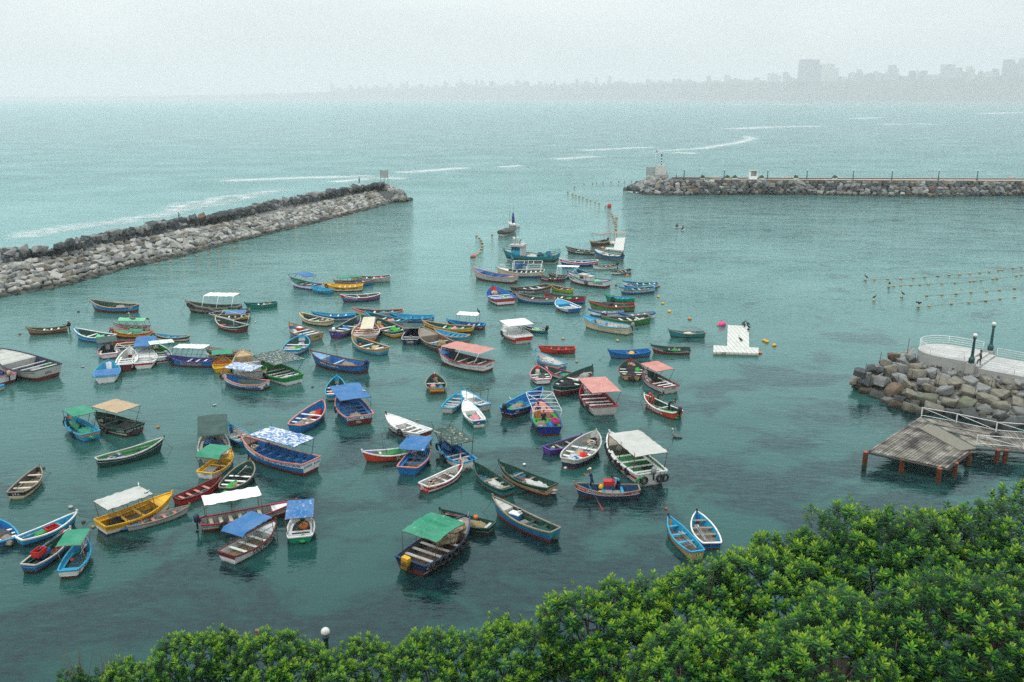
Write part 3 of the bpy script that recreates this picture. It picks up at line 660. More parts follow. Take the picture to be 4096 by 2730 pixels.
boat('D', (128, 778), (820, 868), FB, 'long yellow and black boat with two green nets and pink cloth', [('YL', .42), ('DG', .33), ('DR', .25)], 'TN', 'DG', s='long yellow and black boat', st=.55, bw=.3, floor='GY', cargo=[('net', 550, 860, 'BG', 1.0), ('net', 660, 865, 'GR', 1.0), ('net', 610, 840, 'PK', 1.1), ('net', 300, 835, 'GY', 1.4)])
boat('D', (290, 890), (748, 988), RB, 'light blue rowing boat with yellow rail and waterline', [('CY', .7), ('YL', .3)], 'TN', 'CY', th=(4, 'CY'), bw=.36, st=.6)
boat('D', (460, 768), (972, 828), PB, 'blue and dark red boat with small white awning, lettered CHS', [('BL', .2), ('DR', .8)], 'CY', 'BL', s='blue boat with small white awning', bw=.34, th=(3, 'W', .1, .5), txt=[('s', .88, .62, .2, 'W', 'CHS')], c=dict(f=(622, 672), r=(910, 680), col='W', c2='DK', amt=.06, w=1.0, n=3, h=1.25, sag=.01))
boat('D', (342, 1150), (1035, 1350), PB, 'long white boat with crimson rail and sagging salmon awning', [('W', .40), ('DR', .05), ('W', .30), ('DR', .25)], 'MR', 'DG', s='white boat with crimson rail', bw=.31, wear=.4, th=(3, 'OW', .1, .6), deck=(.82, 'BL'), floor='DR', trans=[('W', .72), ('DR', .28)], knob='MR',
     txt=[('s', .34, .80, .26, 'DK', 'DOROTEO'), ('t', .5, .7, .2, 'MR', 'SUSAN'), ('t', -1.6, .72, .16, 'MR', 'CHS')], c=dict(f=(570, 1060), r=(1050, 1175), col='SM', c2='OW', amt=.30, w=.98, n=3, pc='W', h=1.1, sag=.14), cargo=[('tarp', 680, 1300, 'DR', 1.1), ('tarp', 810, 1330, 'DR', 1.1), ('bag', 970, 1350, 'BL', .5), ('tarp', 420, 1200, 'BL', .9)])
def goal_frame(H, root, M, Mi):
    m = MB()
    a, b = H.pt(.62, 1, 1), H.pt(.62, 1, -1)
    m.tube([(a.x, a.y * .6, .3), (a.x, a.y * .6, H.F + 1.7)], .035); m.tube([(b.x, b.y * .95, .3), (b.x, b.y * .95, H.F + 1.7)], .035)
    m.tube([(a.x, a.y * 1.1, H.F + 1.7), (b.x, b.y * 1.6, H.F + 1.72)], .035); m.build('mast_frame', POLES['O'], root)
boat('C', (310, 1185), (1045, 1362), FB, 'dark blue boat with red brown rail and a two post wooden frame', [('BL', .62), ('DB', .13), ('DR', .25)], 'DR', 'BL', s='dark blue boat with wooden frame', bw=.31, th=(1, 'OW', .45, .55), deck=(.72, 'LB'), txt=[('s', .27, .72, .24, 'W', 'SANTA ELIZABETH')], extra=goal_frame, mot='DB',
     cargo=[('net', 850, 1340, 'WD', 1.7), ('bag', 880, 1370, 'DR', .9), ('ball', 440, 1270, 'OG', .3, 0, .4), ('rope', 470, 1270, 'CR', .9, 0, .5)])
boat('C', (868, 988), (1300, 1155), FB, 'tan and light blue boat with dark green inside and brown net aft', [('TN', .45), ('CY', .4), ('DR', .15)], 'TN', 'DG', s='tan and light blue boat', bw=.40, st=.62, cargo=[('net', 1240, 1105, 'TN', 1.3), ('net', 1130, 1125, 'DG', 1.2), ('oar', 1030, 1070, 'CY', 3.0, .1), ('ball', 930, 1040, 'OG', .35)])
boat('J', (48, 268), (815, 345), PB, 'blue boat lettered EL YAROSLAV in yellow under white and blue awning', [('W', .1), ('BL', .62), ('DR', .28)], 'PU', 'DB', s='blue EL YAROSLAV boat', bw=.29, wear=.2, th=(3, 'W', .12, .6), txt=[('s', .36, .66, .30, 'YL', 'EL YAROSLAV')], tyres=[.92, .86],
     c=dict(f=(250, 110), r=(785, 95), col='W', c2='BL', amt=.5, w=1.0, n=4, h=1.25, mid=True, sag=.02), cargo=[('tarp', 420, 320, 'BL', 1.2)])
boat('J', (930, 290), (945, 480), PB, 'short yellow boat with bright green awning, stern facing the camera', [('YL', .75), ('W', .25)], 'YL', 'YL', s='short yellow boat', bw=.5, st=.84, th=(4, 'YL', .02, .62), deck=(.72, 'OG'), trans=[('YL', 1)], c=dict(f=(930, 195), r=(940, 265), col='EM', amt=.05, w=1.05, n=2, h=1.1))
boat('J', (1240, 195), (1440, 535), FB, 'white boat with broad tan rail behind the blue and white awning', [('W', .8), ('DR', .2)], 'TN', 'GY', s='white boat with tan rail', bw=.42, st=.78, th=(2, 'OW', .4, .7), deck=(.82, 'TN'), wear=.5, cargo=[('crate', 1235, 260, 'GY', 1.0), ('tarp', 1400, 390, 'OW', 1.0)])
boat('J', (925, 560), (1612, 708), PB, 'white, blue and red boat with speckled blue awning and green netting', [('W', .42), ('BL', .28), ('DR', .3)], 'SM', 'BL', s='boat with speckled blue awning', bw=.32, trans=[('W', .65), ('DR', .35)], th=(2, 'BL'), tyres=[.97],
     c=dict(f=(1110, 405), r=(1560, 455), col='BL', c2='W', amt=.72, w=1.0, n=2, h=1.2, mid=True, sag=.02), txt=[('s', .70, .74, .18, 'BL', 'CO-2185-BM')], cargo=[('tarp', 1300, 640, 'DG', 2.2, 0, .15), ('tarp', 1480, 690, 'DG', 1.4, 0, .2)])
boat('J', (1575, 348), (2062, 610), PB, 'green boat with white thwarts and mottled dark green flat awning', [('GR', .55), ('W', .45)], 'GR', 'GR', s='green boat with mottled awning', bw=.36, th=(4, 'W', .15, .7), deck=(.78, 'BG'), floor='GY', trans=[('GR', .6), ('W', .4)], tyres=[.62, .50], txt=[('s', .47, .45, .22, 'DG', 'YEISI')],
     c=dict(f=(1660, 225), r=(2070, 365), col='DG', c2='OW', amt=.55, w=1.15, n=3, h=1.25, sag=.0), cargo=[('net', 2030, 590, 'VI', .9), ('net', 1960, 600, 'OW', .8)])
boat('B', (565, 1132), (1160, 1200), FB, 'blue and yellow boat piled with dark nets behind the short yellow one', [('TN', .3), ('DB', .3), ('YL', .4)], 'WD', 'GY', s='blue and yellow net boat', bw=.32, st=.5, cargo=[('net', 980, 1160, 'BR', 1.6), ('net', 1065, 1140, 'GR', 1.1), ('tarp', 790, 1130, 'W', 1.5)])
boat('K', (905, 690), (1145, 1050), PB, 'big blue boat with blue awning, white stern lettered CHORR ILLOS', [('BL', .75), ('DR', .25)], 'SM', 'BL', s='big blue CHORR ILLOS boat', bw=.42, st=.86, th=(4, 'BL', .03, .6), side='BL', trans=[('W', .45), ('RD', .0001), ('DR', .55)],
     txt=[('t', 0, .78, .26, 'BL', 'CHORR   ILLOS')], c=dict(f=(960, 630), r=(1060, 825), col='BL', c2='LB', amt=.28, w=.98, n=2, h=1.35, up=.25, pc='B', sag=.03, mid=True), cargo=[('net', 1090, 1035, 'WD', 1.5)], tyres=[.5])
boat('K', (832, 515), (795, 775), FB, 'small blue boat with red tarp, nose behind the big blue awning', [('CY', .5), ('TN', .2), ('DG', .3)], 'CY', 'DG', s='small blue boat with red tarp', bw=.36, cargo=[('tarp', 775, 715, 'RD', 1.0), ('board', 830, 630, 'DR', 1.2), ('bag', 850, 595, 'OW', .5)])
boat('K', (645, 835), (262, 1178), FB, 'blue boat with pinkish brown rail, red and grey nets inside', [('BL', .75), ('DB', .05), ('BL', .2)], 'SM', 'BL', s='blue boat with pinkish rail', bw=.38, st=.55, wear=.35, cargo=[('net', 560, 960, 'RD', 1.6), ('net', 300, 1130, 'WD', 1.5), ('net', 460, 1110, 'WD', 1.2), ('board', 430, 1050, 'PK', 1.0), ('oar', 345, 1130, 'BL', 1.3, .8), ('net', 500, 1010, 'TN', .9)])
boat('K', (2140, 478), (2178, 690), RB, 'small rowing boat full of coloured sacks, yellow stern, facing away', [('DR', .5), ('WD', .3), ('BR', .2)], 'WD', 'DG', s='small boat of coloured sacks', bw=.46, st=.72, th=(1, 'OW', .5, .6), trans=[('YL', .6), ('DR', .4)], knob='OW',
     cargo=[('bag', 2125, 635, 'PK', .75), ('bag', 2150, 605, 'BL', .5), ('bag', 2210, 605, 'YL', .5), ('bag', 2255, 615, 'EM', .5), ('bag', 2245, 650, 'BL', .7), ('bag', 2145, 660, 'EM', .5), ('oar', 2165, 570, 'YL', 1.6), ('oar', 2180, 575, 'YL', 1.6)])
boat('K', (1488, 1022), (2030, 1268), FB, 'white boat with dark red bottom and three white thwarts, little outboard', [('W', .42), ('DR', .18), ('W', .22), ('DR', .18)], 'W', 'W', s='white boat with dark red bottom', bw=.36, wear=.2, th=(3, 'W', .08, .52), deck=(.62, 'W'), floor='WD', trans=[('DR', .7), ('W', .3)], knob='BK', side='W', tyres=[.42], cargo=[('oar', 1610, 1200, 'TN', 2.4)])
boat('N', (328, 862), (1060, 815), FB, 'orange red boat lettered JEY with white rail and green covered hold', [('RO', .9), ('DR', .1)], 'W', 'GY', s='orange red JEY boat', bw=.30, wear=.15, knob='W', deck=(.80, 'PU'), th=(1, 'W', .62, .7), txt=[('s', .60, .62, .42, 'W', 'JEYSON')],
     c=dict(f=(590, 630), r=(900, 560), n=2, w=.95, h=1.25, pr=.02), cargo=[('tarp', 760, 840, 'GR', 2.3), ('tarp', 900, 820, 'GR', 1.8)])
boat('N', (1195, 700), (935, 1078), FB, 'blue boat with salmon rail under a bright blue slanting awning', [('BL', .85), ('DR', .15)], 'SM', 'BL', s='blue boat with salmon rail', bw=.36, st=.82, th=(2, 'BL', .2, .6), side='BL', floor='WD', deck=(.8, 'CY'), trans=[('BL', 1)], c=dict(f=(1090, 650), r=(970, 800), col='BL', c2='W', amt=.24, w=1.08, n=2, h=1.05, pc='B', drop=.25, sag=.08), cargo=[('oar', 975, 1020, 'RO', 1.3), ('rope', 1070, 920, 'CY', .7)])
boat('N', (1370, 640), (1768, 1000), PB, 'white and blue boat under cream framed green awning, fenders on its side', [('W', .6), ('BR', .06), ('W', .34)], 'CY', 'BL', s='boat with cream framed awning', bw=.34, st=.76, wear=.4, th=(2, 'OW', .2, .5), side='BL', trans=[('W', 1)], tyres=[.45, .8], txt=[('s', .58, .78, .16, 'BL', 'SAN ISIDRO')],
     c=dict(f=(1420, 535), r=(1735, 740), col='DG', c2='CR', amt=.4, w=1.0, n=3, h=1.3, up=.75, bars=(.35, .65), pr=.03, sag=.02), cargo=[('tarp', 1370, 740, 'BL', 1.3, 0, .3), ('net', 1700, 960, 'GY', 1.5)])
def peru_flag(H, root, M, Mi):
    p = H.pt(1, 1, 1); q = M @ Vector((p.x - .25, .05, p.z)); m = MB(); m.tube([(0, 0, -.1), (.05, 0, 1.35)], .02, 6, 2)
    rows = [(0.02, 1.3), (0.02, .95), (0.0, .5), (0.0, .12)]; wd = [.04, .26, .34, .40]
    for k in range(3):
        a, b = rows[k], rows[k + 1]
        m.add([(a[0], -wd[k], a[1]), (a[0], wd[k] * .1, a[1]), (b[0], wd[k + 1] * .1, b[1]), (b[0] + .02, -wd[k + 1], b[1] - .04)], [(0, 1, 2, 3)], 1 if k == 1 else 0)
    o = m.build('flag', [paint('RD', .02), paint('W', .02), POLES['K']], None, q, .3); tag(o, 'red and white flag on the bow of the red rowing boat', 'flag')
def spiral(H, root, M, Mi):
    peru_flag(H, root, M, Mi); m = MB(); p = H.pt(0, 1, 1); pts = []
    for i in range(40):
        a = i * .42; r = .015 + .0052 * i; pts.append((p.x - .05 + .0, .22 * p.y + r * math.cos(a), .38 + r * math.sin(a)))
    m.tube(pts, .016, 4); m.build('lettering', paint('W', .02), root)
boat('N', (1682, 1028), (1150, 1312), RB, 'red and white rowing boat with red and white oars inside', [('RD', .55), ('W', .25), ('DR', .2)], 'W', 'OW', s='red and white rowing boat', bw=.34, wear=.15, th=(3, 'OW', .2, .75), floor='GY', trans=[('RD', 1)], extra=spiral, txt=[('t', -.9, .5, .15, 'W', 'PERU'), ('s', .09, .8, .16, 'W', 'CHS')],
     cargo=[('oar', 1380, 1180, 'RD', 2.6, .0, 0, 'W'), ('oar', 1440, 1190, 'RD', 2.6, .08, 0, 'W'), ('bucket', 1255, 1290, 'W', .35, 0), ('crate', 1290, 1290, 'TN', .7)])
boat('N', (1832, 1005), (2300, 1358), FB, 'dark green boat with crumpled pale cloth, beside a tan sided one', [('DG', .35), ('TQ', .35), ('DR', .3)], 'DG', 'DG', s='dark green boat with pale cloth', bw=.33, th=(3, 'WD', .05, .6), wear=.6, floor='WD', cargo=[('tarp', 2160, 1230, 'OW', 1.5), ('tarp', 2240, 1270, 'OW', .9), ('bag', 2040, 1115, 'BL', .3), ('bag', 2130, 1150, 'BL', .3), ('board', 1980, 1200, 'TQ', 1.0)])
boat('N', (1640, 62), (1470, 280), RB, 'blue rowing boat with white thwarts, left of a white one', [('W', .25), ('CY', .25), ('OW', .5)], 'CY', 'CY', bw=.36, th=(4, 'OW', .2, .85), st=.7, floor='OW', trans=[('OW', 1)], wear=.4)
boat('N', (1668, 22), (1998, 235), FB, 'white decked blue boat with small dark green awning', [('BL', .3), ('W', .5), ('CY', .2)], 'CY', 'W', bw=.34, th=(2, 'W', .12, .45), deck=(.62, 'W'), side='CY', trans=[('OW', 1)], c=dict(f=(1800, -5), r=(1985, 30), col='DG', c2='W', amt=.3, w=1.0, n=2, h=1.3))
boat('N', (1712, 155), (1905, 445), RB, 'white and green boat with a white box and red cloth aboard', [('W', .4), ('BL', .22), ('GR', .38)], 'W', 'W', s='white and green boat', bw=.40, wear=.12, th=(0, 'W'), side='W', deck=(.62, 'W'), floor='GR', trans=[('BL', .25), ('GR', .5), ('W', .25)], cargo=[('crate', 1760, 290, 'W', .75), ('tarp', 1850, 360, 'PK', 1.5, 0, .25)])
# ---- centre and right
boat('D', (1262, 800), (1500, 1005), PB, 'white ribbed boat with red stern and plain white awning', [('W', .3), ('RD', .5), ('W', .2)], 'OW', 'W', s='white boat with red stern', bw=.44, st=.74, th=(5, 'W', .02, .45), deck=(.62, 'W'), wear=.3, trans=[('RD', .5), ('OW', .5)], tyres=[.62, .52], c=dict(f=(1385, 760), r=(1470, 845), col='W', c2='OW', amt=.05, w=1.05, n=2, h=1.2, sag=.03))
boat('D', (1470, 842), (1790, 905), FB, 'green and blue boat with black outboard behind the white awning boat', [('EM', .6), ('BL', .4)], 'OW', 'NV', s='green and blue motor boat', bw=.34, mot='BK', txt=[('s', .32, .62, .34, 'W', 'FE')], cargo=[('net', 1660, 890, 'LG', 1.1)])
boat('D', (1690, 1122), (2192, 1148), RB, 'bright red rowing boat lettered JEHOVA', [('RO', .9), ('DR', .1)], 'RD', 'BR', bw=.33, th=(3, 'RD', .15, .75), wear=.12, post=False, fh=(.11, .17, .13), txt=[('s', .52, .5, .26, 'DR', 'JEHOVA'), ('s', .85, .68, .2, 'BR', 'PERU')])
boat('D', (1655, 1195), (2020, 1370), FB, 'white and blue boat buried under crumpled white cloth', [('OW', .5), ('BL', .35), ('OW', .15)], 'CY', 'OW', s='boat buried in white cloth', bw=.36, wear=.6, cargo=[('tarp', 1790, 1270, 'OW', 1.6, 0, .3), ('tarp', 1890, 1310, 'OW', 1.5, 0, .3), ('bag', 1950, 1320, 'BL', .6), ('net', 2000, 1370, 'BR', .8)])
boat('H', (437, 475), (512, 645), FB, 'small red and white boat with pink rail stuffed with grey nets', [('RD', .4), ('W', .35), ('DR', .25)], 'PK', 'DG', s='small boat with pink rail', bw=.48, st=.7, trans=[('W', .6), ('DR', .4)], cargo=[('net', 545, 580, 'DK', 1.2), ('net', 450, 560, 'WD', .9), ('net', 450, 600, 'TQ', .7), ('oar', 505, 600, 'PK', 1.4)])
boat('H', (525, 478), (915, 600), FB, 'white boat with crimson rail and green net, nose behind pink railed one', [('W', .7), ('DR', .3)], 'MR', 'DG', s='white boat with crimson gunwale', bw=.36, th=(2, 'WD', .3, .7), cargo=[('net', 835, 560, 'BG', 1.1), ('net', 780, 555, 'BL', .7)])
boat('H', (1088, 482), (668, 722), FB, 'dark green and red double ended boat with black net dome', [('DG', .42), ('W', .06), ('DR', .52)], 'DG', 'DG', s='dark green and red boat', bw=.40, st=.35, txt=[('s', .66, .55, .26, 'W', 'MAYRA')], cargo=[('net', 845, 670, 'BK', 2.0, 0, .15), ('net', 695, 700, 'GR', .8), ('board', 925, 600, 'W', 1.2, 0, .3), ('net', 1030, 580, 'GY', 1.0, 0, .5)])
boat('H', (1005, 665), (1238, 965), PB, 'white boat with crimson rail, five white thwarts and salmon awning', [('W', .5), ('RD', .08), ('W', .3), ('DR', .12)], 'MR', 'MR', s='five thwart boat with salmon awning', bw=.42, st=.86, wear=.3, th=(5, 'W', .03, .75), floor='DR', trans=[('OW', 1)], tyres=[.18, .45], c=dict(f=(1145, 612), r=(1250, 795), col='SM', c2='W', amt=.36, w=.98, n=2, h=1.35, sag=.05))
boat('H', (498, 722), (68, 985), FB, 'deep blue boat with ribbed bright blue inside and black outboard', [('VI', .5), ('W', .04), ('NV', .26), ('DR', .2)], 'CY', 'BL', s='deep blue boat with outboard', bw=.36, st=.55, knob='VI', mot='BK', th=(1, 'BL', .3, .4), txt=[('s', .06, .72, .18, 'W', 'CHS')], cargo=[('net', 180, 930, 'WD', 1.5), ('net', 85, 950, 'BG', .9), ('net', 270, 955, 'DR', 1.0), ('net', 220, 900, 'TQ', .9)])
boat('H', (462, 872), (585, 1200), FB, 'deep blue boat with bright green inside and white pipe hoops', [('VI', .78), ('DR', .22)], 'VI', 'BG', s='deep blue green floored boat', bw=.40, st=.82, wear=.12, th=(2, 'BG', .25, .55), side='BG', floor='BG', deck=(.66, 'SM'), trans=[('VI', .8), ('DR', .2)], tyres=[.05],
     c=dict(f=(480, 790), r=(550, 1005), n=2, pc='W', w=.98, h=1.0, pr=.03, bars=(.2, .4, .6, .8), arch=.1), cargo=[('bag', 605, 1150, 'BL', 1.1), ('crate', 665, 1110, 'HP', .7, .4, .5), ('net', 672, 1165, 'KH', .8), ('bag', 525, 1180, 'OG', .45), ('bucket', 482, 1190, 'W', .42), ('net', 400, 1150, 'WD', 1.1), ('oar', 600, 1010, 'W', 2.2, .1, .2, 'VI'), ('rope', 470, 940, 'CR', .8, 0, .4)])
boat('H', (1540, 402), (1550, 592), FB, 'tan boat with red brown rail filled with black net, facing away', [('BR', .3), ('TN', .5), ('DR', .2)], 'DR', 'DG', s='tan boat of black net', bw=.52, st=.62, full=2.6, trans=[('TN', .75), ('DR', .25)], cargo=[('net', 1545, 545, 'BK', 1.9, 0, .1), ('net', 1540, 490, 'BK', 1.5, 0, .1), ('net', 1625, 505, 'BG', .7, 0, .3), ('ball', 1545, 460, 'PK', .3, 0, .5), ('ball', 1580, 475, 'PK', .3, 0, .5)])
boat('H', (1690, 515), (2025, 725), PB, 'white boat with crimson rail under striped salmon awning', [('W', .45), ('MR', .08), ('W', .35), ('DR', .12)], 'MR', 'DG', s='boat under striped salmon awning', bw=.38, st=.8, th=(3, 'W', .05, .5), side='W', floor='DR', trans=[('OW', 1)], txt=[('s', .17, .7, .2, 'DR', 'CESAR'), ('t', -1.2, .7, .18, 'MR', 'CHS')], c=dict(f=(1740, 440), r=(2050, 520), col='SM', c2='OW', amt=.3, w=.95, n=3, h=1.2, fold=.06, fn=25), cargo=[('bag', 2015, 710, 'BL', .4), ('net', 1740, 560, 'GY', .8)])
boat('H', (1695, 818), (2095, 1025), FB, 'red boat lettered EL NONITO with people and green floor', [('RO', .88), ('DR', .12)], 'W', 'DG', s='red EL NONITO boat', bw=.34, wear=.12, floor='GR', knob='W', th=(1, 'OW', .42, .5), mot='BK', txt=[('s', .26, .55, .32, 'W', 'EL NONITO')], trans=[('RO', 1)], cargo=[('tarp', 2020, 990, 'GR', 1.5), ('oar', 1835, 950, 'W', 2.6, .3), ('bag', 1735, 870, 'RO', .5), ('rope', 1905, 890, 'WD', .7)])
boat('H', (1270, 292), (1760, 295), FB, 'blue boat carrying a yellow sack, brown waterline', [('BL', .8), ('DR', .2)], 'BL', 'BL', s='blue boat with yellow sack', bw=.33, st=.6, wear=.2, th=(2, 'BL'), txt=[('s', .10, .68, .16, 'DB', 'VERDA'), ('s', .46, .55, .16, 'DB', 'JESUCRISTO')], cargo=[('bag', 1530, 305, 'YL', .9), ('board', 1480, 320, 'WD', 1.2), ('board', 1600, 322, 'TN', .8)])
boat('H', (1775, 235), (2240, 278), FB, 'dark green boat with dark red bottom and white lettering, near the white raft', [('DG', .42), ('W', .04), ('DR', .54)], 'DG', 'DG', s='dark green lettered boat', bw=.32, txt=[('s', .03, .8, .18, 'W', 'DON FELIPE'), ('s', .56, .78, .18, 'W', 'FIORELLA-GABRIEL')], th=(2, 'WD'), cargo=[('net', 2060, 265, 'GR', .9), ('bag', 2055, 250, 'RD', .3, 0, .3)])
boat('H', (1978, 55), (2412, 80), RB, 'teal rowing boat with a pile of pale cloth, left of the white raft', [('TQ', .75), ('DG', .25)], 'WD', 'TQ', s='teal rowing boat', bw=.3, st=.6, th=(2, 'WD'), cargo=[('tarp', 2230, 85, 'CR', 1.0, 0, .2)])
boat('G', (1265, 530), (1838, 668), FB, 'cream boat with thin red lines, grey outboard and a man aboard', [('CR', .35), ('DR', .04), ('CR', .5), ('BR', .11)], 'CY', 'OW', s='cream boat with grey outboard', bw=.33, wear=.4, mot='GY', floor='OW', deck=(.78, 'CY'), th=(1, 'CY', .55, .6), cargo=[('board', 1650, 618, 'W', 1.2, .4, .2), ('tarp', 1740, 645, 'OW', 1.2), ('bucket', 1510, 600, 'BG', .4), ('net', 1790, 650, 'DK', .7), ('net', 1355, 575, 'WD', .7, 0, .5)], extra=lambda H, root, M, Mi: sweep(('G', 1395, 575, 1.0), ('G', 1510, 712, .05), 'DG', 'CY', 'oar with light blue blade hanging over the side of the cream boat'))
boat('G', (1490, 545), (2050, 535), FB, 'green boat with brown lines alongside the cream boat', [('GR', .4), ('DR', .05), ('GR', .35), ('BR', .2)], 'WD', 'DG', s='green boat with brown lines', wear=.5, bw=.32, st=.55, cargo=[('net', 1920, 545, 'OW', 1.0), ('net', 1870, 560, 'CR', .8), ('oar', 1940, 525, 'LG', 1.2, 1.0)])
boat('G', (1330, 460), (1748, 488), FB, 'white and blue boat lettered ROY with tyre amidships', [('BL', .2), ('W', .45), ('BL', .35)], 'BL', 'GY', s='white and blue ROY boat', bw=.3, tyres=[.55], txt=[('s', .38, .55, .24, 'BK', 'ROY')], cargo=[('net', 1620, 480, 'WD', 1.3)])
boat('G', (1690, 505), (2112, 497), FB, 'blue railed white boat mostly hidden behind the green one with brown lines', [('BL', .3), ('W', .7)], 'BL', 'GY', bw=.3, st=.4)
boat('G', (1335, 365), (1882, 405), FB, 'green boat with red rail and black tarp draped amidships', [('RD', .1), ('GR', .4), ('RD', .05), ('GR', .25), ('DR', .2)], 'RD', 'DG', s='green boat with red rail', bw=.32, knob='GR', txt=[('s', .10, .78, .2, 'DG', 'REINA'), ('s', .88, .68, .2, 'BK', 'CHS')], cargo=[('tarp', 1535, 410, 'BK', 1.7, 0, .55), ('net', 1750, 400, 'DG', 1.6)])
boat('G', (1527, 290), (1883, 328), RB, 'emerald rowing boat with light blue inside and one tyre', [('EM', .85), ('DG', .15)], 'EM', 'CY', s='emerald rowing boat', bw=.34, st=.6, tyres=[.72], th=(3, 'CY'), wear=.2)
boat('F', (1242, 1332), (1868, 1338), FB, 'white and blue boat with brown net heap, red bottom', [('CY', .15), ('OW', .42), ('BL', .25), ('DR', .18)], 'CY', 'DG', s='white boat of brown net', st=.45, bw=.32, txt=[('s', .10, .72, .24, 'BK', 'AGUSTIN')], cargo=[('net', 1660, 1345, 'BR', 1.4), ('net', 1730, 1350, 'TN', 1.3), ('board', 1500, 1375, 'RD', 1.4)])
boat('F', (1297, 1220), (1940, 1262), FB, 'white and blue boat lettered VICTORIA MIA, rightmost of the moored rows', [('BL', .15), ('W', .45), ('BL', .4)], 'CY', 'DG', s='white and blue VICTORIA MIA boat', st=.5, bw=.32, txt=[('s', .12, .68, .26, 'BK', 'VICTORIA MIA'), ('s', .88, .7, .24, 'BK', 'CHN')], cargo=[('net', 1820, 1255, 'CR', 1.2), ('net', 1700, 1262, 'BG', .8), ('bag', 1840, 1225, 'W', .5, 0, .3), ('oar', 1540, 1255, 'DK', 1.5, .8)])
boat('E', (410, 990), (588, 1162), FB, 'red and white boat with blue rail, stern toward the camera', [('RD', .45), ('W', .35), ('DR', .2)], 'BL', 'BL', s='red and white boat with blue rail', bw=.44, st=.78, th=(3, 'W', .25, .62), wear=.15, trans=[('RD', .4), ('W', .42), ('DR', .18)], cargo=[('net', 570, 1130, 'BG', 1.1), ('oar', 520, 1080, 'PK', 2.2), ('net', 440, 1030, 'WD', 1.1, 0, .2)])
boat('E', (637, 995), (1165, 970), FB, 'grey black weathered boat with white lettering and pale sheets aboard', [('DK', .45), ('GY', .55)], 'WD', 'DG', s='grey black weathered boat', bw=.33, st=.55, wear=.8, txt=[('s', .17, .55, .26, 'W', 'JOSE EDUARDO')], cargo=[('tarp', 960, 985, 'OW', 1.4), ('net', 1060, 1000, 'SM', 1.0), ('tarp', 780, 1005, 'PK', 1.2), ('net', 920, 975, 'TQ', .7)])
boat('E', (545, 1040), (830, 1088), FB, 'dark green boat with dark red quarter squeezed behind the blue railed one', [('DG', .5), ('DR', .5)], 'DG', 'DG', bw=.36)
boat('E', (1183, 970), (1475, 1038), RB, 'lime green rowing boat with orange rail', [('LM', .9), ('GR', .1)], 'OG', 'DG', s='lime green rowing boat', bw=.38, st=.6, wear=.1, th=(2, 'OW'), cargo=[('bag', 1335, 1035, 'OG', .4), ('oar', 1290, 1030, 'GR', 1.6)])
boat('E', (706, 1082), (1245, 1155), FB, 'grey boat with bright blue lower hull and dark net aft', [('OW', .5), ('BL', .35), ('BK', .15)], 'WD', 'DG', s='grey and bright blue boat', st=.5, bw=.33, wear=.6, cargo=[('net', 1090, 1140, 'BK', 1.2), ('oar', 900, 1130, 'GY', 3.2), ('oar', 1130, 1130, 'CY', 1.4, .7), ('bag', 1040, 1150, 'RD', .4)])
boat('E', (1088, 1070), (1653, 1145), FB, 'brick red boat with light blue waterline, green and black nets', [('RD', .5), ('BL', .35), ('BK', .15)], 'DR', 'DG', s='brick red boat', st=.6, bw=.32, wear=.45, floor='LG', cargo=[('net', 1460, 1145, 'BG', 1.3), ('net', 1520, 1120, 'BK', 1.2), ('pole', 1560, 1110, 'WD', 1.0, 1.0)])
boat('E', (1280, 1160), (1508, 1288), RB, 'white rowing boat with blue transom and blue inside', [('W', .6), ('BL', .2), ('DR', .2)], 'W', 'BL', s='white rowing boat with blue transom', bw=.44, th=(3, 'W', .1, .5), deck=(.66, 'CY'), side='W', trans=[('BL', .75), ('DR', .25)], cargo=[('bag', 1410, 1270, 'RD', .5)])
def cabin(H, root, M, Mi):
    m = MB(); m.box((.09 * H.L, 0, .95), (1.3, 1.3, 1.3)); m.box((.09 * H.L, 0, 1.63), (1.5, 1.5, .08)); m.box((-.06 * H.L, 0, .9), (1.0, 1.1, 1.1)); m.box((-.06 * H.L, 0, 1.49), (1.1, 1.25, .07))
    for s_ in (-1, 1): m.box((.09 * H.L, s_ * .655, 1.2), (.7, .02, .4), 1)
    m.box((-.17 * H.L, 0, .55), (.8, 1.0, .3)); m.build('cabin', [paint('OW', .2), plain('dark_glass', (.02, .03, .035), .2)], root)
boat('E', (1412, 800), (1962, 922), FB, 'white cabin boat with blue rail, dark red bottom and lettering MILIA', [('W', .28), ('VI', .03), ('W', .34), ('DR', .35)], 'VI', 'OW', s='white cabin boat', bw=.34, th=(0, 'W'), wear=.3, tyres=[.42], txt=[('s', .10, .74, .30, 'BK', 'EMILIA'), ('s', .74, .70, .2, 'BK', 'CO-21038-BM')], extra=cabin, cargo=[('net', 1840, 905, 'LG', 1.5, 0, .1), ('net', 1490, 830, 'GR', .9, 0, .4)])
boat('E', (1510, 745), (1745, 842), RB, 'light blue rowing boat showing behind the white cabin boat', [('CY', .8), ('DB', .2)], 'CY', 'DG', bw=.34, th=(2, 'CY'))
boat('E', (1028, 850), (1380, 885), FB, 'dark brown boat with thin white awning on poles, lettered GREGORIA', [('BK', .45), ('DR', .55)], 'BR', 'DK', s='dark brown GREGORIA boat', bw=.3, wear=.5, txt=[('s', .10, .72, .18, 'W', 'GREGORIA')], cargo=[('tarp', 1340, 875, 'BL', .9, 0, .2)], c=dict(f=(1290, 700), r=(1580, 708), col='W', c2='BL', amt=.25, w=.9, n=2, pc='W', h=1.8, sag=0))
boat('E', (1152, 812), (1440, 855), RB, 'bare grey wooden boat behind the dark brown boat with poles', [('DK', .6), ('BK', .4)], 'WD', 'DK', bw=.32, th=(4, 'WD'), wear=.7)
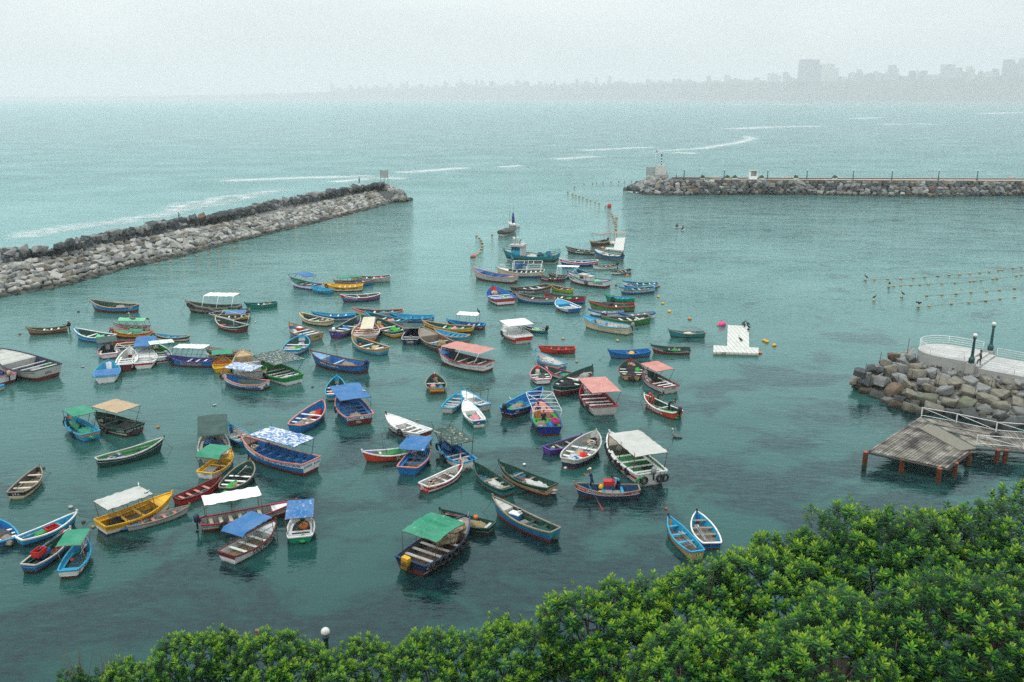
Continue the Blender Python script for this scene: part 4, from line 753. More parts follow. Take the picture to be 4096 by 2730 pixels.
def tour_rails(H, root, M, Mi):
    m = MB()
    for sd in (-1, 1):
        for t0, t1 in ((.70, .93),):
            a, b = H.pt(t0, 1, sd), H.pt(t1, 1, sd); m.tube([a, a + Vector((.1, 0, .75)), (b.x - .3, b.y * 1.1, b.z + .5), b], .03)
            c_ = (a + b) / 2; m.tube([c_, c_ + Vector((0, 0, .65))], .03)
        a, b = H.pt(.02, 1, sd), H.pt(.62, 1, sd); m.tube([a + Vector((0, 0, .5)), b + Vector((0, 0, .45))], .03)
    m.build('railing', STEEL, root)
    t = MB()
    vs, fs = lump(.7, .5, .9, 3, .4); t.add([(p[0], p[1], -p[2]) for p in vs], fs, 0, True); vs, fs = lump(.8, .3, .3, 9, .4); t.add([(p[0] + .8, p[1] - .2, -p[2]) for p in vs], fs, 0, True)
    o = t.build('tarpaulin', sheetm('BL', 'W', .05), None, M @ Vector((.02 * H.L, -.1 if True else 0, H.F + 1.3)), 0); tag(o, 'blue tarpaulin hung from the bare white frame of the cream boat', 'tarpaulin')
boat('E', (445, 728), (1100, 782), PB, 'long cream passenger boat with bare white pipe frame and blue band', [('CR', .55), ('BL', .28), ('DR', .17)], 'OW', 'DK', s='long cream passenger boat', bw=.32, wear=.15, th=(6, 'W', .03, .62), deck=(.74, 'W'), trans=[('CR', .6), ('BL', .4)], extra=tour_rails, txt=[('s', .14, .82, .18, 'TN', 'CHORRILLOS II'), ('s', .92, .72, .16, 'BK', 'CHS')], c=dict(f=(690, 652), r=(1080, 655), n=3, pc='W', w=1.05, h=1.3, bars=(.3, .62), pr=.035, mid=True), cargo=[('bag', 1085, 830, 'YL', .6)])
boat('E', (135, 745), (715, 858), FB, 'rust streaked white boat with blue inside, leftmost of the far row', [('OW', .7), ('DR', .3)], 'SM', 'BL', s='rust streaked white boat', bw=.32, wear=.95, th=(3, 'BL'), deck=(.78, 'BL'), cargo=[('tarp', 560, 845, 'TN', .9), ('net', 700, 855, 'TN', 1.3, 0, .25)])
boat('E', (1712, 382), (1948, 372), FB, 'tan and dark green boat under grey mesh awning by the far dock', [('TN', .25), ('DG', .35), ('DR', .4)], 'TN', 'DG', s='boat under grey mesh awning', bw=.40, st=.75, fh=(.14, .24, .17), c=dict(f=(1735, 280), r=(1950, 270), col='GY', c2='DK', amt=.5, w=1.1, n=2, h=1.6, sag=.05), mot='BR', cargo=[('net', 1830, 370, 'DG', 1.5)])
boat('E', (1388, 458), (1778, 515), FB, 'dark green boat with white lettered band along its side', [('DG', .3), ('W', .22), ('DG', .23), ('DR', .25)], 'WD', 'DG', s='dark green white banded boat', bw=.32, st=.6, txt=[('s', .08, .61, .20, 'BK', 'OLGA MARIBEL'), ('s', .66, .61, .18, 'BK', 'CO-2137-BM')], cargo=[('net', 1680, 500, 'DK', 1.3), ('net', 1530, 490, 'LG', 1.0)])
boat('E', (1765, 485), (2140, 582), FB, 'blue motor boat with mossy waterline and white bundle aft', [('BL', .6), ('KH', .4)], 'DK', 'OW', s='blue motor boat', bw=.34, mot='BK', wear=.5, deck=(.72, 'OW'), cargo=[('bag', 2020, 560, 'W', .9), ('bag', 2050, 545, 'TQ', .6, 0, .3), ('net', 1910, 545, 'BR', 1.0)])
boat('F', (165, 825), (860, 855), FB, 'deep blue boat with red and white band lettered VIDA LOCA', [('W', .1), ('RD', .25), ('W', .1), ('VI', .55)], 'W', 'VI', s='deep blue VIDA LOCA boat', st=.4, bw=.32, wear=.12, txt=[('s', .06, .77, .22, 'W', 'VIDA LOCA')], cargo=[('net', 680, 855, 'BL', 1.9), ('oar', 690, 790, 'DB', 2.2, .3, .3)])
boat('F', (760, 935), (1190, 948), RB, 'white boat with dark lines and black outboard, far right rows', [('W', .3), ('DK', .06), ('W', .3), ('DK', .06), ('W', .18), ('DR', .1)], 'WD', 'DG', s='white motor boat with dark lines', bw=.32, mot='BK', wear=.3, cargo=[('ball', 1030, 928, 'OG', .35, 0, .2)])
boat('F', (1090, 1060), (1450, 1018), RB, 'small white boat lettered CARMEN LUISA with upswept stern', [('W', .75), ('DR', .25)], 'DK', 'DG', s='white CARMEN LUISA boat', bw=.33, st=.7, fh=(.12, .15, .2), post=False, txt=[('s', .45, .55, .24, 'BK', 'CARMEN LUISA')], cargo=[('ball', 1240, 1035, 'OG', .35, 0, .2), ('tarp', 1400, 1035, 'OW', .6)])
# ---- lower left
boat('L', (905, 365), (1225, 612), PB, 'light blue boat with orange band and green awning, green net inside', [('OG', .30), ('CY', .6), ('DR', .1)], 'CY', 'CY', s='light blue boat with orange band', bw=.38, st=.8, wear=.15, side='CY', th=(0, 'W'), tyres=[.95, .85, .32], trans=[('OG', .38), ('CY', .62)], c=dict(f=(1010, 260), r=(1190, 350), col='EM', amt=.12, w=1.0, n=3, h=1.35, sag=.02, up=.0), cargo=[('tarp', 1110, 530, 'EM', 2.0, 0, .1), ('tarp', 1010, 430, 'EM', 1.6, 0, .2)])
boat('L', (1290, 330), (1815, 528), PB, 'black boat with tan awning, white lettering CHOR RI LL OS across the stern', [('DG', .58), ('CR', .2), ('DR', .22)], 'DG', 'DG', s='black boat with tan awning', bw=.40, st=.85, wear=.25, th=(3, 'DG', .12, .7), side='DG', trans=[('BK', .62), ('DR', .38)], tyres=[.45], txt=[('t', 0, .70, .36, 'W', 'CHOR RI  LL OS'), ('s', .80, .78, .26, 'W', 'CHOR'), ('s', .45, .78, .2, 'W', 'KATYA')],
     c=dict(f=(1470, 178), r=(1755, 285), col='TN', c2='OW', amt=.30, w=1.05, n=2, h=1.4, sag=-.05, mid=True), cargo=[('net', 1700, 500, 'BK', 1.9), ('oar', 1640, 420, 'TN', 3.6, .2, .15), ('net', 1820, 470, 'TN', .6)])
boat('L', (2208, 672), (1290, 958), FB, 'long dark green boat with white lines, oars and dark net inside', [('NV', .30), ('OW', .05), ('DG', .65)], 'OW', 'GR', s='long dark green boat', bw=.30, st=.38, knob='GR', wear=.35, th=(1, 'OW', .3, .4), cargo=[('net', 1560, 920, 'DB', 1.6), ('net', 1470, 910, 'GY', .9), ('oar', 1720, 845, 'OW', 4.2), ('oar', 1800, 900, 'OW', 3.4, .1), ('bag', 2060, 760, 'EM', .5, 0, .3), ('rope', 1850, 840, 'BK', .6), ('board', 1850, 900, 'GR', 1.2)])
boat('L', (530, 1055), (208, 1408), RB, 'dark rowing boat with cream waterline and yellow thwarts, far lower left', [('BK', .5), ('OG', .06), ('CR', .44)], 'WD', 'DK', s='dark rowing boat', bw=.36, st=.74, th=(3, 'CR', .18, .9), floor='WD', trans=[('BK', .6), ('CR', .4)], wear=.45, txt=[('t', 0, .68, .16, 'W', 'S T A')], cargo=[('oar', 210, 1370, 'OW', 1.1)])
boat('O', (2318, 232), (1335, 648), PB, 'bright yellow passenger boat with dirty white awning, black lettering', [('YL', .50), ('W', .35), ('DR', .15)], 'YL', 'YL', s='bright yellow passenger boat', bw=.29, st=.8, wear=.22, th=(2, 'YL', .2, .62), side='YL', deck=(.74, 'YL'), floor='KH', knob='YL', txt=[('s', .30, .56, .24, 'BK', 'ROCI YOMINI')], trans=[('YL', .45), ('W', .35), ('DR', .2)],
     c=dict(f=(1955, 195), r=(1295, 380), col='OW', c2='BR', amt=.28, w=.95, n=4, pc='R', h=1.25, sag=-.05, mid=True), cargo=[('bag', 1570, 610, 'W', .6), ('net', 1500, 550, 'BK', .9)])
boat('P', (535, 578), (-318, 848), RB, 'long pale grey rowing boat with blue sack beside the yellow passenger boat', [('OW', .9), ('DK', .1)], 'WD', 'GY', s='long pale grey boat', bw=.24, st=.55, fh=(.085, .13, .095), wear=.45, th=(4, 'SM', .15, .85), cargo=[('tarp', -200, 815, 'BL', 1.0)])
boat('O', (1035, 495), (250, 862), FB, 'blue boat with white rail, red crate and green net, lower left', [('W', .2), ('CY', .45), ('VI', .2), ('DR', .15)], 'W', 'CY', s='blue boat with white rail', bw=.30, st=.62, th=(2, 'CY', .3, .8), wear=.25, cargo=[('crate', 695, 700, 'RD', .8, 0, .1), ('net', 555, 755, 'BG', .9), ('oar', 420, 790, 'W', 2.2), ('oar', 540, 820, 'OW', 2.0), ('board', 850, 620, 'TN', .9)])
boat('O', (945, 715), (372, 1212), FB, 'blue boat with dark green inside, red crates and yellow cover aft', [('BL', .3), ('CR', .03), ('BL', .4), ('DR', .27)], 'OW', 'DG', s='blue boat with red crates', bw=.32, st=.72, floor='DR', th=(1, 'DG', .4, .5), side='DG', wear=.3, cargo=[('crate', 520, 1020, 'BL', .8, 0, .12), ('crate', 520, 1010, 'RD', .8, 0, .45), ('oar', 690, 860, 'CY', 3.6, .05, .3, 'RD'), ('oar', 660, 870, 'CY', 3.6, 0, .3, 'RD'), ('board', 550, 1150, 'DG', 1.8, 0)])
boat('O', (1145, 830), (905, 1292), PB, 'blue boat under flat green awning with white stern and lettered side', [('BL', .12), ('W', .6), ('DR', .28)], 'CY', 'CY', s='blue boat under flat green awning', bw=.38, st=.74, side='CY', th=(1, 'CY', .1, .2), floor='DG', wear=.2, trans=[('W', .8), ('DR', .2)], txt=[('s', .22, .62, .30, 'BK', 'LEYLA K'), ('s', .06, .62, .26, 'DR', 'II')],
     c=dict(f=(985, 735), r=(910, 950), col='EM', amt=.08, c2='OW', w=.95, n=2, pc='O', h=1.2, sag=.02), cargo=[('bag', 885, 1120, 'RD', .35), ('oar', 1130, 990, 'W', 1.4)])
boat('O', (-70, 590), (118, 868), FB, 'blue boat cut by the left edge with heaped dark net', [('BL', .7), ('DR', .3)], 'CY', 'BL', s='blue boat cut by the edge', bw=.42, st=.78, wear=.4, cargo=[('net', 60, 740, 'DK', 1.3), ('net', 30, 830, 'WD', 1.2)])
boat('M', (1050, 478), (2010, 815), PB, 'large blue boat with many seats, white flaked blue awning, stern lettered CHORR ILLOS', [('W', .36), ('BL', .36), ('DR', .28)], 'SM', 'BL', s='large blue seated boat', bw=.33, st=.84, wear=.25, th=(6, 'BL', .06, .74), deck=(.84, 'BR'), trans=[('W', .65), ('DR', .35)], txt=[('s', .34, .82, .26, 'BL', 'SEÑOR'), ('s', .50, .82, .26, 'BL', 'CAUTIVO III'), ('s', .74, .82, .22, 'BL', 'CO-21046-EM'), ('t', 0, .70, .36, 'BL', 'CHORR   ILLOS')],
     c=dict(f=(1370, 385), r=(1900, 570), col='BL', c2='W', amt=.72, w=.98, n=2, pc='B', h=1.5, up=.3, sag=.02, mid=True, bars=(.0, 1.0)), cargo=[('net', 1880, 830, 'TN', 1.0), ('rope', 1140, 540, 'CR', .9, 0, .6)],
     extra=lambda H, root, M, Mi: [seat_back(H, root, t, sd) for t in (.12, .24, .36, .48, .60, .70) for sd in (-1, 1)])
boat('M', (672, 345), (690, 745), PB, 'grey white boat under mottled dark green awning with blue tarps', [('OW', .75), ('DR', .25)], 'OW', 'OW', s='grey white boat', bw=.40, st=.8, wear=.6, th=(2, 'OW', .1, .45), side='OW', c=dict(f=(675, 205), r=(668, 470), col='DG', c2='OW', amt=.14, w=.95, n=2, pc='G', h=1.15, sag=.03, archx=.15), cargo=[('tarp', 740, 530, 'DB', 1.6, 0, .3), ('tarp', 580, 520, 'BL', 1.0, 0, .3)])
boat('M', (925, 678), (560, 978), PB, 'yellow railed white boat with draped green awning', [('W', .35), ('YL', .12), ('W', .53)], 'YL', 'YL', s='yellow railed white boat', bw=.36, st=.76, wear=.25, th=(1, 'YL', .45, .55), side='YL', deck=(.74, 'YL'), floor='WD', knob='YL', trans=[('W', .2), ('YL', .15), ('W', .65)], c=dict(f=(760, 605), r=(570, 730), col='EM', amt=.04, w=1.1, n=2, pc='R', h=1.3, drop=.3, sag=.1), cargo=[('board', 590, 920, 'GY', 1.4, .2, .3), ('bag', 735, 900, 'RD', .35), ('bag', 765, 895, 'RD', .35)])
boat('M', (893, 325), (1130, 545), RB, 'turquoise railed white inside boat half behind the large blue one', [('CY', .4), ('BL', .6)], 'CY', 'OW', s='turquoise railed boat', bw=.40, th=(2, 'OW', .2, .6), cargo=[('tarp', 1060, 480, 'DK', .6), ('oar', 1010, 440, 'W', 1.5)])
boat('M', (1182, 808), (845, 1185), FB, 'dark green oval boat with bright green net and tangled black rope', [('DG', .5), ('OW', .05), ('DG', .45)], 'WD', 'DG', s='dark green oval boat', bw=.42, st=.5, floor='DG', wear=.4, full=2.8, cargo=[('net', 900, 1120, 'BG', 1.9, 0, .1), ('net', 830, 1150, 'BG', 1.3, 0, .1), ('rope', 1080, 970, 'BK', 1.0, 0, .1), ('rope', 1010, 1000, 'BK', .8, 0, .1), ('oar', 1110, 930, 'W', 1.6), ('net', 980, 1130, 'KH', .9)])
boat('M', (790, 1025), (180, 1322), RB, 'brick red wooden rowing boat with worn thwarts and blue oar', [('DR', .3), ('RD', .6), ('DR', .1)], 'DR', 'DR', s='brick red rowing boat', bw=.31, st=.66, wear=.35, th=(4, 'SM', .05, .75), cargo=[('oar', 400, 1270, 'CY', 2.6, .05)])
boat('P', (1965, 512), (672, 795), PB, 'long grey boat with maroon rail, six white thwarts and broad white awning', [('OW', .25), ('GY', .10), ('OW', .2), ('DR', .45)], 'MR', 'GY', s='long grey boat with maroon rail', bw=.23, st=.78, wear=.4, fh=(.09, .14, .11), th=(6, 'CR', .06, .66), deck=(.74, 'W'), knob='RD', mot='NV', tyres=[.22], c=dict(f=(1470, 375), r=(690, 465), col='W', c2='WD', amt=.22, w=1.0, n=3, pc='R', h=1.45, sag=.02))
boat('P', (1690, 775), (1025, 1232), PB, 'white boat lettered SAN PEDRO with dark red rail and blue awning', [('W', .92), ('BR', .08)], 'DR', 'OW', s='white SAN PEDRO boat', bw=.31, st=.78, wear=.3, th=(3, 'W', .15, .7), deck=(.74, 'W'), floor='KH', trans=[('DR', .5), ('W', .5)], txt=[('s', .30, .56, .34, 'NV', 'SAN PEDRO')], c=dict(f=(1450, 680), r=(1040, 910), col='BL', c2='CY', amt=.16, w=.98, n=3, pc='K', h=1.2, drop=.2, sag=.06, mid=True))
boat('P', (2045, 640), (2015, 1000), FB, 'emerald hulled boat with white rail under faded blue square awning', [('W', .2), ('EM', .8)], 'W', 'W', s='emerald hulled boat', bw=.38, st=.84, wear=.15, th=(2, 'W', .12, .42), side='W', floor='DG', trans=[('EM', 1)], c=dict(f=(2040, 500), r=(2005, 745), col='BL', c2='OW', amt=.42, w=1.0, n=2, pc='R', h=1.25, sag=.0, pr=.03), cargo=[('bag', 2065, 820, 'OG', .8), ('net', 2050, 985, 'GR', .7)])
boat('Q', (1245, 462), (555, 1020), PB, 'big navy boat with crumpled green net awning and row of tyres', [('NV', .62), ('OW', .18), ('DR', .2)], 'DB', 'DK', s='big navy boat', bw=.36, st=.84, wear=.4, fh=(.115, .20, .135), th=(4, 'OW', .10, .62), deck=(.74, 'WD'), floor='BR', trans=[('NV', .62), ('DR', .38)], tyres=[.12, .24, .34, .46, .58, .66], txt=[('s', .03, .74, .30, 'W', 'CHS'), ('s', .50, .76, .30, 'W', 'L DAN')], knob='GY',
     c=dict(f=(1010, 500), r=(650, 725), col='EM', c2='OW', amt=.28, w=.98, n=3, pc='R', h=1.5, sag=.12, fold=.11, fn=38, archx=.12, wr=.06), cargo=[('tarp', 1180, 680, 'KH', 1.8, 0, .5), ('tarp', 1270, 610, 'KH', 1.2, 0, .8), ('ball', 1215, 535, 'CR', .42, 0, .9)], extra=lambda H, root, M, Mi: yellow_box(H, M))
boat('Q', (905, 408), (1530, 592), FB, 'dark green boat with yellow net heap, hidden behind the big navy boat', [('DG', .5), ('OW', .04), ('DG', .26), ('DR', .2)], 'DG', 'DG', s='dark green boat behind navy one', bw=.36, st=.7, wear=.4, th=(1, 'OW', .05, .15), cargo=[('net', 1320, 550, 'KH', 1.4), ('ball', 1335, 490, 'OG', .35, 0, .4), ('oar', 1040, 475, 'PK', 1.6), ('oar', 1020, 485, 'PK', 1.6, .05)])
boat('Q', (1527, 252), (2272, 648), FB, 'teal and red boat with plank floor, blue cooler and green net aft', [('TQ', .35), ('BL', .3), ('DR', .35)], 'WD', 'DG', s='teal and red boat', bw=.31, st=.7, wear=.45, floor='WD', deck=(.74, 'OW'), th=(2, 'DG', .12, .5), trans=[('CY', .65), ('DR', .35)], cargo=[('net', 2130, 590, 'DG', 2.0, 0, .1), ('cooler', 1830, 450, 'BL', .8, .2, .05), ('bucket', 1850, 425, 'W', .3, 0, .5), ('board', 1960, 510, 'OW', 1.8), ('oar', 2010, 455, 'DK', 2.4, .1)])
boat('N', (2165, 998), (2895, 1325), FB, 'dark tan sided boat with pale net spread aft and blue crate', [('DG', .3), ('TN', .42), ('DR', .28)], 'DG', 'DG', s='dark tan sided boat', bw=.31, st=.72, wear=.45, floor='WD', th=(2, 'WD', .35, .75), trans=[('TN', .65), ('DR', .35)], txt=[('s', .86, .6, .22, 'BK', 'CHS')], cargo=[('tarp', 2725, 1235, 'OW', 2.0), ('crate', 2448, 1175, 'CY', .8), ('net', 2560, 1190, 'BR', .8), ('board', 2230, 1090, 'OW', .9), ('oar', 2420, 1210, 'SM', 1.6)])
boat('R', (925, 305), (448, 485), RB, 'small purple boat with teal bundle, nose behind grey white one', [('PU', 1.0)], 'PU', 'DK', s='small purple boat', bw=.33, st=.72, th=(2, 'GY', .25, .8), trans=[('PU', 1)], wear=.3, cargo=[('bag', 525, 470, 'TQ', .5), ('bag', 535, 445, 'CR', .35, 0, .1)])
boat('R', (1132, 245), (745, 628), FB, 'grey white ribbed boat with navy waterline, coloured nets and oars', [('OW', .42), ('NV', .36), ('DR', .22)], 'OW', 'GY', s='grey white ribbed boat', bw=.42, st=.48, full=2.7, wear=.45, floor='OW', txt=[('s', .14, .75, .24, 'CR', 'CHS')], cargo=[('net', 1010, 570, 'RD', 1.1), ('net', 900, 600, 'BL', 1.3), ('net', 780, 570, 'OW', 1.4), ('net', 890, 530, 'TN', 1.0), ('oar', 910, 440, 'CY', 3.0, .05, .1, 'SM'), ('oar', 1060, 440, 'CY', 3.0, -.02, .1, 'SM'), ('rope', 1090, 360, 'CR', .8, 0, .3), ('board', 1030, 420, 'W', 1.1)])
boat('R', (1305, 255), (1885, 815), PB, 'large white boat with white awning, green floor and black tyres all round', [('W', .30), ('RD', .25), ('W', .45)], 'W', 'GR', s='large white boat', bw=.40, st=.86, wear=.25, fh=(.12, .19, .14), th=(4, 'W', .05, .62), side='W', floor='GR', deck=(.76, 'WD'), trans=[('W', 1)], tyres=[.2, .34, .42, .58, .68, .8], txt=[('s', .62, .78, .22, 'W', 'CO-02028')], ttyres=[(.95, 'GR'), (.62, 'BK'), (-.6, 'BK'), (-.92, 'BK')],
     c=dict(f=(1555, 255), r=(1865, 570), col='OW', c2='TN', amt=.18, w=.95, n=3, pc='R', h=1.45, up=.3, sag=.05, mid=False, pr=.03), mot='GY', cargo=[('net', 1370, 390, 'GY', 1.0, 0, .4), ('rope', 1890, 690, 'BK', .7)])
boat('R', (828, 955), (1708, 1008), FB, 'navy and red banded boat lettered ALANNA with two men fishing', [('RD', .38), ('W', .08), ('DB', .36), ('DR', .18)], 'WD', 'DB', s='navy and red ALANNA boat', bw=.32, st=.62, wear=.3, th=(2, 'CY', .12, .7), floor='DG', txt=[('s', .04, .86, .20, 'W', 'TITO MACARENA'), ('s', .47, .86, .24, 'W', 'ALANNA'), ('s', .86, .86, .22, 'W', 'CHS')],
     cargo=[('crate', 1295, 945, 'BL', .75, 0, .3), ('crate', 1297, 920, 'RD', .75, 0, .65, 1), ('ball', 1190, 985, 'YL', .45, 0, .2), ('bag', 1190, 1055, 'YL', .55), ('tarp', 1320, 1060, 'GY', 1.2), ('bag', 1485, 1085, 'RD', .4), ('board', 1500, 1030, 'TQ', 1.3), ('net', 940, 1010, 'DB', .9)], extra=lambda H, root, M, Mi: sweep(('R', 1002, 932, 1.5), ('R', 1215, 1322, 0), 'CY', 'RD', 'long blue oar with red blade held out from the ALANNA boat'))
boat('S', (607, 742), (1018, 1240), RB, 'light blue and tan rowing boat with two oars, left of the near pair', [('CY', .16), ('TN', .80), ('DR', .04)], 'CY', 'CY', s='light blue and tan rowing boat', bw=.32, st=.70, wear=.35, th=(3, 'CY', .30, .92), floor='WD', trans=[('TN', 1)], knob='BK', txt=[('t', 0, .55, .22, 'BK', 'U')], cargo=[('oar', 870, 1060, 'CR', 2.4, .05), ('oar', 895, 1060, 'CR', 2.4, -.02), ('net', 960, 1170, 'DK', 1.0), ('net', 1010, 1150, 'WD', .7)])
boat('S', (1000, 680), (1218, 1120), RB, 'blue rowing boat with white rail and pale oars, right of the near pair', [('CY', .2), ('BL', .5), ('DR', .3)], 'W', 'CY', s='blue rowing boat with white rail', bw=.34, st=.72, wear=.35, th=(3, 'WD', .3, .92), floor='WD', trans=[('BL', .7), ('DR', .3)], knob='BK', txt=[('t', 0, .7, .2, 'NV', 'PEZ LOC')], cargo=[('oar', 1045, 960, 'W', 2.2, .05), ('oar', 1070, 960, 'W', 2.2, 0), ('bag', 1270, 1000, 'OG', .15)])
boat('A', (2050, 950), (2535, 985), FB, 'dark blue and yellow boat with light blue inside, right of the left cluster', [('DB', .5), ('CR', .35), ('DR', .15)], 'TN', 'CY', s='dark blue and yellow boat', bw=.30, st=.55, th=(3, 'CY'), tyres=[.97])
# ------------------------------------------------------------------ water
def water_mat():
    m, nt, b = new_mat('sea_water'); g = nt.nodes.new('ShaderNodeNewGeometry'); pos = g.outputs['Position']
    sep = nt.nodes.new('ShaderNodeSeparateXYZ'); nt.links.new(pos, sep.inputs[0])
    mp = nt.nodes.new('ShaderNodeMapping'); mp.inputs['Scale'].default_value = (1, 1.25, 1); nt.links.new(pos, mp.inputs[0]); v = mp.outputs[0]
    # turbid green water, painted paler with distance as added sky sheen
    big = ramp(nt, noise(nt, v, .02, 4), [(.3, 0.0), (.7, 1.0)])
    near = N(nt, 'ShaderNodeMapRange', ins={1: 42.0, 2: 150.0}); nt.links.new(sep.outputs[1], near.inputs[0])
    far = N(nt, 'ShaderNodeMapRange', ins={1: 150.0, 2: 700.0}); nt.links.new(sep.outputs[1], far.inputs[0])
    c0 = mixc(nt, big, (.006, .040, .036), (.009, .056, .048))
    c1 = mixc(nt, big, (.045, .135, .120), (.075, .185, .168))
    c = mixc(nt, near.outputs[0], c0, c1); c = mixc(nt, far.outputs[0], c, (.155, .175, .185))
    # kelp beds under the surface
    k1 = noise(nt, v, .11, 5, .62, .6); kx = N(nt, 'ShaderNodeMapRange', ins={1: -35.0, 2: 25.0, 3: -.075, 4: .035}); nt.links.new(sep.outputs[0], kx.inputs[0])
    ky = N(nt, 'ShaderNodeMapRange', ins={1: 52.0, 2: 118.0, 3: .03, 4: -.16}); nt.links.new(sep.outputs[1], ky.inputs[0])
    a = N(nt, 'ShaderNodeMath', operation='ADD'); nt.links.new(k1, a.inputs[0]); nt.links.new(kx.outputs[0], a.inputs[1])
    a2 = N(nt, 'ShaderNodeMath', operation='ADD'); nt.links.new(a.outputs[0], a2.inputs[0]); nt.links.new(ky.outputs[0], a2.inputs[1])
    kel = ramp(nt, a2.outputs[0], [(.44, 0.0), (.535, .97)])
    fine = ramp(nt, noise(nt, v, 1.3, 5, .7), [(.35, .45), (.6, 1.0)])
    km = N(nt, 'ShaderNodeMath', operation='MULTIPLY'); nt.links.new(kel, km.inputs[0]); nt.links.new(fine, km.inputs[1])
    c = mixc(nt, km.outputs[0], c, (.005, .010, .016))
    # wavelets: calm in the harbour, rougher outside
    rough = N(nt, 'ShaderNodeMapRange', ins={1: 90.0, 2: 330.0, 3: .36, 4: 2.8}); nt.links.new(sep.outputs[1], rough.inputs[0])
    mp2 = nt.nodes.new('ShaderNodeMapping'); mp2.inputs['Scale'].default_value = (.55, 1.35, 1); mp2.inputs['Rotation'].default_value = (0, 0, .25); nt.links.new(pos, mp2.inputs[0])
    n1 = noise(nt, mp2.outputs[0], 1.5, 3, .55, .4); n2 = noise(nt, mp2.outputs[0], .16, 4, .6); n3 = noise(nt, v, 4.5, 2)
    calm = ramp(nt, noise(nt, v, .035, 3), [(.35, .55), (.65, 1.15)])
    s1 = N(nt, 'ShaderNodeMath', operation='MULTIPLY_ADD', ins={1: 2.6}); nt.links.new(n2, s1.inputs[0]); nt.links.new(n1, s1.inputs[2])
    s2 = N(nt, 'ShaderNodeMath', operation='MULTIPLY_ADD', ins={1: .16}); nt.links.new(n3, s2.inputs[0]); nt.links.new(s1.outputs[0], s2.inputs[2])
    st = N(nt, 'ShaderNodeMath', operation='MULTIPLY'); nt.links.new(rough.outputs[0], st.inputs[0]); nt.links.new(calm, st.inputs[1])
    h = N(nt, 'ShaderNodeMath', operation='MULTIPLY'); nt.links.new(s2.outputs[0], h.inputs[0]); nt.links.new(st.outputs[0], h.inputs[1])
    bp = nt.nodes.new('ShaderNodeBump'); bp.inputs['Strength'].default_value = 1.0; bp.inputs['Distance'].default_value = .13
    nt.links.new(h.outputs[0], bp.inputs['Height'])
    # turbid green body under a tinted mirror, weighted by Fresnel
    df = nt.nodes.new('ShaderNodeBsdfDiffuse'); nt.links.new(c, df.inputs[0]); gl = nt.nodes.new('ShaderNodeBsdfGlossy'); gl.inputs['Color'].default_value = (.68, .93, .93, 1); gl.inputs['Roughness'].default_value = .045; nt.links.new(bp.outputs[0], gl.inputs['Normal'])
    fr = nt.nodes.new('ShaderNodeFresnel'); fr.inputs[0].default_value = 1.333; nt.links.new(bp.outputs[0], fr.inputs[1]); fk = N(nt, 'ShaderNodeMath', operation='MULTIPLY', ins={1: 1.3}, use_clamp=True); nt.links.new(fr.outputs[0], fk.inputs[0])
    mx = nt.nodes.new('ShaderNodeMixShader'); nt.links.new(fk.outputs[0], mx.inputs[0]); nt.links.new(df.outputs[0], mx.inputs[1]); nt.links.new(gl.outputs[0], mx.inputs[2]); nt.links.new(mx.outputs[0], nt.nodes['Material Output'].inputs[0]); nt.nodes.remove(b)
    return m
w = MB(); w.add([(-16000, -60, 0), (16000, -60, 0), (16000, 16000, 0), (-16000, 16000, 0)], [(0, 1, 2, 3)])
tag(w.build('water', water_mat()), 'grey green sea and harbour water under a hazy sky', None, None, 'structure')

# foam lines on the open sea
def foam_mat():
    m, nt, b = new_mat('sea_foam'); g = nt.nodes.new('ShaderNodeNewGeometry'); uv = nt.nodes.new('ShaderNodeUVMap')
    sp = nt.nodes.new('ShaderNodeSeparateXYZ'); nt.links.new(uv.outputs[0], sp.inputs[0])
    mp = nt.nodes.new('ShaderNodeMapping'); mp.inputs['Scale'].default_value = (.5, 1, 1); nt.links.new(g.outputs['Position'], mp.inputs[0])
    n = noise(nt, mp.outputs[0], .30, 8, .80, 1.6)
    e = ramp(nt, sp.outputs[1], [(0.0, 0.0), (.5, 1.0), (1.0, 0.0)]); e2 = ramp(nt, sp.outputs[0], [(0.0, 0.0), (.15, 1.0), (.85, 1.0), (1.0, 0.0)])
    a = N(nt, 'ShaderNodeMath', operation='MULTIPLY'); nt.links.new(e, a.inputs[0]); nt.links.new(e2, a.inputs[1])
    s_ = N(nt, 'ShaderNodeMath', operation='MULTIPLY_ADD', ins={1: .42}); nt.links.new(a.outputs[0], s_.inputs[0]); nt.links.new(n, s_.inputs[2])
    al = ramp(nt, s_.outputs[0], [(.68, 0.0), (.98, .72)])
    b.inputs['Base Color'].default_value = (.78, .82, .82, 1); b.inputs['Roughness'].default_value = .9; nt.links.new(al, b.inputs['Alpha']); return m
FOAM = foam_mat(); fm = bpy.data.meshes.new('sea_foam'); fv_, ff_, fu_ = [], [], []
def foam(pts, wid, zw='n'):
    P = [at_z(zw, x, y, 0.0) for x, y in pts]; n = 10; ev = []
    for i in range(len(P) - 1):
        for k in range(n if i < len(P) - 1 else 1): ev.append(P[i].lerp(P[i + 1], k / n))
    ev.append(P[-1]); o = len(fv_); wid *= 1.7
    for i, p in enumerate(ev):
        t = (ev[min(i + 1, len(ev) - 1)] - ev[max(0, i - 1)]).normalized(); q = Vector((-t.y, t.x, 0)); u = i / (len(ev) - 1)
        for s_ in (-.5, .5): fv_.append((p + q * wid * s_)[:2] + (.012,)); fu_.append((u, s_ + .5))
    for i in range(len(ev) - 1): ff_.append((o + 2 * i, o + 2 * i + 2, o + 2 * i + 3, o + 2 * i + 1))
foam([(-60, 955), (180, 925), (330, 900), (480, 890), (560, 872)], 9)
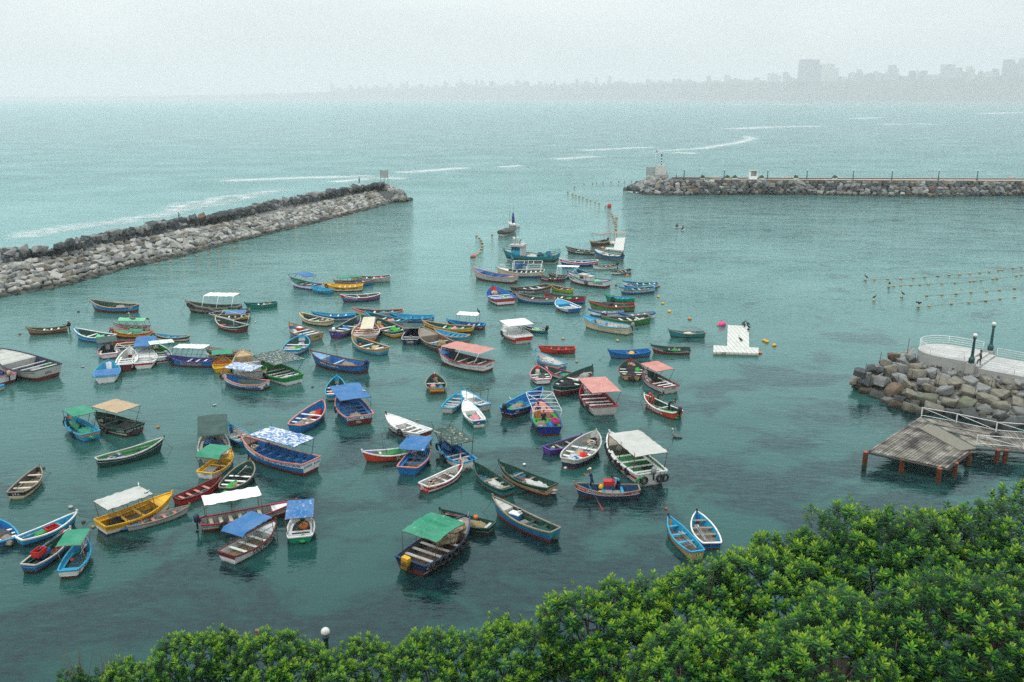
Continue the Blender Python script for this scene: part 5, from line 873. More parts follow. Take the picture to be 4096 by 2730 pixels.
foam([(-60, 972), (100, 946), (300, 912), (500, 880), (700, 846), (850, 822), (1050, 775), (1250, 745)], 8); foam([(540, 880), (680, 855), (745, 815), (850, 800)], 9); foam([(700, 845), (800, 825), (880, 790), (1000, 780), (1180, 752)], 9)
foam([(800, 728), (1000, 720), (1200, 712), (1400, 708), (1530, 700)], 14); foam([(1280, 735), (1500, 712), (1660, 716)], 12); foam([(1540, 692), (1660, 688), (1760, 680), (1900, 668)], 14)
foam([(1990, 670), (2100, 662)], 12); foam([(2290, 605), (2480, 595), (2650, 588)], 16); foam([(2480, 612), (2800, 596), (2960, 570), (3010, 555), (2960, 540)], 13)
foam([(2200, 640), (2400, 625)], 16); foam([(2860, 520), (3100, 508), (3350, 505)], 40); foam([(3500, 500), (3650, 495), (3760, 500)], 40); foam([(2690, 610), (2800, 616)], 18)
foam([(3100, 775), (3300, 779), (3380, 782)], 4); foam([(2490, 765), (2560, 772), (2640, 780)], 3); foam([(3900, 457), (4096, 450)], 60); foam([(3560, 410), (3800, 415), (4100, 416)], 60)
foam([(2850, 415), (3050, 421), (3300, 417)], 60); foam([(3380, 477), (3550, 470)], 40)
fm.from_pydata(fv_, [], ff_); uvl = fm.uv_layers.new(name='UVMap')
for p in fm.polygons:
    for li in p.loop_indices: uvl.data[li].uv = fu_[fm.loops[li].vertex_index]
fm.materials.append(FOAM); fo = bpy.data.objects.new('sea_foam', fm); COL.objects.link(fo)
tag(fo, 'white foam streaks on the open sea beyond the breakwaters', None, None, 'stuff')

# ------------------------------------------------------------------ boulders
def rock_mats():
    out = {}
    for nm, rgb in dict(pale=(.40, .39, .355), grey=(.235, .24, .232), dark=(.075, .085, .088), tan=(.215, .198, .155), rust=(.14, .095, .062), mossy=(.13, .135, .09)).items():
        m, nt, b = new_mat('rock_' + nm); v = objcoord(nt); g = nt.nodes.new('ShaderNodeNewGeometry'); sp = nt.nodes.new('ShaderNodeSeparateXYZ'); nt.links.new(g.outputs['Position'], sp.inputs[0])
        c = mixc(nt, 1.0, rgb, ramp(nt, noise(nt, v, 1.6, 6, .68), [(.3, .55), (.72, 1.25)]), 'MULTIPLY')
        c = mixc(nt, ramp(nt, noise(nt, v, 4, 4), [(.55, 0.0), (.75, .5)]), c, tuple(x * .45 for x in rgb))
        wet = N(nt, 'ShaderNodeMapRange', ins={1: .25, 2: .95, 3: .78, 4: 0.0}); nt.links.new(sp.outputs[2], wet.inputs[0])   # weed and wet up to the tide line
        c = mixc(nt, wet.outputs[0], c, (.022, .026, .018))
        nt.links.new(c, b.inputs['Base Color']); b.inputs['Roughness'].default_value = .85; bump(nt, b, noise(nt, v, 5, 6, .7), .7, .12); out[nm] = m
    return out
ROCK = rock_mats(); rng = random.Random(3); ROCKV = []
for k in range(12):
    bm = bmesh.new()
    for i in range(14):
        if i < 8: d = Vector(((i & 1) * 2 - 1, (i >> 1 & 1) * 2 - 1, (i >> 2) * 2 - 1)) * .66
        else: d = Vector((rng.gauss(0, 1), rng.gauss(0, 1), rng.gauss(0, 1))).normalized()
        bm.verts.new((d.x * 1.08 * rng.uniform(.5, 1.18), d.y * .86 * rng.uniform(.5, 1.18), d.z * .70 * rng.uniform(.6, 1.12)))
    bmesh.ops.convex_hull(bm, input=bm.verts); bmesh.ops.delete(bm, geom=[v for v in bm.verts if not v.link_faces], context='VERTS')
    bmesh.ops.bevel(bm, geom=bm.edges[:], offset=.045, segments=1, affect='EDGES')
    ROCKV.append(([v.co.copy() for v in bm.verts], [[v.index for v in f.verts] for f in (bm.verts.index_update(), bm.faces)[1]])); bm.free()
_rm = {}
def rock_mesh(k, mat):
    if (k, mat) not in _rm:
        m = MB(); m.add(*ROCKV[k], 0); _rm[(k, mat)] = m.mesh('boulder', [ROCK[mat]])
    return _rm[(k, mat)]
ROCKS = []                                     # (location, radius, euler, variant, material, place)
def put(p, r, mat, place, flat=True):
    ROCKS.append((Vector(p), r, (rng.uniform(-.5, .5), rng.uniform(-.5, .5), rng.uniform(0, 6.3)), rng.randrange(12), mat, place))
def along(pts, u):
    ls = [(b - a).length for a, b in zip(pts, pts[1:])]; d = u * sum(ls)
    for a, b, l in zip(pts, pts[1:], ls):
        if d <= l: return a.lerp(b, d / l)
        d -= l
    return pts[-1].copy()
def plen(pts): return sum((b - a).length for a, b in zip(pts, pts[1:]))
def pick(*w):
    x = rng.random() * sum(q for _, q in w)
    for n, q in w:
        x -= q
        if x <= 0: return n
    return w[0][0]
# left breakwater: toe, inner shoulder, gravel road, outer crest (all real positions found once from the picture)
toe = [at_z('Y', x, y, 0.0) for x, y in ((-60, 838), (0, 815), (330, 760), (700, 655), (1000, 590), (1300, 510), (1700, 415), (2000, 340), (2200, 285))]
sho = [at_z('Y', x, y, 2.9) for x, y in ((-60, 668), (0, 655), (330, 578), (620, 520), (1000, 457), (1300, 402), (1600, 342), (1900, 268), (2110, 222))]
rod = [at_z('Y', x, y, 3.1) for x, y in ((-60, 632), (0, 622), (300, 568), (500, 535), (800, 467), (1100, 410), (1400, 352), (1700, 292), (2000, 226), (2090, 212))]
crs = [at_z('Y', x, y, 5.0) for x, y in ((-60, 548), (0, 548), (270, 535), (480, 478), (730, 432), (1000, 376), (1200, 356), (1500, 284), (1800, 232), (2000, 196), (2130, 186))]
ext = lambda pts: [pts[0] + (pts[0] - pts[1]).normalized() * 12] + pts
toe, sho, rod, crs = ext(toe), ext(sho), ext(rod), ext(crs)
back = [p + Vector((-5.5, 4.5, -5.2)) for p in crs]
core = MB(); nn = 60
for pa, pb, o1, o2 in ((toe, sho, Vector((0, .6, -.6)), Vector((0, .5, -.45))), (sho, rod, Vector((0, .5, -.45)), Vector((0, 0, 0))), (rod, crs, Vector((0, 0, 0)), Vector((0, 1.0, -1.0))), (crs, back, Vector((0, 1, -1)), Vector((0, 0, 0)))):
    vs = []
    for i in range(nn + 1):
        vs += [along(pa, i / nn) + o1, along(pb, i / nn) + o2]
    core.add(vs, [(2 * i, 2 * i + 2, 2 * i + 3, 2 * i + 1) for i in range(nn)], 1 if pa is sho else 0)
vs = [along(q, 1.0) for q in (toe, sho, rod, crs, back)]; core.add(vs, [(0, 1, 2, 3, 4)], 0)
def gravel():
    m, nt, b = new_mat('gravel'); g = nt.nodes.new('ShaderNodeNewGeometry'); v = nt.nodes.new('ShaderNodeTexVoronoi'); v.inputs['Scale'].default_value = 2.2; nt.links.new(g.outputs['Position'], v.inputs['Vector'])
    c = mixc(nt, ramp(nt, v.outputs['Distance'], [(.1, 1.0), (.6, .25)]), (.06, .06, .058), (.34, .33, .30))
    nt.links.new(c, b.inputs['Base Color']); b.inputs['Roughness'].default_value = .95; bump(nt, b, v.outputs['Distance'], .8, .25); return m
GRAV = gravel()
core.build('breakwater', [ROCK['dark'], GRAV]); tag(bpy.data.objects['breakwater'], 'long rubble breakwater at left with a gravel road along its crest', 'breakwater')
n = int(plen(toe) / 1.22)
for i in range(n):
    for j in range(7):
        u = (i + .5 * (j % 2) + rng.uniform(-.2, .2)) / n; a, b_ = along(toe, min(1, max(0, u))), along(sho, min(1, max(0, u))); q = (j + rng.uniform(-.12, .12)) / 6.2
        p = a.lerp(b_, q); p.z += -.12; put(p, rng.uniform(.72, 1.22), pick(('pale', 6), ('grey', 4), ('tan', 2.2), ('rust', .12), ('dark', .4)) if j > 0 else pick(('tan', 2), ('mossy', 2), ('dark', 2), ('grey', 2)), 'inner slope of the left breakwater')
n = int(plen(crs) / 1.3)
for i in range(n):
    gap = abs((i + .5) / n - .155) < .012
    for j in range(7):
        u = (i + .5 * (j % 2) + rng.uniform(-.25, .25)) / n; u = min(1, max(0, u)); q = j / 5.0
        p = along(rod, u).lerp(along(crs, u), q) if q <= 1 else along(crs, u).lerp(along(back, u), (q - 1) * 1.6)
        p.z -= .55 - rng.uniform(0, .35)
        if gap and q > .4: continue
        put(p, rng.uniform(.72, 1.4), pick(('dark', 6), ('grey', 2.5), ('rust', .25), ('tan', .2)), 'dark outer wall of the left breakwater')
for i in range(260):                            # loose stones on the gravel road
    u = rng.random(); p = along(sho, u).lerp(along(rod, u), rng.random()); put(p, rng.uniform(.15, .38), pick(('grey', 3), ('dark', 2), ('pale', 1)), 'gravel road of the left breakwater')
tip = [along(q, 1.0) for q in (toe, sho, crs, back)]; tc = (tip[1] + tip[2]) / 2
tipe = at_z('Y', 2262, 268, 0.0); hd = (tipe - tc); hd.z = 0
for i in range(130):                            # rounded head
    a = rng.uniform(-1.7, 1.75); q = rng.random() ** .7; d = Matrix.Rotation(a, 3, 'Z') @ hd.normalized()
    R_ = hd.length * .86
    p = Vector((tc.x, tc.y, 0)) + d * R_ * q; p.z = 4.5 * (1 - q) ** .8 - .2; put(p, rng.uniform(1.0, 1.6), pick(('pale', 4), ('grey', 4), ('tan', 2), ('dark', .8)) if q < .85 else pick(('dark', 1), ('mossy', 1), ('tan', 1)), 'head of the left breakwater')
hm = MB(); hm.add([(p[0] + tc.x, p[1] + tc.y, p[2]) for p in lump(hd.length * .74, hd.length * .74, 3.2, 2, .05, 18, 6)[0]], lump(1, 1, 1, 2, .05, 18, 6)[1], 0)
tag(hm.build('breakwater_core', ROCK['dark']), 'rounded rubble core at the head of the left breakwater', 'breakwater')
# right breakwater
RZ = 4.0
rt = [at_z('Z', x, y, 0.0) for x, y in ((125, 246), (180, 256), (330, 262), (700, 256), (1050, 256), (1400, 262), (1800, 270), (2353, 262), (2700, 262))]
rs = [at_z('Z', x, y, RZ - .1) for x, y in ((300, 176), (330, 178), (400, 180), (720, 181), (1050, 182), (1400, 184), (1800, 186), (2353, 188), (2700, 189))]
rw_ = [at_z('Z', x, y, RZ) for x, y in ((340, 164), (500, 165), (720, 166), (1050, 167), (1400, 168), (1800, 169), (2353, 171), (2700, 172))]
n = int(plen(rt) / 1.75)
for i in range(n):
    for j in range(6):
        u = (i + .5 * (j % 2) + rng.uniform(-.2, .2)) / n; u = min(1, max(0, u)); p = along(rt, u).lerp(along(rs, u), j / 5.1); p.z -= .2; r5 = max(0, (u - .45) * 6)
        put(p, rng.uniform(.95, 1.5), pick(('grey', 4.5), ('dark', 5), ('tan', 1.2 + r5), ('rust', .5 + r5), ('pale', .7)) if j else pick(('dark', 3), ('rust', 1), ('mossy', .5)), 'side of the far right breakwater')
rtc = at_z('Z', 275, 160, RZ)
for i in range(95):
    a = rng.uniform(1.4, 5.3); q = rng.random() ** .7; d = Vector((math.cos(a), math.sin(a), 0)); R_ = 9.0
    p = Vector((rtc.x, rtc.y, 0)) + Vector((d.x * R_ * 1.25, d.y * R_ * .9, 0)) * q; p.z = 4.6 * (1 - q) ** .85 - .2; put(p, rng.uniform(1.1, 1.8), pick(('pale', 3.5), ('grey', 4), ('tan', 1.4)) if q < .6 else pick(('dark', 3), ('grey', 1)), 'head of the far right breakwater')
rc = MB(); vs = []
for i in range(41):
    a, b_, c_ = along(rt, i / 40), along(rs, i / 40), along(rw_, i / 40); vs += [a + Vector((0, .9, -.6)), b_ + Vector((0, .6, -.5)), b_ + Vector((0, .5, -.06)), Vector((c_.x, c_.y + 1.5, RZ - .06)), Vector((c_.x, c_.y + 7, -.5))]
for i in range(40):
    for k in range(4): rc.f.append([5 * i + k, 5 * i + 5 + k, 5 * i + 6 + k, 5 * i + 1 + k]); rc.m.append(0); rc.sm.append(False)
rc.v = [tuple(p) for p in vs]
lp = lump(9.5, 7.5, 3.4, 4, .05, 18, 6); rc.add([(p[0] + rtc.x, p[1] + rtc.y, p[2]) for p in lp[0]], lp[1], 0)
tag(rc.build('breakwater', ROCK['dark']), 'far rubble breakwater at right carrying a paved walkway with lamps', 'breakwater')
CONC = plain('concrete', (.34, .34, .32), .85); CONCW = plain('pale_concrete', (.50, .50, .47), .8); BRICKC = plain('brick_parapet', (.19, .12, .085), .9)
wk = MB(); vs = []
for i in range(41):
    b_, c_ = along(rs, i / 40), along(rw_, i / 40); vs += [Vector((b_.x, b_.y + .2, RZ)), Vector((c_.x, c_.y, RZ))]
wk.add(vs, [(2 * i, 2 * i + 2, 2 * i + 3, 2 * i + 1) for i in range(4, 40)], 0)
tag(wk.build('walkway', CONCW), 'paved walkway along the far right breakwater', None, None, 'structure')
for off, path, h, lab in ((.25, rs, .55, 'near'), (-.2, rw_, .5, 'far')):
    pm_ = MB(); vs = []
    for i in range(4 if path is rs else 0, 41):
        a = along(path, i / 40) + Vector((0, off, 0)); vs += [(a.x, a.y + dy, RZ + dz) for dy, dz in ((-.15, 0), (-.15, h - .1), (-.22, h - .1), (-.22, h), (.22, h), (.22, h - .1), (.15, h - .1), (.15, 0))]
    n_ = len(vs) // 8; pm_.add(vs, [(8 * i + k, 8 * i + 8 + k, 8 * i + 9 + k, 8 * i + 1 + k) for i in range(n_ - 1) for k in range(7)], [1 if k in (1, 2, 3, 4, 5) else 0 for i in range(n_ - 1) for k in range(7)])
    tag(pm_.build('parapet', [BRICKC, CONCW]), f'low brown parapet with pale coping on the {lab} side of the far walkway', 'parapet')
# ------------------------------------------------------------------ lamps
LGREEN = plain('lamp_green', (.006, .055, .055), .4); GLOBE = plain('white_globe', (.66, .67, .63), .3)
def lamp(p, h, label, group=None, s=1.0):
    r = empty('street_lamp', p); tag(r, label, 'street lamp', group); m = MB()
    m.lathe((0, 0, 0), [(.30 * s, 0), (.30 * s, .16 * h), (.24 * s, .18 * h), (.19 * s, .2 * h), (.16 * s, .25 * h), (.11 * s, .78 * h), (.13 * s, .79 * h), (.13 * s, .81 * h), (.19 * s, .83 * h), (.2 * s, .86 * h), (.12 * s, .865 * h)], 12)
    m.build('lamp_post', LGREEN, r); g = MB(); g.ball((0, 0, h * .86 + .21 * s), .225 * s, 0, 16, 12); g.build('globe', GLOBE, r)
    b = MB(); b.torus((0, 0, h * .86 + .15 * s), .222 * s, .012, (0, 0, 1)); b.build('globe_band', LGREEN, r)
for k, x in enumerate((408, 637, 885, 1110, 1374, 1596, 1862, 2083)):
    p = at_z('Z', x, 171 + .002 * x, RZ); lamp((p.x, p.y, RZ - .02), 3.3, f'dark green lamp post on the far walkway, {ORD[k]} from the beacon', 'lamp posts on the far walkway')
p = at_z('n', 1316, 2640, 1.0)
pl = at_y('n', 1309, 2522, 38.4); lamp((pl.x - .1, 38.4, .3), pl.z - .3 + .2, 'dark green lamp post with white globe rising behind the bushes, bottom left')
# far walkway furniture
def zx(x, y, h=RZ): return at_z('Z', x, y, h)
p = zx(802, 170); k_ = empty('kiosk', (p.x, p.y, RZ)); tag(k_, 'small white kiosk on the far walkway', 'kiosk')
m = MB()
for sx in (-1, 1):
    m.box((sx * 1.05, 0, 1.35), (.25, 1.6, 2.7)); 
m.box((0, -.7, .55), (1.85, .2, 1.1)); m.box((0, .72, 1.35), (1.85, .15, 2.7)); m.build('wall', paint('W', .1), k_); m = MB(); m.box((0, 0, 2.79), (2.6, 1.9, .18)); m.build('roof', paint('OW', .2), k_)
for k, x in enumerate((585, 997, 1840, 2275)):
    p = zx(x, 164); m = MB(); m.box((0, 0, .48), (2.3, .55, .1)); m.box((0, .25, .8), (2.3, .06, .4))
    for sx in (-.95, .95): m.box((sx, 0, .21), (.16, .5, .43))
    tag(m.build('bench', CONCW, None, (p.x, p.y - .6, RZ)), f'pale concrete bench on the far walkway, {ORD[k]} from the beacon', 'bench', 'benches on the far walkway')
# leaves for planters
PLANTM = plain('planter_leaves', (.05, .075, .03), .8)
for k, x in enumerate((513, 653, 697, 1047, 851, 1268)):
    p = zx(x, 168); r = empty('planter', (p.x, p.y - .3, RZ)); tag(r, f'low concrete planter with a grey green bush, {ORD[k]} along the far walkway' if k < 4 else f'small grey green bush planter near the {"kiosk" if k == 4 else "middle of the far walkway"}', 'planter', 'planters on the far walkway')
    m = MB(); m.box((0, 0, .2), (1.5, .7, .4)); m.build('trough', CONCW, r); m = MB(); m.add(*lump(.75, .4, .8, k + 40, .5), 0, False); m.v = [(a, b, c + .4) for a, b, c in m.v]; m.build('bush', PLANTM, r)
p = zx(276, 160); bc = empty('beacon', (p.x, p.y, RZ)); tag(bc, 'stone pedestal with a striped black and white harbour beacon', 'beacon')
m = MB(); m.box((0, 0, .5), (4.4, 3.2, 1.3)); m.build('plinth', CONC, bc)
m = MB(); b0, b1 = 1.5, 1.2; m.add([(-b0, -b0, 1.15), (b0, -b0, 1.15), (b0, b0, 1.15), (-b0, b0, 1.15), (-b1, -b1, 4.0), (b1, -b1, 4.0), (b1, b1, 4.0), (-b1, b1, 4.0)], [(0, 1, 5, 4), (1, 2, 6, 5), (2, 3, 7, 6), (3, 0, 4, 7), (4, 5, 6, 7)]); m.build('pedestal', CONCW, bc)
m = MB()
for k in range(7): m.lathe((0, 0, 4.0 + .42 * k), [(.17, 0), (.17, .42)], 10, k % 2)
m.lathe((0, 0, 6.94), [(.26, 0), (.26, .35), (.05, .55)], 10, 0); m.build('mast', [paint('BK', .0), paint('W', .0)], bc)
def slat_sign(p, w_, h_, leg, label):
    r = empty('slat_sign', p); tag(r, label, 'sign'); m = MB()
    for i in range(7): m.box((-w_ / 2 + w_ * (i + .5) / 7, 0, leg + h_ / 2), (w_ / 7 * .86, .08, h_))
    m.build('panel', plain('weathered_slats', (.33, .34, .33), .8), r); m = MB()
    for sx in (-.5, 0, .5): m.box((sx * w_, .08, (leg + h_) / 2), (.12, .09, leg + h_))
    m.build('frame', plain('slat_frame', (.16, .17, .16), .8), r)
p = zx(218, 158); slat_sign((p.x, p.y, RZ), 2.7, 2.7, .6, 'grey slatted sign panel beside the striped beacon')
p = at_y('Y', 2128, 185, tc.y + 1); slat_sign((p.x, tc.y + 1, p.z - .6), 2.15, 2.2, 2.1, 'grey slatted sign on legs at the head of the left breakwater')
p = zx(240, 150); m = MB(); m.tube([(0, 0, 0), (0, 0, 8.2)], .04, 5, 1); m.add([(0, 0, 8.2), (.75, .05, 8.0), (.7, .05, 7.5), (0, 0, 7.55), (0, .02, 8.2), (.75, .07, 8.0), (.7, .07, 7.5), (0, .02, 7.55)], [(0, 1, 2, 3), (7, 6, 5, 4)], 0)
tag(m.build('flag', [paint('SM', .0), POLES['W']], None, (p.x, p.y, RZ)), 'small salmon flag on a thin pole by the beacon', 'flag')
# ------------------------------------------------------------------ near promenade at right
PZ, PZ2 = 3.0, 2.55
def slab_obj(name, poly, z0, z1, mats, label):
    """poly listed counter-clockwise from above; top gets material 1"""
    m = MB(); n = len(poly); m.add([(p.x, p.y, z1) for p in poly], [tuple(range(n))], 1)
    m.add([(p.x, p.y, z1) for p in poly] + [(p.x, p.y, z0) for p in poly], [(i, n + i, n + (i + 1) % n, (i + 1) % n) for i in range(n)], 0)
    o = m.build(name, mats); tag(o, label, None, None, 'structure'); return o
T = lambda x, y, h=PZ: at_z('T', x, y, h)
# the near and far edge are parallel; the end is a half circle
nA, nB = T(1110, 640), T(1470, 706); dirn = (nB - nA).normalized(); fA = T(1460, 540); perp = Vector((-dirn.y, dirn.x, 0))
wdt = (fA - nA).dot(perp); endc = T(905, 545); s0 = (endc - nA).dot(dirn) + wdt / 2
def W2(s, q, z=PZ): p = nA + dirn * s + perp * q; return Vector((p.x, p.y, z))
sB = (nB - nA).dot(dirn)
arc = [W2(s0 - wdt / 2 * math.sin(a), wdt / 2 + wdt / 2 * math.cos(a)) for a in [PI * i / 16 for i in range(17)]]   # far corner round to near corner
def pave():
    m, nt, b = new_mat('promenade_paving'); tc = nt.nodes.new('ShaderNodeTexCoord'); mp = nt.nodes.new('ShaderNodeMapping'); mp.inputs['Rotation'].default_value = (0, 0, -math.atan2(dirn.y, dirn.x)); nt.links.new(tc.outputs['Object'], mp.inputs[0])
    br = nt.nodes.new('ShaderNodeTexBrick'); br.offset = 0; br.inputs['Scale'].default_value = .42; br.inputs['Mortar Size'].default_value = .008; br.inputs['Color1'].default_value = (.50, .50, .47, 1); br.inputs['Color2'].default_value = (.46, .46, .44, 1); br.inputs['Mortar'].default_value = (.2, .2, .19, 1); br.inputs['Brick Width'].default_value = 1; br.inputs['Row Height'].default_value = 1
    nt.links.new(mp.outputs[0], br.inputs['Vector']); c = mixc(nt, 1.0, br.outputs[0], ramp(nt, noise(nt, tc.outputs['Object'], .9, 6), [(.3, .75), (.7, 1.1)]), 'MULTIPLY'); nt.links.new(c, b.inputs['Base Color']); b.inputs['Roughness'].default_value = .85; return m
PAVE = pave()
slab_obj('promenade', arc + [W2(sB, 0), W2(sB, wdt)], 1.4, PZ, [CONC, PAVE], 'pale concrete promenade end with rounded corner')
slab_obj('promenade', [W2(sB + 1.2, -.05, PZ2), W2(sB + 30, -.05, PZ2), W2(sB + 30, wdt + .05, PZ2), W2(sB + 1.2, wdt + .05, PZ2)], 1.2, PZ2, [CONC, PAVE], 'lower pale concrete promenade running out of frame at right')
for k in range(2): slab_obj('step', [W2(sB + .003 + .6 * k, .04, 0), W2(sB + .597 + .6 * k, .04, 0), W2(sB + .597 + .6 * k, wdt - .04, 0), W2(sB + .003 + .6 * k, wdt - .04, 0)], 1.3, PZ - .15 * (k + 1), [CONC, PAVE], 'concrete step across the promenade')
def rail_run(pts, label, h=.95, nr=4, every=3.2, rmat=STEEL):
    r = empty('railing', pts[0]); tag(r, label, 'railing', None); base = pts[0]
    for k in range(nr):
        m = MB(); zz = h * (1 - k / nr) ; m.tube([p - base + Vector((0, 0, zz)) for p in pts], .032 if k == 0 else .024, 6); m.build('rail', rmat, r)
    L_ = plen(pts); n = max(1, round(L_ / every))
    for i in range(n + 1):
        p = along(pts, min(1, i / n)) - base; m = MB(); m.tube([p + Vector((0, 0, -.02)), p + Vector((0, 0, h))], .03, 6); m.build('rail_post', rmat, r)
    return r
ins = .12
arc2 = [W2(s0 - (wdt / 2 - ins) * math.sin(a), wdt / 2 + (wdt / 2 - ins) * math.cos(a)) for a in [PI * i / 20 for i in range(21)]]
rail_run([W2(sB - .05, wdt - ins)] + arc2 + [W2(sB - .25, ins)], 'white pipe railing around the rounded promenade end')
rail_run([W2(sB + 1.35, ins, PZ2), W2(sB + 29, ins, PZ2)], 'white pipe railing along the near side of the lower promenade')
rail_run([W2(sB + 1.35, wdt - ins, PZ2), W2(sB + 29, wdt - ins, PZ2)], 'white pipe railing along the far side of the lower promenade')
for q, lab in ((-.32, 'tall green lamp post at the near side of the promenade steps'), (wdt + .32, 'tall green lamp post at the far side of the promenade steps')):
    p = W2(sB + .55, q, 1.2); m = MB(); m.box((0, 0, .9), (.75, .75, 1.9)); tag(m.build('lamp_plinth', CONC, None, p, math.atan2(dirn.y, dirn.x)), 'square concrete plinth under the ' + lab[5:], 'plinth')
    lamp((p.x, p.y, 3.05), 3.1, lab, None, 1.0)
# riprap boulders around it
RB_ = [(250, 960, 1.0, 'rust'), (180, 930, .8, 'tan'), (330, 930, 1.3, 'dark'), (310, 1045, 1.1, 'rust'), (500, 935, 1.4, 'grey'), (590, 810, 1.4, 'tan'), (560, 730, 1.2, 'tan'), (725, 780, 1.2, 'grey'), (870, 765, 1.1, 'tan'), (980, 765, .8, 'grey'), (640, 650, 1.1, 'rust'), (720, 700, .9, 'grey'), (830, 650, 1.1, 'grey'),
       (690, 890, 1.4, 'grey'), (900, 850, 1.3, 'tan'), (1075, 835, 1.3, 'grey'), (980, 940, 1.2, 'grey'), (810, 980, 1.0, 'tan'), (635, 1040, 1.7, 'rust'), (440, 1090, 1.1, 'dark'), (830, 1080, 1.3, 'tan'), (1040, 1005, 1.2, 'tan'), (1020, 1140, 1.6, 'mossy'), (1180, 945, 1.3, 'tan'), (1230, 1040, 1.3, 'grey'), (1210, 885, 1.1, 'grey'),
       (1300, 850, 1.0, 'grey'), (1355, 960, 1.4, 'tan'), (1515, 955, 1.3, 'grey'), (1465, 1060, 1.5, 'tan'), (1275, 1175, 1.2, 'tan'), (1470, 1205, 1.8, 'mossy'), (1665, 1020, 1.4, 'grey'), (1725, 945, 1.3, 'tan'), (1870, 1080, 1.6, 'tan'), (1710, 1150, 1.5, 'tan'), (1940, 970, 1.4, 'tan'), (2020, 1075, .8, 'tan'), (2100, 1090, 1.1, 'grey'), (2035, 1185, 1.2, 'tan'),
       (1850, 1225, 1.3, 'tan'), (1690, 1270, 1.2, 'grey'), (1870, 1330, 1.4, 'grey'), (2060, 1305, 1.4, 'grey'), (670, 1210, 1.2, 'rust'), (850, 1245, 1.3, 'tan'), (1090, 1250, 1.4, 'tan'), (560, 1160, .9, 'grey'), (1300, 1310, 1.3, 'dark'), (1500, 1330, 1.4, 'dark'), (700, 1130, .9, 'dark'), (460, 800, .9, 'dark'), (380, 780, 1.0, 'dark'), (270, 840, 1.0, 'dark'), (420, 900, .7, 'mossy'), (2080, 960, 1.2, 'grey'), (1600, 880, 1.0, 'grey'), (1800, 900, 1.0, 'grey'), (1130, 780, .8, 'dark'), (1400, 900, .8, 'dark'), (1960, 1440, 1.5, 'dark'), (2110, 1420, 1.4, 'dark'), (1700, 1400, 1.4, 'dark')]
def rip_h(x, y):                                 # height of the slope: falls from the slab edge to the water
    top = 640 + (x - 885) * .245 if x > 885 else 640 + (885 - x) * .33
    bot = 1290 if x > 850 else 1290 - (850 - x) * .48
    return max(0, 2.0 * (1 - (y - top) / max(60, bot - top)))
for x, y, d, mat in RB_:
    h = rip_h(x, y); p = at_z('T', x, y, h * .9 + .15); ROCKS.append((p, d * .82, (rng.uniform(-.4, .4), rng.uniform(-.4, .4), rng.uniform(0, 6.3)), rng.randrange(12), mat, 'riprap below the white promenade'))
rp = []                                          # rubble bed under the boulders
for (x0, y0), (x1, y1) in (((885, 600), (130, 960)), ((900, 640), (420, 1150)), ((1100, 720), (900, 1330)), ((1500, 800), (1350, 1480)), ((2140, 930), (2140, 1560)), ((2500, 1000), (2500, 1700))):
    a = at_z('T', x0, y0, 1.9); b_ = at_z('T', x1, y1, -.3); rp.append((a, b_))
m = MB(); vs = []
for a, b_ in rp:
    for k in range(5): q = a.lerp(b_, k / 4); q.z -= .35; vs.append(q)
m.add(vs, [(5 * i + k, 5 * i + 5 + k, 5 * i + 6 + k, 5 * i + 1 + k) for i in range(len(rp) - 1) for k in range(4)], 0)
m.add([at_z('T', 885, 600, 1.7), at_z('T', 130, 960, -.6), at_z('T', 500, 700, .6), at_z('T', 860, 540, 1.5)], [(0, 1, 2, 3)], 0)
tag(m.build('rubble_bed', GRAV), 'dark rubble and small stones between the big boulders under the promenade', None, None, 'structure')
for i in range(230):                             # smaller rocks wedged between the big ones
    x = rng.uniform(200, 2180); top = 640 + abs(x - 885) * (.245 if x > 885 else .33); bot = 1330 if x > 850 else 1290 - (850 - x) * .48; y = rng.uniform(top + 60, bot)
    p = at_z('T', x, y, max(.1, rip_h(x, y) * .9 - .15)); put(p, rng.uniform(.3, .62), pick(('grey', 4), ('tan', 3.5), ('dark', 1.6), ('rust', .5), ('mossy', .4)), 'rock pile under the white promenade')
for i in range(90):
    x = rng.uniform(900, 2200); top = 640 + (x - 885) * .245; p = at_z('T', x, top + rng.uniform(20, 75), 1.95); put(p, rng.uniform(.12, .28), pick(('grey', 3), ('dark', 2), ('tan', 1)), 'rubble under the promenade wall')
m = MB()
for x, y, h in ((797, 585, 1.4), (485, 680, .8), (620, 720, .8), (315, 815, .8), (597, 890, .8), (683, 950, .9), (840, 905, .9), (1125, 850, 1.0), (767, 1060, 1.0), (1145, 985, .9), (1555, 1115, 1.1), (370, 940, .9), (1750, 1000, .8), (1420, 890, .6)):
    p = at_z('T', x, y, rip_h(x, y) + .3); m = MB(); m.tube([(0, 0, -.5), (.05, 0, h)], .03, 5); tag(m.build('iron_rod', plain('rust_dark', (.045, .03, .025), .8), None, p), 'rusty iron rod sticking out of the riprap boulders', 'rod', 'iron rods standing in the riprap')
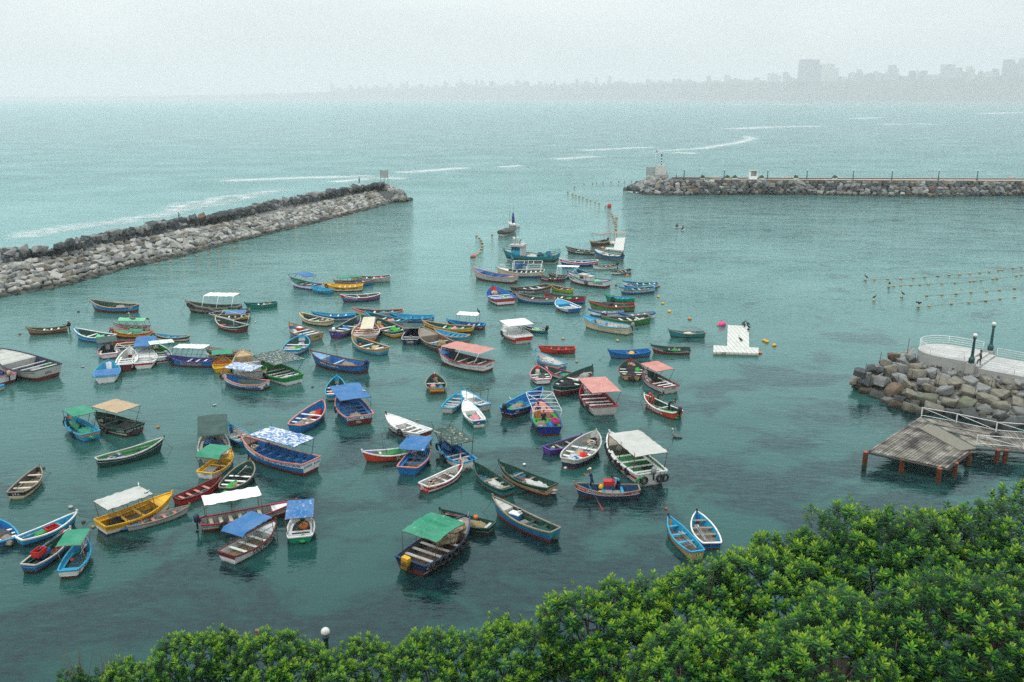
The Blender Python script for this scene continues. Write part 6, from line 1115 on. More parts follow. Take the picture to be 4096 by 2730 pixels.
# ------------------------------------------------------------------ timber pier at the bottom right
DZ = 1.25
U = lambda x, y, h=DZ: at_z('U', x, y, h)
def deckm():
    m, nt, b = new_mat('deck_planks'); v = objcoord(nt); c = mixc(nt, ramp(nt, noise(nt, v, .55, 5, .7), [(.38, 0.0), (.6, 1.0)]), (.05, .043, .04), (.26, .24, .20))
    g = nt.nodes.new('ShaderNodeNewGeometry'); c = mixc(nt, 1.0, c, ramp(nt, g.outputs['Random Per Island'], [(0, .6), (1, 1.35)]), 'MULTIPLY'); nt.links.new(c, b.inputs['Base Color']); b.inputs['Roughness'].default_value = .9; bump(nt, b, noise(nt, v, 20, 3), .4, .02); return m
DECK = deckm(); PILE = plain('orange_pile', (.42, .13, .06), .7)
pier = empty('pier', U(540, 300)); tag(pier, 'old timber pier deck on orange piles below the promenade', 'pier'); pb_ = pier.location.copy()
def plank_field(c00, c10, c11, c01, n, name):
    """planks laid from edge c00-c10 to edge c01-c11"""
    m = MB()
    for i in range(n):
        u0, u1 = (i + .10) / n, (i + .90) / n; j = rng.uniform(-.015, .015); q = [c00.lerp(c10, u0), c00.lerp(c10, u1), c01.lerp(c11, u1), c01.lerp(c11, u0)]; q = [p - pb_ + Vector((0, 0, j)) for p in q]
        m.add(q + [p - Vector((0, 0, .06)) for p in q], [(0, 1, 2, 3), (7, 6, 5, 4), (0, 4, 5, 1), (1, 5, 6, 2), (2, 6, 7, 3), (3, 7, 4, 0)], 0)
    m.build(name, DECK, pier)
plank_field(U(200, 412), U(715, 525), U(868, 412), U(540, 192), 26, 'deck')
plank_field(U(541, 190), U(905, 385), U(905 + 60, 385), U(600, 200), 3, 'edge_planks')
plank_field(U(612, 203), U(1400, 330, DZ), U(1400, 425), U(900, 378), 34, 'gangway_deck')
m = MB()
for a, b_ in (((200, 415), (715, 528)), ((715, 528), (868, 415)), ((200, 415), (540, 195)), ((330, 330), (790, 470)), ((905, 390), (1400, 430))): m.tube([U(*a) - pb_ - Vector((0, 0, .16)), U(*b_) - pb_ - Vector((0, 0, .16))], .09, 4)
m.build('beam', plain('dark_timber', (.05, .045, .04), .9), pier)
for x, y in ((186, 412), (427, 458), (668, 518), (772, 482), (862, 412), (1048, 398), (1102, 398), (1330, 425), (700, 330)):
    p = U(x, y) - pb_; m = MB(); m.lathe((p.x, p.y, -DZ - .6), [(.2, 0), (.2, 1.7), (.215, 1.71), (.215, 1.76), (.2, 1.77), (.19, DZ + .5)], 12); m.build('pile', PILE, pier)
def xrail(pts, label, h=.85):
    r = empty('railing', pts[0]); tag(r, label, 'railing'); b0 = pts[0]
    for i, p in enumerate(pts):
        q = p - b0; m = MB(); m.box((q.x, q.y, h / 2), (.07, .07, h)); m.build('rail_post', STEEL, r)
        if i + 1 < len(pts):
            e = pts[i + 1] - b0; m = MB()
            m.tube([q + Vector((0, 0, h)), e + Vector((0, 0, h))], .035, 4); m.tube([q + Vector((0, 0, .12)), e + Vector((0, 0, .12))], .03, 4); m.build('rail', STEEL, r)
            m = MB(); m.tube([q + Vector((0, 0, h - .02)), e + Vector((0, 0, .12))], .03, 4); m.build('brace', STEEL, r)
xrail([U(546, 190), U(773, 232), U(1032, 288), U(1260, 305), U(1480, 320)], 'white crossed timber railing along the far edge of the pier')
xrail([U(905, 374), U(1210, 400), U(1480, 420)], 'white crossed timber railing along the near edge of the gangway')
pts = [U(530, 263, DZ + .12), U(640, 250, DZ + .35), U(905, 396, DZ + .3), U(800, 412, DZ + .06)]; c_ = sum(pts, Vector()) / 4; m = MB(); q = [p - c_ for p in pts]
m.add(q + [p - Vector((0, 0, .09)) for p in q], [(0, 3, 2, 1)[::-1], (4, 5, 6, 7)[::-1], (0, 1, 5, 4)[::-1], (1, 2, 6, 5)[::-1], (2, 3, 7, 6)[::-1], (3, 0, 4, 7)[::-1]], 0)
tag(m.build('weathered_sheet', plain('weathered_panel', (.20, .185, .15), .9), None, c_), 'grey weathered panel lying loose across the pier deck', 'board')
for (a, b_), lab in ((((600, 230), (985, 305)), 'long weathered plank lying on the gangway, farther one'), (((700, 280), (990, 347)), 'long weathered plank lying on the gangway, nearer one')):
    A_, B_ = U(*a, DZ + .05), U(*b_, DZ + .05); c_ = (A_ + B_) / 2; d = B_ - A_; m = MB(); m.box((0, 0, 0), (d.length, .22, .06), 0, Matrix.Rotation(math.atan2(d.y, d.x), 3, 'Z')); tag(m.build('plank', DECK, None, c_), lab, 'plank', 'loose planks on the pier')
p = U(1032, 312, DZ + .12); m = MB(); m.torus((0, 0, 0), .32, .13, (0, 0, 1), 0, 20, 8); tag(m.build('tyre', RUBBER, None, p), 'black tyre lying flat on the pier gangway', 'tyre')
# ------------------------------------------------------------------ floating rafts
def raftm():
    m, nt, b = new_mat('float_cubes'); v = objcoord(nt); br = nt.nodes.new('ShaderNodeTexBrick'); br.offset = 0; br.inputs['Scale'].default_value = 1.0; br.inputs['Brick Width'].default_value = .5; br.inputs['Row Height'].default_value = .5; br.inputs['Mortar Size'].default_value = .03; br.inputs['Color1'].default_value = (.68, .68, .64, 1); br.inputs['Color2'].default_value = (.58, .58, .54, 1); br.inputs['Mortar'].default_value = (.25, .25, .22, 1); nt.links.new(v, br.inputs['Vector'])
    g = nt.nodes.new('ShaderNodeNewGeometry'); sp = nt.nodes.new('ShaderNodeSeparateXYZ'); nt.links.new(g.outputs['Position'], sp.inputs[0]); alg = N(nt, 'ShaderNodeMapRange', ins={1: .06, 2: .25, 3: .85, 4: 0.0}); nt.links.new(sp.outputs[2], alg.inputs[0])
    c = mixc(nt, ramp(nt, noise(nt, v, 2.2, 6, .7), [(.5, 0.0), (.75, .55)]), br.outputs[0], (.28, .26, .2)); c = mixc(nt, alg.outputs[0], c, (.07, .08, .025)); nt.links.new(c, b.inputs['Base Color']); b.inputs['Roughness'].default_value = .7; return m
RAFT = raftm(); RH = .38
V_ = lambda x, y: at_z('V', x, y, RH)
def raft(polys, label, nm='raft'):
    o0 = polys[0][0]; m = MB()
    for p in polys:
        q = [Vector((a.x - o0.x, a.y - o0.y, RH)) for a in p]; n = len(q); m.add(q, [tuple(range(n))], 0); m.add(q + [Vector((a.x, a.y, -.1)) for a in q], [(i, n + i, n + (i + 1) % n, (i + 1) % n) for i in range(n)], 0)
    o = m.build(nm, RAFT, None, (o0.x, o0.y, 0)); tag(o, label, 'raft'); return o
raft([[V_(308, 622), V_(850, 638), V_(850, 573), V_(312, 543)], [V_(472, 552), V_(738, 566), V_(734, 316), V_(482, 302)]], 'white T shaped modular raft with black birds on its corner')
E_ = lambda x, y: at_z('E', x, y, RH)
raft([[E_(2030, 500), E_(2165, 515), E_(2190, 335), E_(2062, 345)], [E_(1948, 405), E_(2045, 418), E_(2050, 392), E_(1955, 385)], [E_(1920, 488), E_(2028, 497), E_(2032, 477), E_(1930, 470)]], 'white modular dock beside the grey mesh awning boat')
p = at_z('E', 2118, 335, RH); r = empty('table', p); tag(r, 'tan topped table on the far end of the white dock', 'table'); m = MB(); m.box((0, 0, 1.0), (2.3, 1.0, .1)); m.build('table_top', paint('TN', .2), r)
for sx in (-1, 1):
    for sy in (-.4, .4): m = MB(); m.box((sx, sy, .48), (.08, .08, .95)); m.build('leg', STEEL, r)
# ------------------------------------------------------------------ buoys
_bm = {}
def buoy(z, x, y, col, size, label, group):
    k = (col, size)
    if k not in _bm:
        size *= .72; m = MB(); m.ball((0, 0, size * .12), size * .5, 0, 12, 8, .82); m.torus((0, 0, size * .56), size * .09, size * .03, (1, 0, 0), 1, 10, 5); m.tube([(-size * .56, 0, .01), (size * .56, 0, .01)], size * .07, 5, 1); _bm[k] = m.mesh('buoy', [paint(col, .35), ROPE])
    p = at_z(z, x, y + 2, 0.0); o = bpy.data.objects.new('buoy', _bm[k]); COL.objects.link(o); o.location = (p.x, p.y, 0); o.rotation_euler = (rng.uniform(-.2, .2), rng.uniform(-.2, .2), rng.uniform(0, 6)); tag(o, label, 'buoy', group); return o
L1 = [(200, 218), (268, 214), (360, 211), (455, 208), (546, 203), (628, 198), (723, 190), (805, 184), (880, 178), (953, 171), (1026, 165), (1094, 158), (1160, 148), (1187, 146), (1265, 134), (1325, 126)]
L2 = [(370, 268), (406, 263), (455, 258), (530, 255), (594, 253), (656, 248), (753, 243), (845, 238), (957, 229), (985, 227), (1034, 221), (1122, 210), (1150, 208), (1288, 188), (1325, 182)]
L3 = [(462, 340), (643, 331), (755, 325), (856, 318), (963, 309), (1075, 300), (1168, 290), (1276, 280)]
L4 = [(263, 365), (582, 412), (661, 406), (822, 390), (948, 380), (1068, 367), (1172, 354), (1278, 342)]
def line_rope(z, pts, label):
    P = [at_z(z, x, y + 2, 0.0) for x, y in pts]; b0 = P[0]; m = MB(); m.tube([Vector((p.x - b0.x, p.y - b0.y, .0)) for p in P], .02, 4, 0, False); tag(m.build('float_rope', ROPE, None, (b0.x, b0.y, 0)), label, 'rope')
for nm, L_ in (('farthest', L1), ('second', L2), ('third', L3), ('nearest', L4)):
    for i, (x, y) in enumerate(L_):
        buoy('W', x, y, 'TN', .62, f'tan buoy with a cormorant at the left end of the {nm} buoy line' if i == 0 else f'tan buoy in the {nm} of four buoy lines at right', f'{nm} buoy line')
    line_rope('W', L_[1:] if nm in ('third',) else (L_[1:] if nm == 'nearest' else L_), f'floating rope threaded through the {nm} buoy line at right')
for x, y in ((188, 318), (227, 347), (247, 382), (263, 417), (265, 463), (255, 498), (233, 545), (203, 570)): buoy('E', x, y, 'TN', .75, 'tan buoy in the curved string left of the teal trawler', 'curved buoy string')
buoy('E', 150, 600, 'RO', 1.3, 'big orange red buoy ending the curved string', None); buoy('E', 125, 608, 'BR', .9, 'brown buoy touching the big orange red buoy', None)
for x, y in ((1997, 5), (2008, 25), (2017, 52), (2030, 80), (2043, 115), (2054, 140), (2059, 165), (2059, 192), (2061, 232)): buoy('E', x, y, 'TN', .75, 'tan buoy in the string running to the white dock', 'dock buoy string')
buoy('E', 2058, 292, 'OG', .9, 'orange buoy at the corner of the white dock', None); buoy('E', 2070, 78, 'OG', 1.0, 'orange buoy beside the dock string', None)
for x, y in ((775, 95), (738, 125), (765, 135), (783, 144), (803, 150), (823, 156), (845, 166), (867, 173), (893, 182), (915, 190), (952, 203)): buoy('X', x, y, 'TN', .8, 'tan buoy in the far string in the harbour mouth', 'harbour mouth buoy string')
m = MB(); m.lathe((0, 0, -.2), [(.55, 0), (.55, 1.0), (.4, 1.1), (.1, 1.2)], 12); p = at_z('X', 973, 212, 0); tag(m.build('drum_buoy', paint('RD', .2), None, (p.x, p.y, 0)), 'red drum buoy where the two far buoy strings meet', 'buoy')
for x, y in ((830, 78), (877, 74), (900, 73), (938, 69), (983, 67), (1027, 65), (1060, 63), (1100, 62)): buoy('X', x, y, 'TN', .7, 'tan buoy in the string reaching the far right breakwater', 'breakwater buoy string')
for x, y in ((690, 656), (868, 632), (945, 620), (1016, 606), (1092, 590), (1154, 576), (1213, 563), (1275, 548), (1300, 541), (1512, 450), (1570, 440), (1637, 432), (1700, 415), (1793, 397), (1830, 388), (1865, 380), (1900, 372), (1933, 363), (1962, 355)): buoy('Y', x, y, 'OG', .6, 'small orange buoy in the row along the left breakwater', 'buoys along the left breakwater')
for z, x, y, c, s_, lab in (('G', 1660, 185, 'DR', .6, 'dark red buoy left of the white and blue lettered boats'), ('G', 2163, 195, 'OG', .7, 'orange buoy at the stern of the VICTORIA MIA boat'), ('G', 2158, 322, 'YL', .7, 'yellow buoy farthest of three trailing down toward the white raft'), ('G', 2208, 400, 'YL', .7, 'yellow buoy middle of three trailing down toward the white raft'), ('G', 2287, 493, 'YL', .75, 'yellow buoy nearest of three trailing down toward the white raft'),
        ('G', 1037, 815, 'TN', .6, 'tan buoy above the bright red rowing boat'), ('G', 1677, 838, 'TN', .65, 'tan buoy above the blue boat with yellow sack'), ('G', 958, 482, 'BR', .5, 'brown buoy, left of a pair by the white rowing boat'), ('G', 975, 490, 'BR', .5, 'brown buoy, right of a pair by the white rowing boat'), ('G', 1197, 1083, 'TN', .5, 'small tan buoy right of the cloth covered boat'), ('G', 1790, 70, 'OG', .7, 'orange buoy under the CARMEN LUISA boat'), ('G', 215, 127, 'YL', .5, 'small yellow buoy under the rust streaked boat'), ('G', 1907, 700, 'BK', .5, 'black buoy behind the grey outboard'),
        ('V', 25, 232, 'OG', .75, 'orange buoy far left of the pink ball'), ('V', 375, 307, 'OG', .7, 'orange buoy touching the big pink ball'), ('V', 410, 305, 'HP', 1.5, 'big bright pink ball buoy beside the white raft'), ('V', 917, 492, 'YL', .75, 'yellow buoy, left of the touching pair right of the raft'), ('V', 948, 507, 'YL', .75, 'yellow buoy, right of the touching pair right of the raft'), ('V', 1037, 548, 'YL', .75, 'lone yellow buoy right of the raft'), ('V', 866, 640, 'OG', .7, 'orange buoy at the right corner of the raft'), ('V', 491, 635, 'OG', .5, 'orange buoy against the near edge of the raft'),
        ('K', 505, 670, 'BR', .4, 'brown buoy behind the small blue boat with red tarp'), ('K', 1918, 1115, 'TN', .35, 'small tan buoy beside the white boat with dark red bottom'), ('L', 2125, 540, 'OG', .45, 'orange buoy right of the tan awning boat'), ('L', 585, 1090, 'BR', .4, 'brown buoy at the bow of the dark rowing boat'), ('O', 952, 440, 'OW', .5, 'pale buoy above the blue boats at lower left'), ('O', 1125, 637, 'BR', .4, 'brown buoy between the lower left blue boat and the yellow one'), ('O', 1255, 702, 'TN', .4, 'tan buoy under the stern of the yellow passenger boat'),
        ('R', 2065, 1300, 'RO', .32, 'small orange ball near the two near rowing boats'), ('R', 160, 706, 'W', .42, 'white plastic float above the dark tan sided boat'), ('R', 712, 755, 'W', .42, 'white ball at the stern of the grey white ribbed boat'), ('E', 397, 306, 'OG', .7, 'orange buoy left of the black covered boat'), ('E', 1885, 485, 'OG', 1.0, 'orange buoy between the dock fingers'), ('E', 2000, 615, 'OG', .8, 'orange buoy, upper of two below the blue motor boat'), ('E', 1992, 637, 'OG', .8, 'orange buoy, lower of two below the blue motor boat'), ('A', 263, 965, 'WD', .45, 'small drab buoy moored before the narrow brown motor boat'), ('A', 1055, 668, 'BK', .5, 'dark buoy moored before the lone blue boat')):
    buoy(z, x, y, c, s_, lab, None)
# ------------------------------------------------------------------ birds
BLK, WHT, GRYF = plain('black_feathers', (.012, .013, .015), .6), plain('white_feathers', (.62, .62, .6), .7), plain('grey_feathers', (.12, .12, .12), .7); BEAK = plain('beak', (.5, .25, .05), .5)
def bird(loc, rz, kind, label, pose='stand', group=None):
    """kind: cormorant, gull, pelican"""
    s = dict(cormorant=.85, gull=.6, pelican=1.35)[kind]; m = MB(); body = 0
    tall = kind == 'cormorant' and pose != 'swim'; up = .75 if tall else .25
    b0, b1 = Vector((-.28, 0, .16 if pose != 'swim' else .05)), Vector((.12, 0, .16 + (.34 if tall else .06) - (.1 if pose == 'swim' else 0)))
    m.tube([(b0 - Vector((.2, 0, .02))) * s, b0 * s, (b0 * .5 + b1 * .5) * s, b1 * s, (b1 + Vector((.08, 0, .08))) * s], [.02 * s, .09 * s, .14 * s, .09 * s, .045 * s], 8, 0)
    nk = dict(cormorant=.22, gull=.08, pelican=.36)[kind]; n0 = b1 + Vector((.06, 0, .06)); n1 = n0 + Vector((.02 if kind == 'pelican' else .04, 0, nk)); n2 = n1 + Vector((.07, 0, .04))
    m.tube([n0 * s, (n0 * .5 + n1 * .5 + Vector((-.03, 0, 0))) * s, n1 * s, n2 * s], [.055 * s, .04 * s, .045 * s, .03 * s], 8, 1)
    bl = dict(cormorant=.09, gull=.07, pelican=.28)[kind]; m.tube([n2 * s, (n2 + Vector((bl, 0, -.02 if kind != 'pelican' else -.18))) * s], [.018 * s, .006 * s], 5, 2)
    for sd in (-1, 1):
        if pose == 'spread': m.add([p * s for p in (b1 + Vector((0, sd * .06, .02)), b1 + Vector((-.05, sd * .32, .14)), b1 + Vector((-.08, sd * .55, .02)), b1 + Vector((-.14, sd * .42, -.16)), b1 + Vector((-.16, sd * .12, -.18)))], [(0, 1, 2, 3, 4)], 3)
        else: m.tube([(b1 + Vector((-.02, sd * .1, 0))) * s, ((b0 + b1) / 2 + Vector((-.06, sd * .13, 0))) * s, (b0 + Vector((-.16, sd * .04, .03))) * s], [.05 * s, .07 * s, .015 * s], 6, 3)
        if pose != 'swim': m.tube([((b0 + b1) / 2 + Vector((0, sd * .05, -.08))) * s, Vector((-.06 * s, sd * .05 * s, .0))], .014 * s, 5, 2)
    mats = dict(cormorant=[BLK, BLK, BEAK, BLK], gull=[WHT, WHT, BEAK, GRYF], pelican=[GRYF, WHT, BEAK, GRYF])[kind]
    if group == 'dark': mats = [WHT, WHT, BEAK, BLK]; group = None
    o = m.build(kind, mats, None, loc, rz); tag(o, label, 'bird', group); return o
for i, (x, y, ps) in enumerate(((675, 298, 'stand'), (678, 322, 'stand'), (716, 305, 'stand'), (722, 340, 'stand'), (724, 382, 'stand'))): bird(at_z('V', x, y + 4, RH), rng.uniform(0, 6), 'cormorant', 'black cormorant standing at the far right corner of the T raft', ps, 'cormorants on the T raft')
bird(at_z('V', 625, 495, RH), 2.5, 'cormorant', 'black cormorant alone on the middle of the T raft')
for (x, y), ps, nm in (((203, 216), 'spread', 'farthest'), ((372, 266), 'stand', 'second'), ((466, 338), 'stand', 'third'), ((268, 364), 'stand', 'leftmost lone'), ((582, 411), 'spread', 'nearest')):
    p = at_z('W', x, y + 2, 0.0); bird((p.x, p.y, .28), rng.uniform(0, 6), 'cormorant', f'black cormorant {"drying spread wings" if ps == "spread" else "standing"} on the end buoy of the {nm} buoy line' if nm != 'leftmost lone' else 'black cormorant standing on the buoy set apart left of the lines', ps)
p = at_z('R', 2192, 335, 0); bird((p.x, p.y, 0), 2.6, 'pelican', 'grey pelican swimming right of the large white boat', 'swim')
p = at_z('A', 1120, 1408, 0); bird((p.x, p.y, 0), .5, 'gull', 'gull floating alone right of the big weathered boat', 'swim'); p = at_z('B', 1250, 805, 0); bird((p.x, p.y, 0), 1.5, 'gull', 'gull floating right of the dark red boat', 'swim'); p = at_z('J', 820, 1070, 0); bird((p.x, p.y, 0), .3, 'gull', 'brownish gull floating below the speckled awning boat', 'swim')
def on(z, x, y, h, kind, label, rz=2.0, pose='stand', g=None): bird(at_z(z, x, y, h), rz, kind, label, pose, g)
on('A', 1770, 778, 2.1, 'pelican', 'pelican standing on the arched pale green awning', 2.8); on('A', 905, 800, 1.35, 'gull', 'gull perched on the outboard of the narrow brown boat', 3.0)
on('B', 1042, 380, 2.4, 'gull', 'gull standing on the right end of the long white awning', 1.0); on('K', 1195, 735, 2.25, 'gull', 'grey and white gull on the big blue awning', 2.9)
on('O', 1865, 148, 2.05, 'gull', 'black backed gull on the far corner of the dirty white awning', 2.0, 'stand', 'dark'); on('O', 1985, 250, 2.05, 'gull', 'black backed gull on the near front corner of the dirty white awning', 1.0, 'stand', 'dark')
on('H', 118, 880, 1.0, 'gull', 'small white headed bird on the rail of the deep blue boat', 2.0, 'stand', 'dark'); on('D', 885, 686, 2.3, 'cormorant', 'dark bird crouched on the small white awning', 2.2)
# ------------------------------------------------------------------ people (one continuous skinned body each)
PEOPLE = []
def person(loc, rz, label, shirt, legs, pose='stand', hat=None, s=1.0, hair=True, shoes='BK', arms=None, skin_arms=False):
    ph = dict(stand=.92, walk=.90, bend=.90, sit=.50, row=.90, straddle=.28, climb=.92)[pose]; lean = dict(stand=.03, walk=.08, bend=1.05, sit=.1, row=.2, straddle=.12, climb=.12)[pose]
    V = Vector; pel = V((0, 0, ph)); d = V((math.sin(lean), 0, math.cos(lean))); n_ = V((math.cos(lean), 0, -math.sin(lean)))
    P, E, R, G = [], [], [], []
    def j(p, r, par, reg):
        P.append(V(p)); R.append(r); G.append(reg); i = len(P) - 1
        if par is not None: E.append((par, i))
        return i
    p0 = j(pel, .135, None, 'L'); sp = j(pel + d * .2, .125, p0, 'S'); ch = j(pel + d * .40, .145, sp, 'S'); nk = j(pel + d * .53, .055, ch, 'K')
    dh = V((math.sin(lean * .75), 0, math.cos(lean * .75))); h1 = j(pel + d * .58 + dh * .06, .085, nk, 'K'); h2 = j(pel + d * .58 + dh * .17, .092, h1, 'K'); h3 = j(pel + d * .58 + dh * .245, .06, h2, 'K')
    fw = V((dh.z, 0, -dh.x)); j(pel + d * .58 + dh * .10 + fw * .105, .016, h1, 'K')
    LEG = dict(stand=[((.02, .0, -.43), (.0, 0, -.84)), ((.02, 0, -.43), (.0, 0, -.84))], walk=[((.18, 0, -.38), (.24, 0, -.78)), ((-.04, 0, -.42), (-.26, 0, -.76))], climb=[((.30, 0, -.22), (.26, 0, -.60)), ((.0, 0, -.43), (-.05, 0, -.84))],
               bend=[((.02, 0, -.42), (-.02, 0, -.82)), ((.05, 0, -.42), (.02, 0, -.82))], sit=[((.40, .04, .0), (.44, .04, -.40)), ((.40, -.04, .0), (.42, -.04, -.40))], row=[((.08, .05, -.42), (.10, .05, -.82)), ((-.12, -.05, -.40), (-.2, -.05, -.82))],
               straddle=[((.22, .22, -.05), (.16, .30, -.42)), ((.22, -.22, -.05), (.16, -.30, -.42))])[pose]
    for (kn, an), sd in zip(LEG, (1, -1)):
        hp = j(pel + V((0, sd * .10, -.05)), .095, p0, 'L'); k1 = j(pel + V((kn[0], sd * .11 + kn[1], kn[2])), .068, hp, 'L'); a1 = j(pel + V((an[0], sd * .11 + an[1], an[2])), .042, k1, 'L'); j(pel + V((an[0] + .16, sd * .12 + an[1], an[2] - .04)), .035, a1, 'F')
    ARM = arms or dict(stand=[((.02, .06, -.27), (.10, .04, -.50))] * 2, walk=[((.10, .06, -.25), (.22, .04, -.44)), ((-.10, .06, -.26), (-.08, .05, -.5))], climb=[((.12, .05, -.24), (.32, .0, -.22)), ((.05, .05, -.26), (.25, .02, -.32))], bend=[((.06, .05, -.28), (.10, .0, -.52))] * 2, sit=[((.08, .05, -.25), (.28, .0, -.34))] * 2,
                           row=[((.14, .08, -.20), (.36, .02, -.10)), ((.10, .08, -.22), (.34, .0, -.30))], straddle=[((.10, .12, -.24), (.22, .14, -.44))] * 2)[pose]
    for (el, ha), sd in zip(ARM, (1, -1)):
        s0_ = j(pel + d * .46 + V((0, sd * .17, 0)), .068, ch, 'S'); b = P[s0_]; e1 = j(b + V((el[0], sd * el[1], el[2])), .048, s0_, 'S'); w1 = j(b + V((ha[0], sd * ha[1], ha[2])), .032, e1, 'A'); dr = (P[w1] - P[e1]).normalized(); pa = j(P[w1] + dr * .07, .034, w1, 'A')
        side = dr.cross(V((0, 1, 0))); side = side.normalized() if side.length > .1 else V((0, 0, 1))
        for f in range(4): q = j(P[pa] + dr * (.035) + side * (f - 1.5) * .02, .011, pa, 'A'); j(P[q] + dr * (.05 - .008 * abs(f - 1)) + V((0, -sd * .015, 0)), .009, q, 'A')
        q = j(P[w1] + dr * .03 + side * .04, .012, w1, 'A'); j(P[q] + dr * .04 + side * .015, .010, q, 'A')
    me = bpy.data.meshes.new('person'); me.from_pydata([tuple(p * s) for p in P], E, []); o = bpy.data.objects.new('person_tmp', me); COL.objects.link(o)
    o.modifiers.new('s', 'SKIN'); sk = me.skin_vertices[0].data
    for i, r in enumerate(R): sk[i].radius = (r * s, r * s)
    sk[0].use_root = True; sb = o.modifiers.new('u', 'SUBSURF'); sb.levels = sb.render_levels = 1
    PEOPLE.append((o, P, E, G, s, loc, rz, label, shirt, legs, hat, hair, shoes, P[h2] * s, dh, fw, skin_arms))
def finish_people():
    bpy.context.view_layer.update(); dg = bpy.context.evaluated_depsgraph_get()
    done = [(bpy.data.meshes.new_from_object(t[0].evaluated_get(dg)), t) for t in PEOPLE]
    for me, (o, P, E, G, s, loc, rz, label, shirt, legs, hat, hair, shoes, hp, dh, fw, ska) in done:
        bpy.data.objects.remove(o); mats = [paint(shirt, .05, .8), paint(legs, .05, .8), SKIN, paint(shoes, .05)]
        me.materials.clear()
        for m in mats: me.materials.append(m)
        A_ = np.array([tuple(P[a] * s) for a, b in E]); B_ = np.array([tuple(P[b] * s) for a, b in E]); D = B_ - A_; dd = (D * D).sum(1) + 1e-9
        rg = [{'L': 1, 'S': 0, 'K': 2, 'A': 2, 'F': 3}[G[b]] for a, b in E]
        for p in me.polygons:
            c = np.array(p.center); t = np.clip(((c - A_) * D).sum(1) / dd, 0, 1); q = A_ + D * t[:, None] - c; k = int((q * q).sum(1).argmin()); p.material_index = rg[k]; p.use_smooth = True
        me.name = 'person'; ob = bpy.data.objects.new('person', me); COL.objects.link(ob); ob.location = loc; ob.rotation_euler = (0, 0, rz); tag(ob, label, 'person')
        R3 = Matrix((fw, Vector((0, 1, 0)), dh)).transposed(); c0 = hp + dh * .02 * s
        def cap(prof, mat, name, off=0.0):
            m = MB(); m.tube([c0 + dh * z * s - fw * off * s for r, z in prof], [r * s for r, z in prof], 12, 0); m.build(name, mat, ob)
        if hair and not hat: cap([(.098, -.05), (.108, 0), (.104, .05), (.075, .095), (.01, .115)], HAIR, 'hair', .02)
        if hat: 
            cap([(.112, -.005), (.114, .05), (.085, .10), (.01, .12)], paint(hat, .05), 'hat', .005); m = MB(); m.box(c0 + (fw * .14 + dh * .0) * s, (.13 * s, .15 * s, .015), 0, R3); m.build('hat_brim', paint(hat, .05), ob)
        m = MB()
        for sd in (-1, 1): m.ball(c0 + fw * .088 * s + Vector((0, sd * .033 * s, 0)) - dh * .02 * s, .012 * s, 0, 6, 4)
        m.build('eyes', BLK, ob)
def at_boat(z, x, y, h): return at_z(z, x, y, h)
person(at_z('T', 1622, 765, PZ2) + Vector((0, 0, .04)), PI * .93, 'person in dark sportswear climbing the promenade steps', 'BK', 'BK', 'climb', None, .98)
person(at_z('Y', 1990, 186, 4.9), 2.6, 'person in dark clothes standing near the head of the left breakwater', 'BK', 'BK', 'stand', None, 1.0)
person(at_z('Y', 992, 394, 4.1), .3, 'person fishing in grey clothes on the middle of the left breakwater', 'DK', 'DK', 'stand', None, 1.0, arms=[((.16, .05, -.16), (.40, .0, -.06)), ((.1, .05, -.22), (.3, 0, -.2))])
person(at_z('Z', 306, 157, RZ) + Vector((0, -1.2, .4)), 3.0, 'person in red leaning beside the beacon pedestal', 'RD', 'DR', 'stand', None, 1.0)
person(at_z('Z', 365, 166, RZ), 3.1, 'person in blue jacket walking on the far walkway toward the beacon', 'BL', 'BK', 'walk', None, 1.0)
for (x, y), rz, lab in (((2707, 912), 1.3, 'surfer in black wetsuit sitting on a white board, farther of the pair'), ((2732, 922), 2.4, 'surfer in black wetsuit sitting on a white board, nearer of the pair')):
    p = at_z('n', x, y, 0); person((p.x, p.y, -.05), rz, lab, 'BK', 'BK', 'straddle', None, 1.05); m = MB(); m.add([(-1.1, 0, .06), (-.9, -.2, .06), (.3, -.28, .07), (1.0, -.12, .11), (1.25, 0, .16), (1.0, .12, .11), (.3, .28, .07), (-.9, .2, .06)], [tuple(range(8))], 0); m.add([(a, b, c - .07) for a, b, c in m.v[:8]], [tuple(range(7, -1, -1))], 0)
    for i in range(8): m.f.append([i, 8 + i, 8 + (i + 1) % 8, (i + 1) % 8]); m.m.append(0); m.sm.append(False)
    tag(m.build('surfboard', paint('W', .0), None, (p.x, p.y, .02), rz - 1.2), 'white surfboard under the ' + ('farther' if x < 2720 else 'nearer') + ' of two surfers', 'surfboard')
# crews: feet on the bottom boards
person(at_z('H', 1795, 945, .22), -2.2, 'person in orange red oilskins bending in the red EL NONITO boat', 'RO', 'RO', 'bend', 'RO', 1.0)
person(at_z('H', 1850, 925, .22), -.6, 'person in grey green crouching behind the orange one in the EL NONITO boat', 'DG', 'DK', 'bend', None, .95)
person(at_z('H', 1985, 1025, .25), -.6, 'person in black standing at the stern of the EL NONITO boat', 'BK', 'BK', 'bend', None, 1.02, arms=[((.16, .05, -.2), (.3, -.05, -.34))] * 2)
person(at_z('H', 448, 1135, .25), 1.7, 'person in blue top and orange bib trousers facing away on the green floor', 'DB', 'OG', 'stand', None, 1.05, shoes='W')
person(at_z('H', 512, 1165, .3), 1.5, 'person in black with dark woolly hat sitting in the green floored boat', 'BK', 'BK', 'sit', 'DR', 1.0)
person(at_z('R', 1062, 1035, .22), 3.0, 'person in dark blue with pale cap rowing at the bow of the ALANNA boat', 'DB', 'NV', 'row', 'CR', 1.0)
person(at_z('R', 1425, 1065, .22), 3.7, 'person in pale blue shirt bending over nets in the ALANNA boat', 'LB', 'NV', 'bend', None, 1.05)
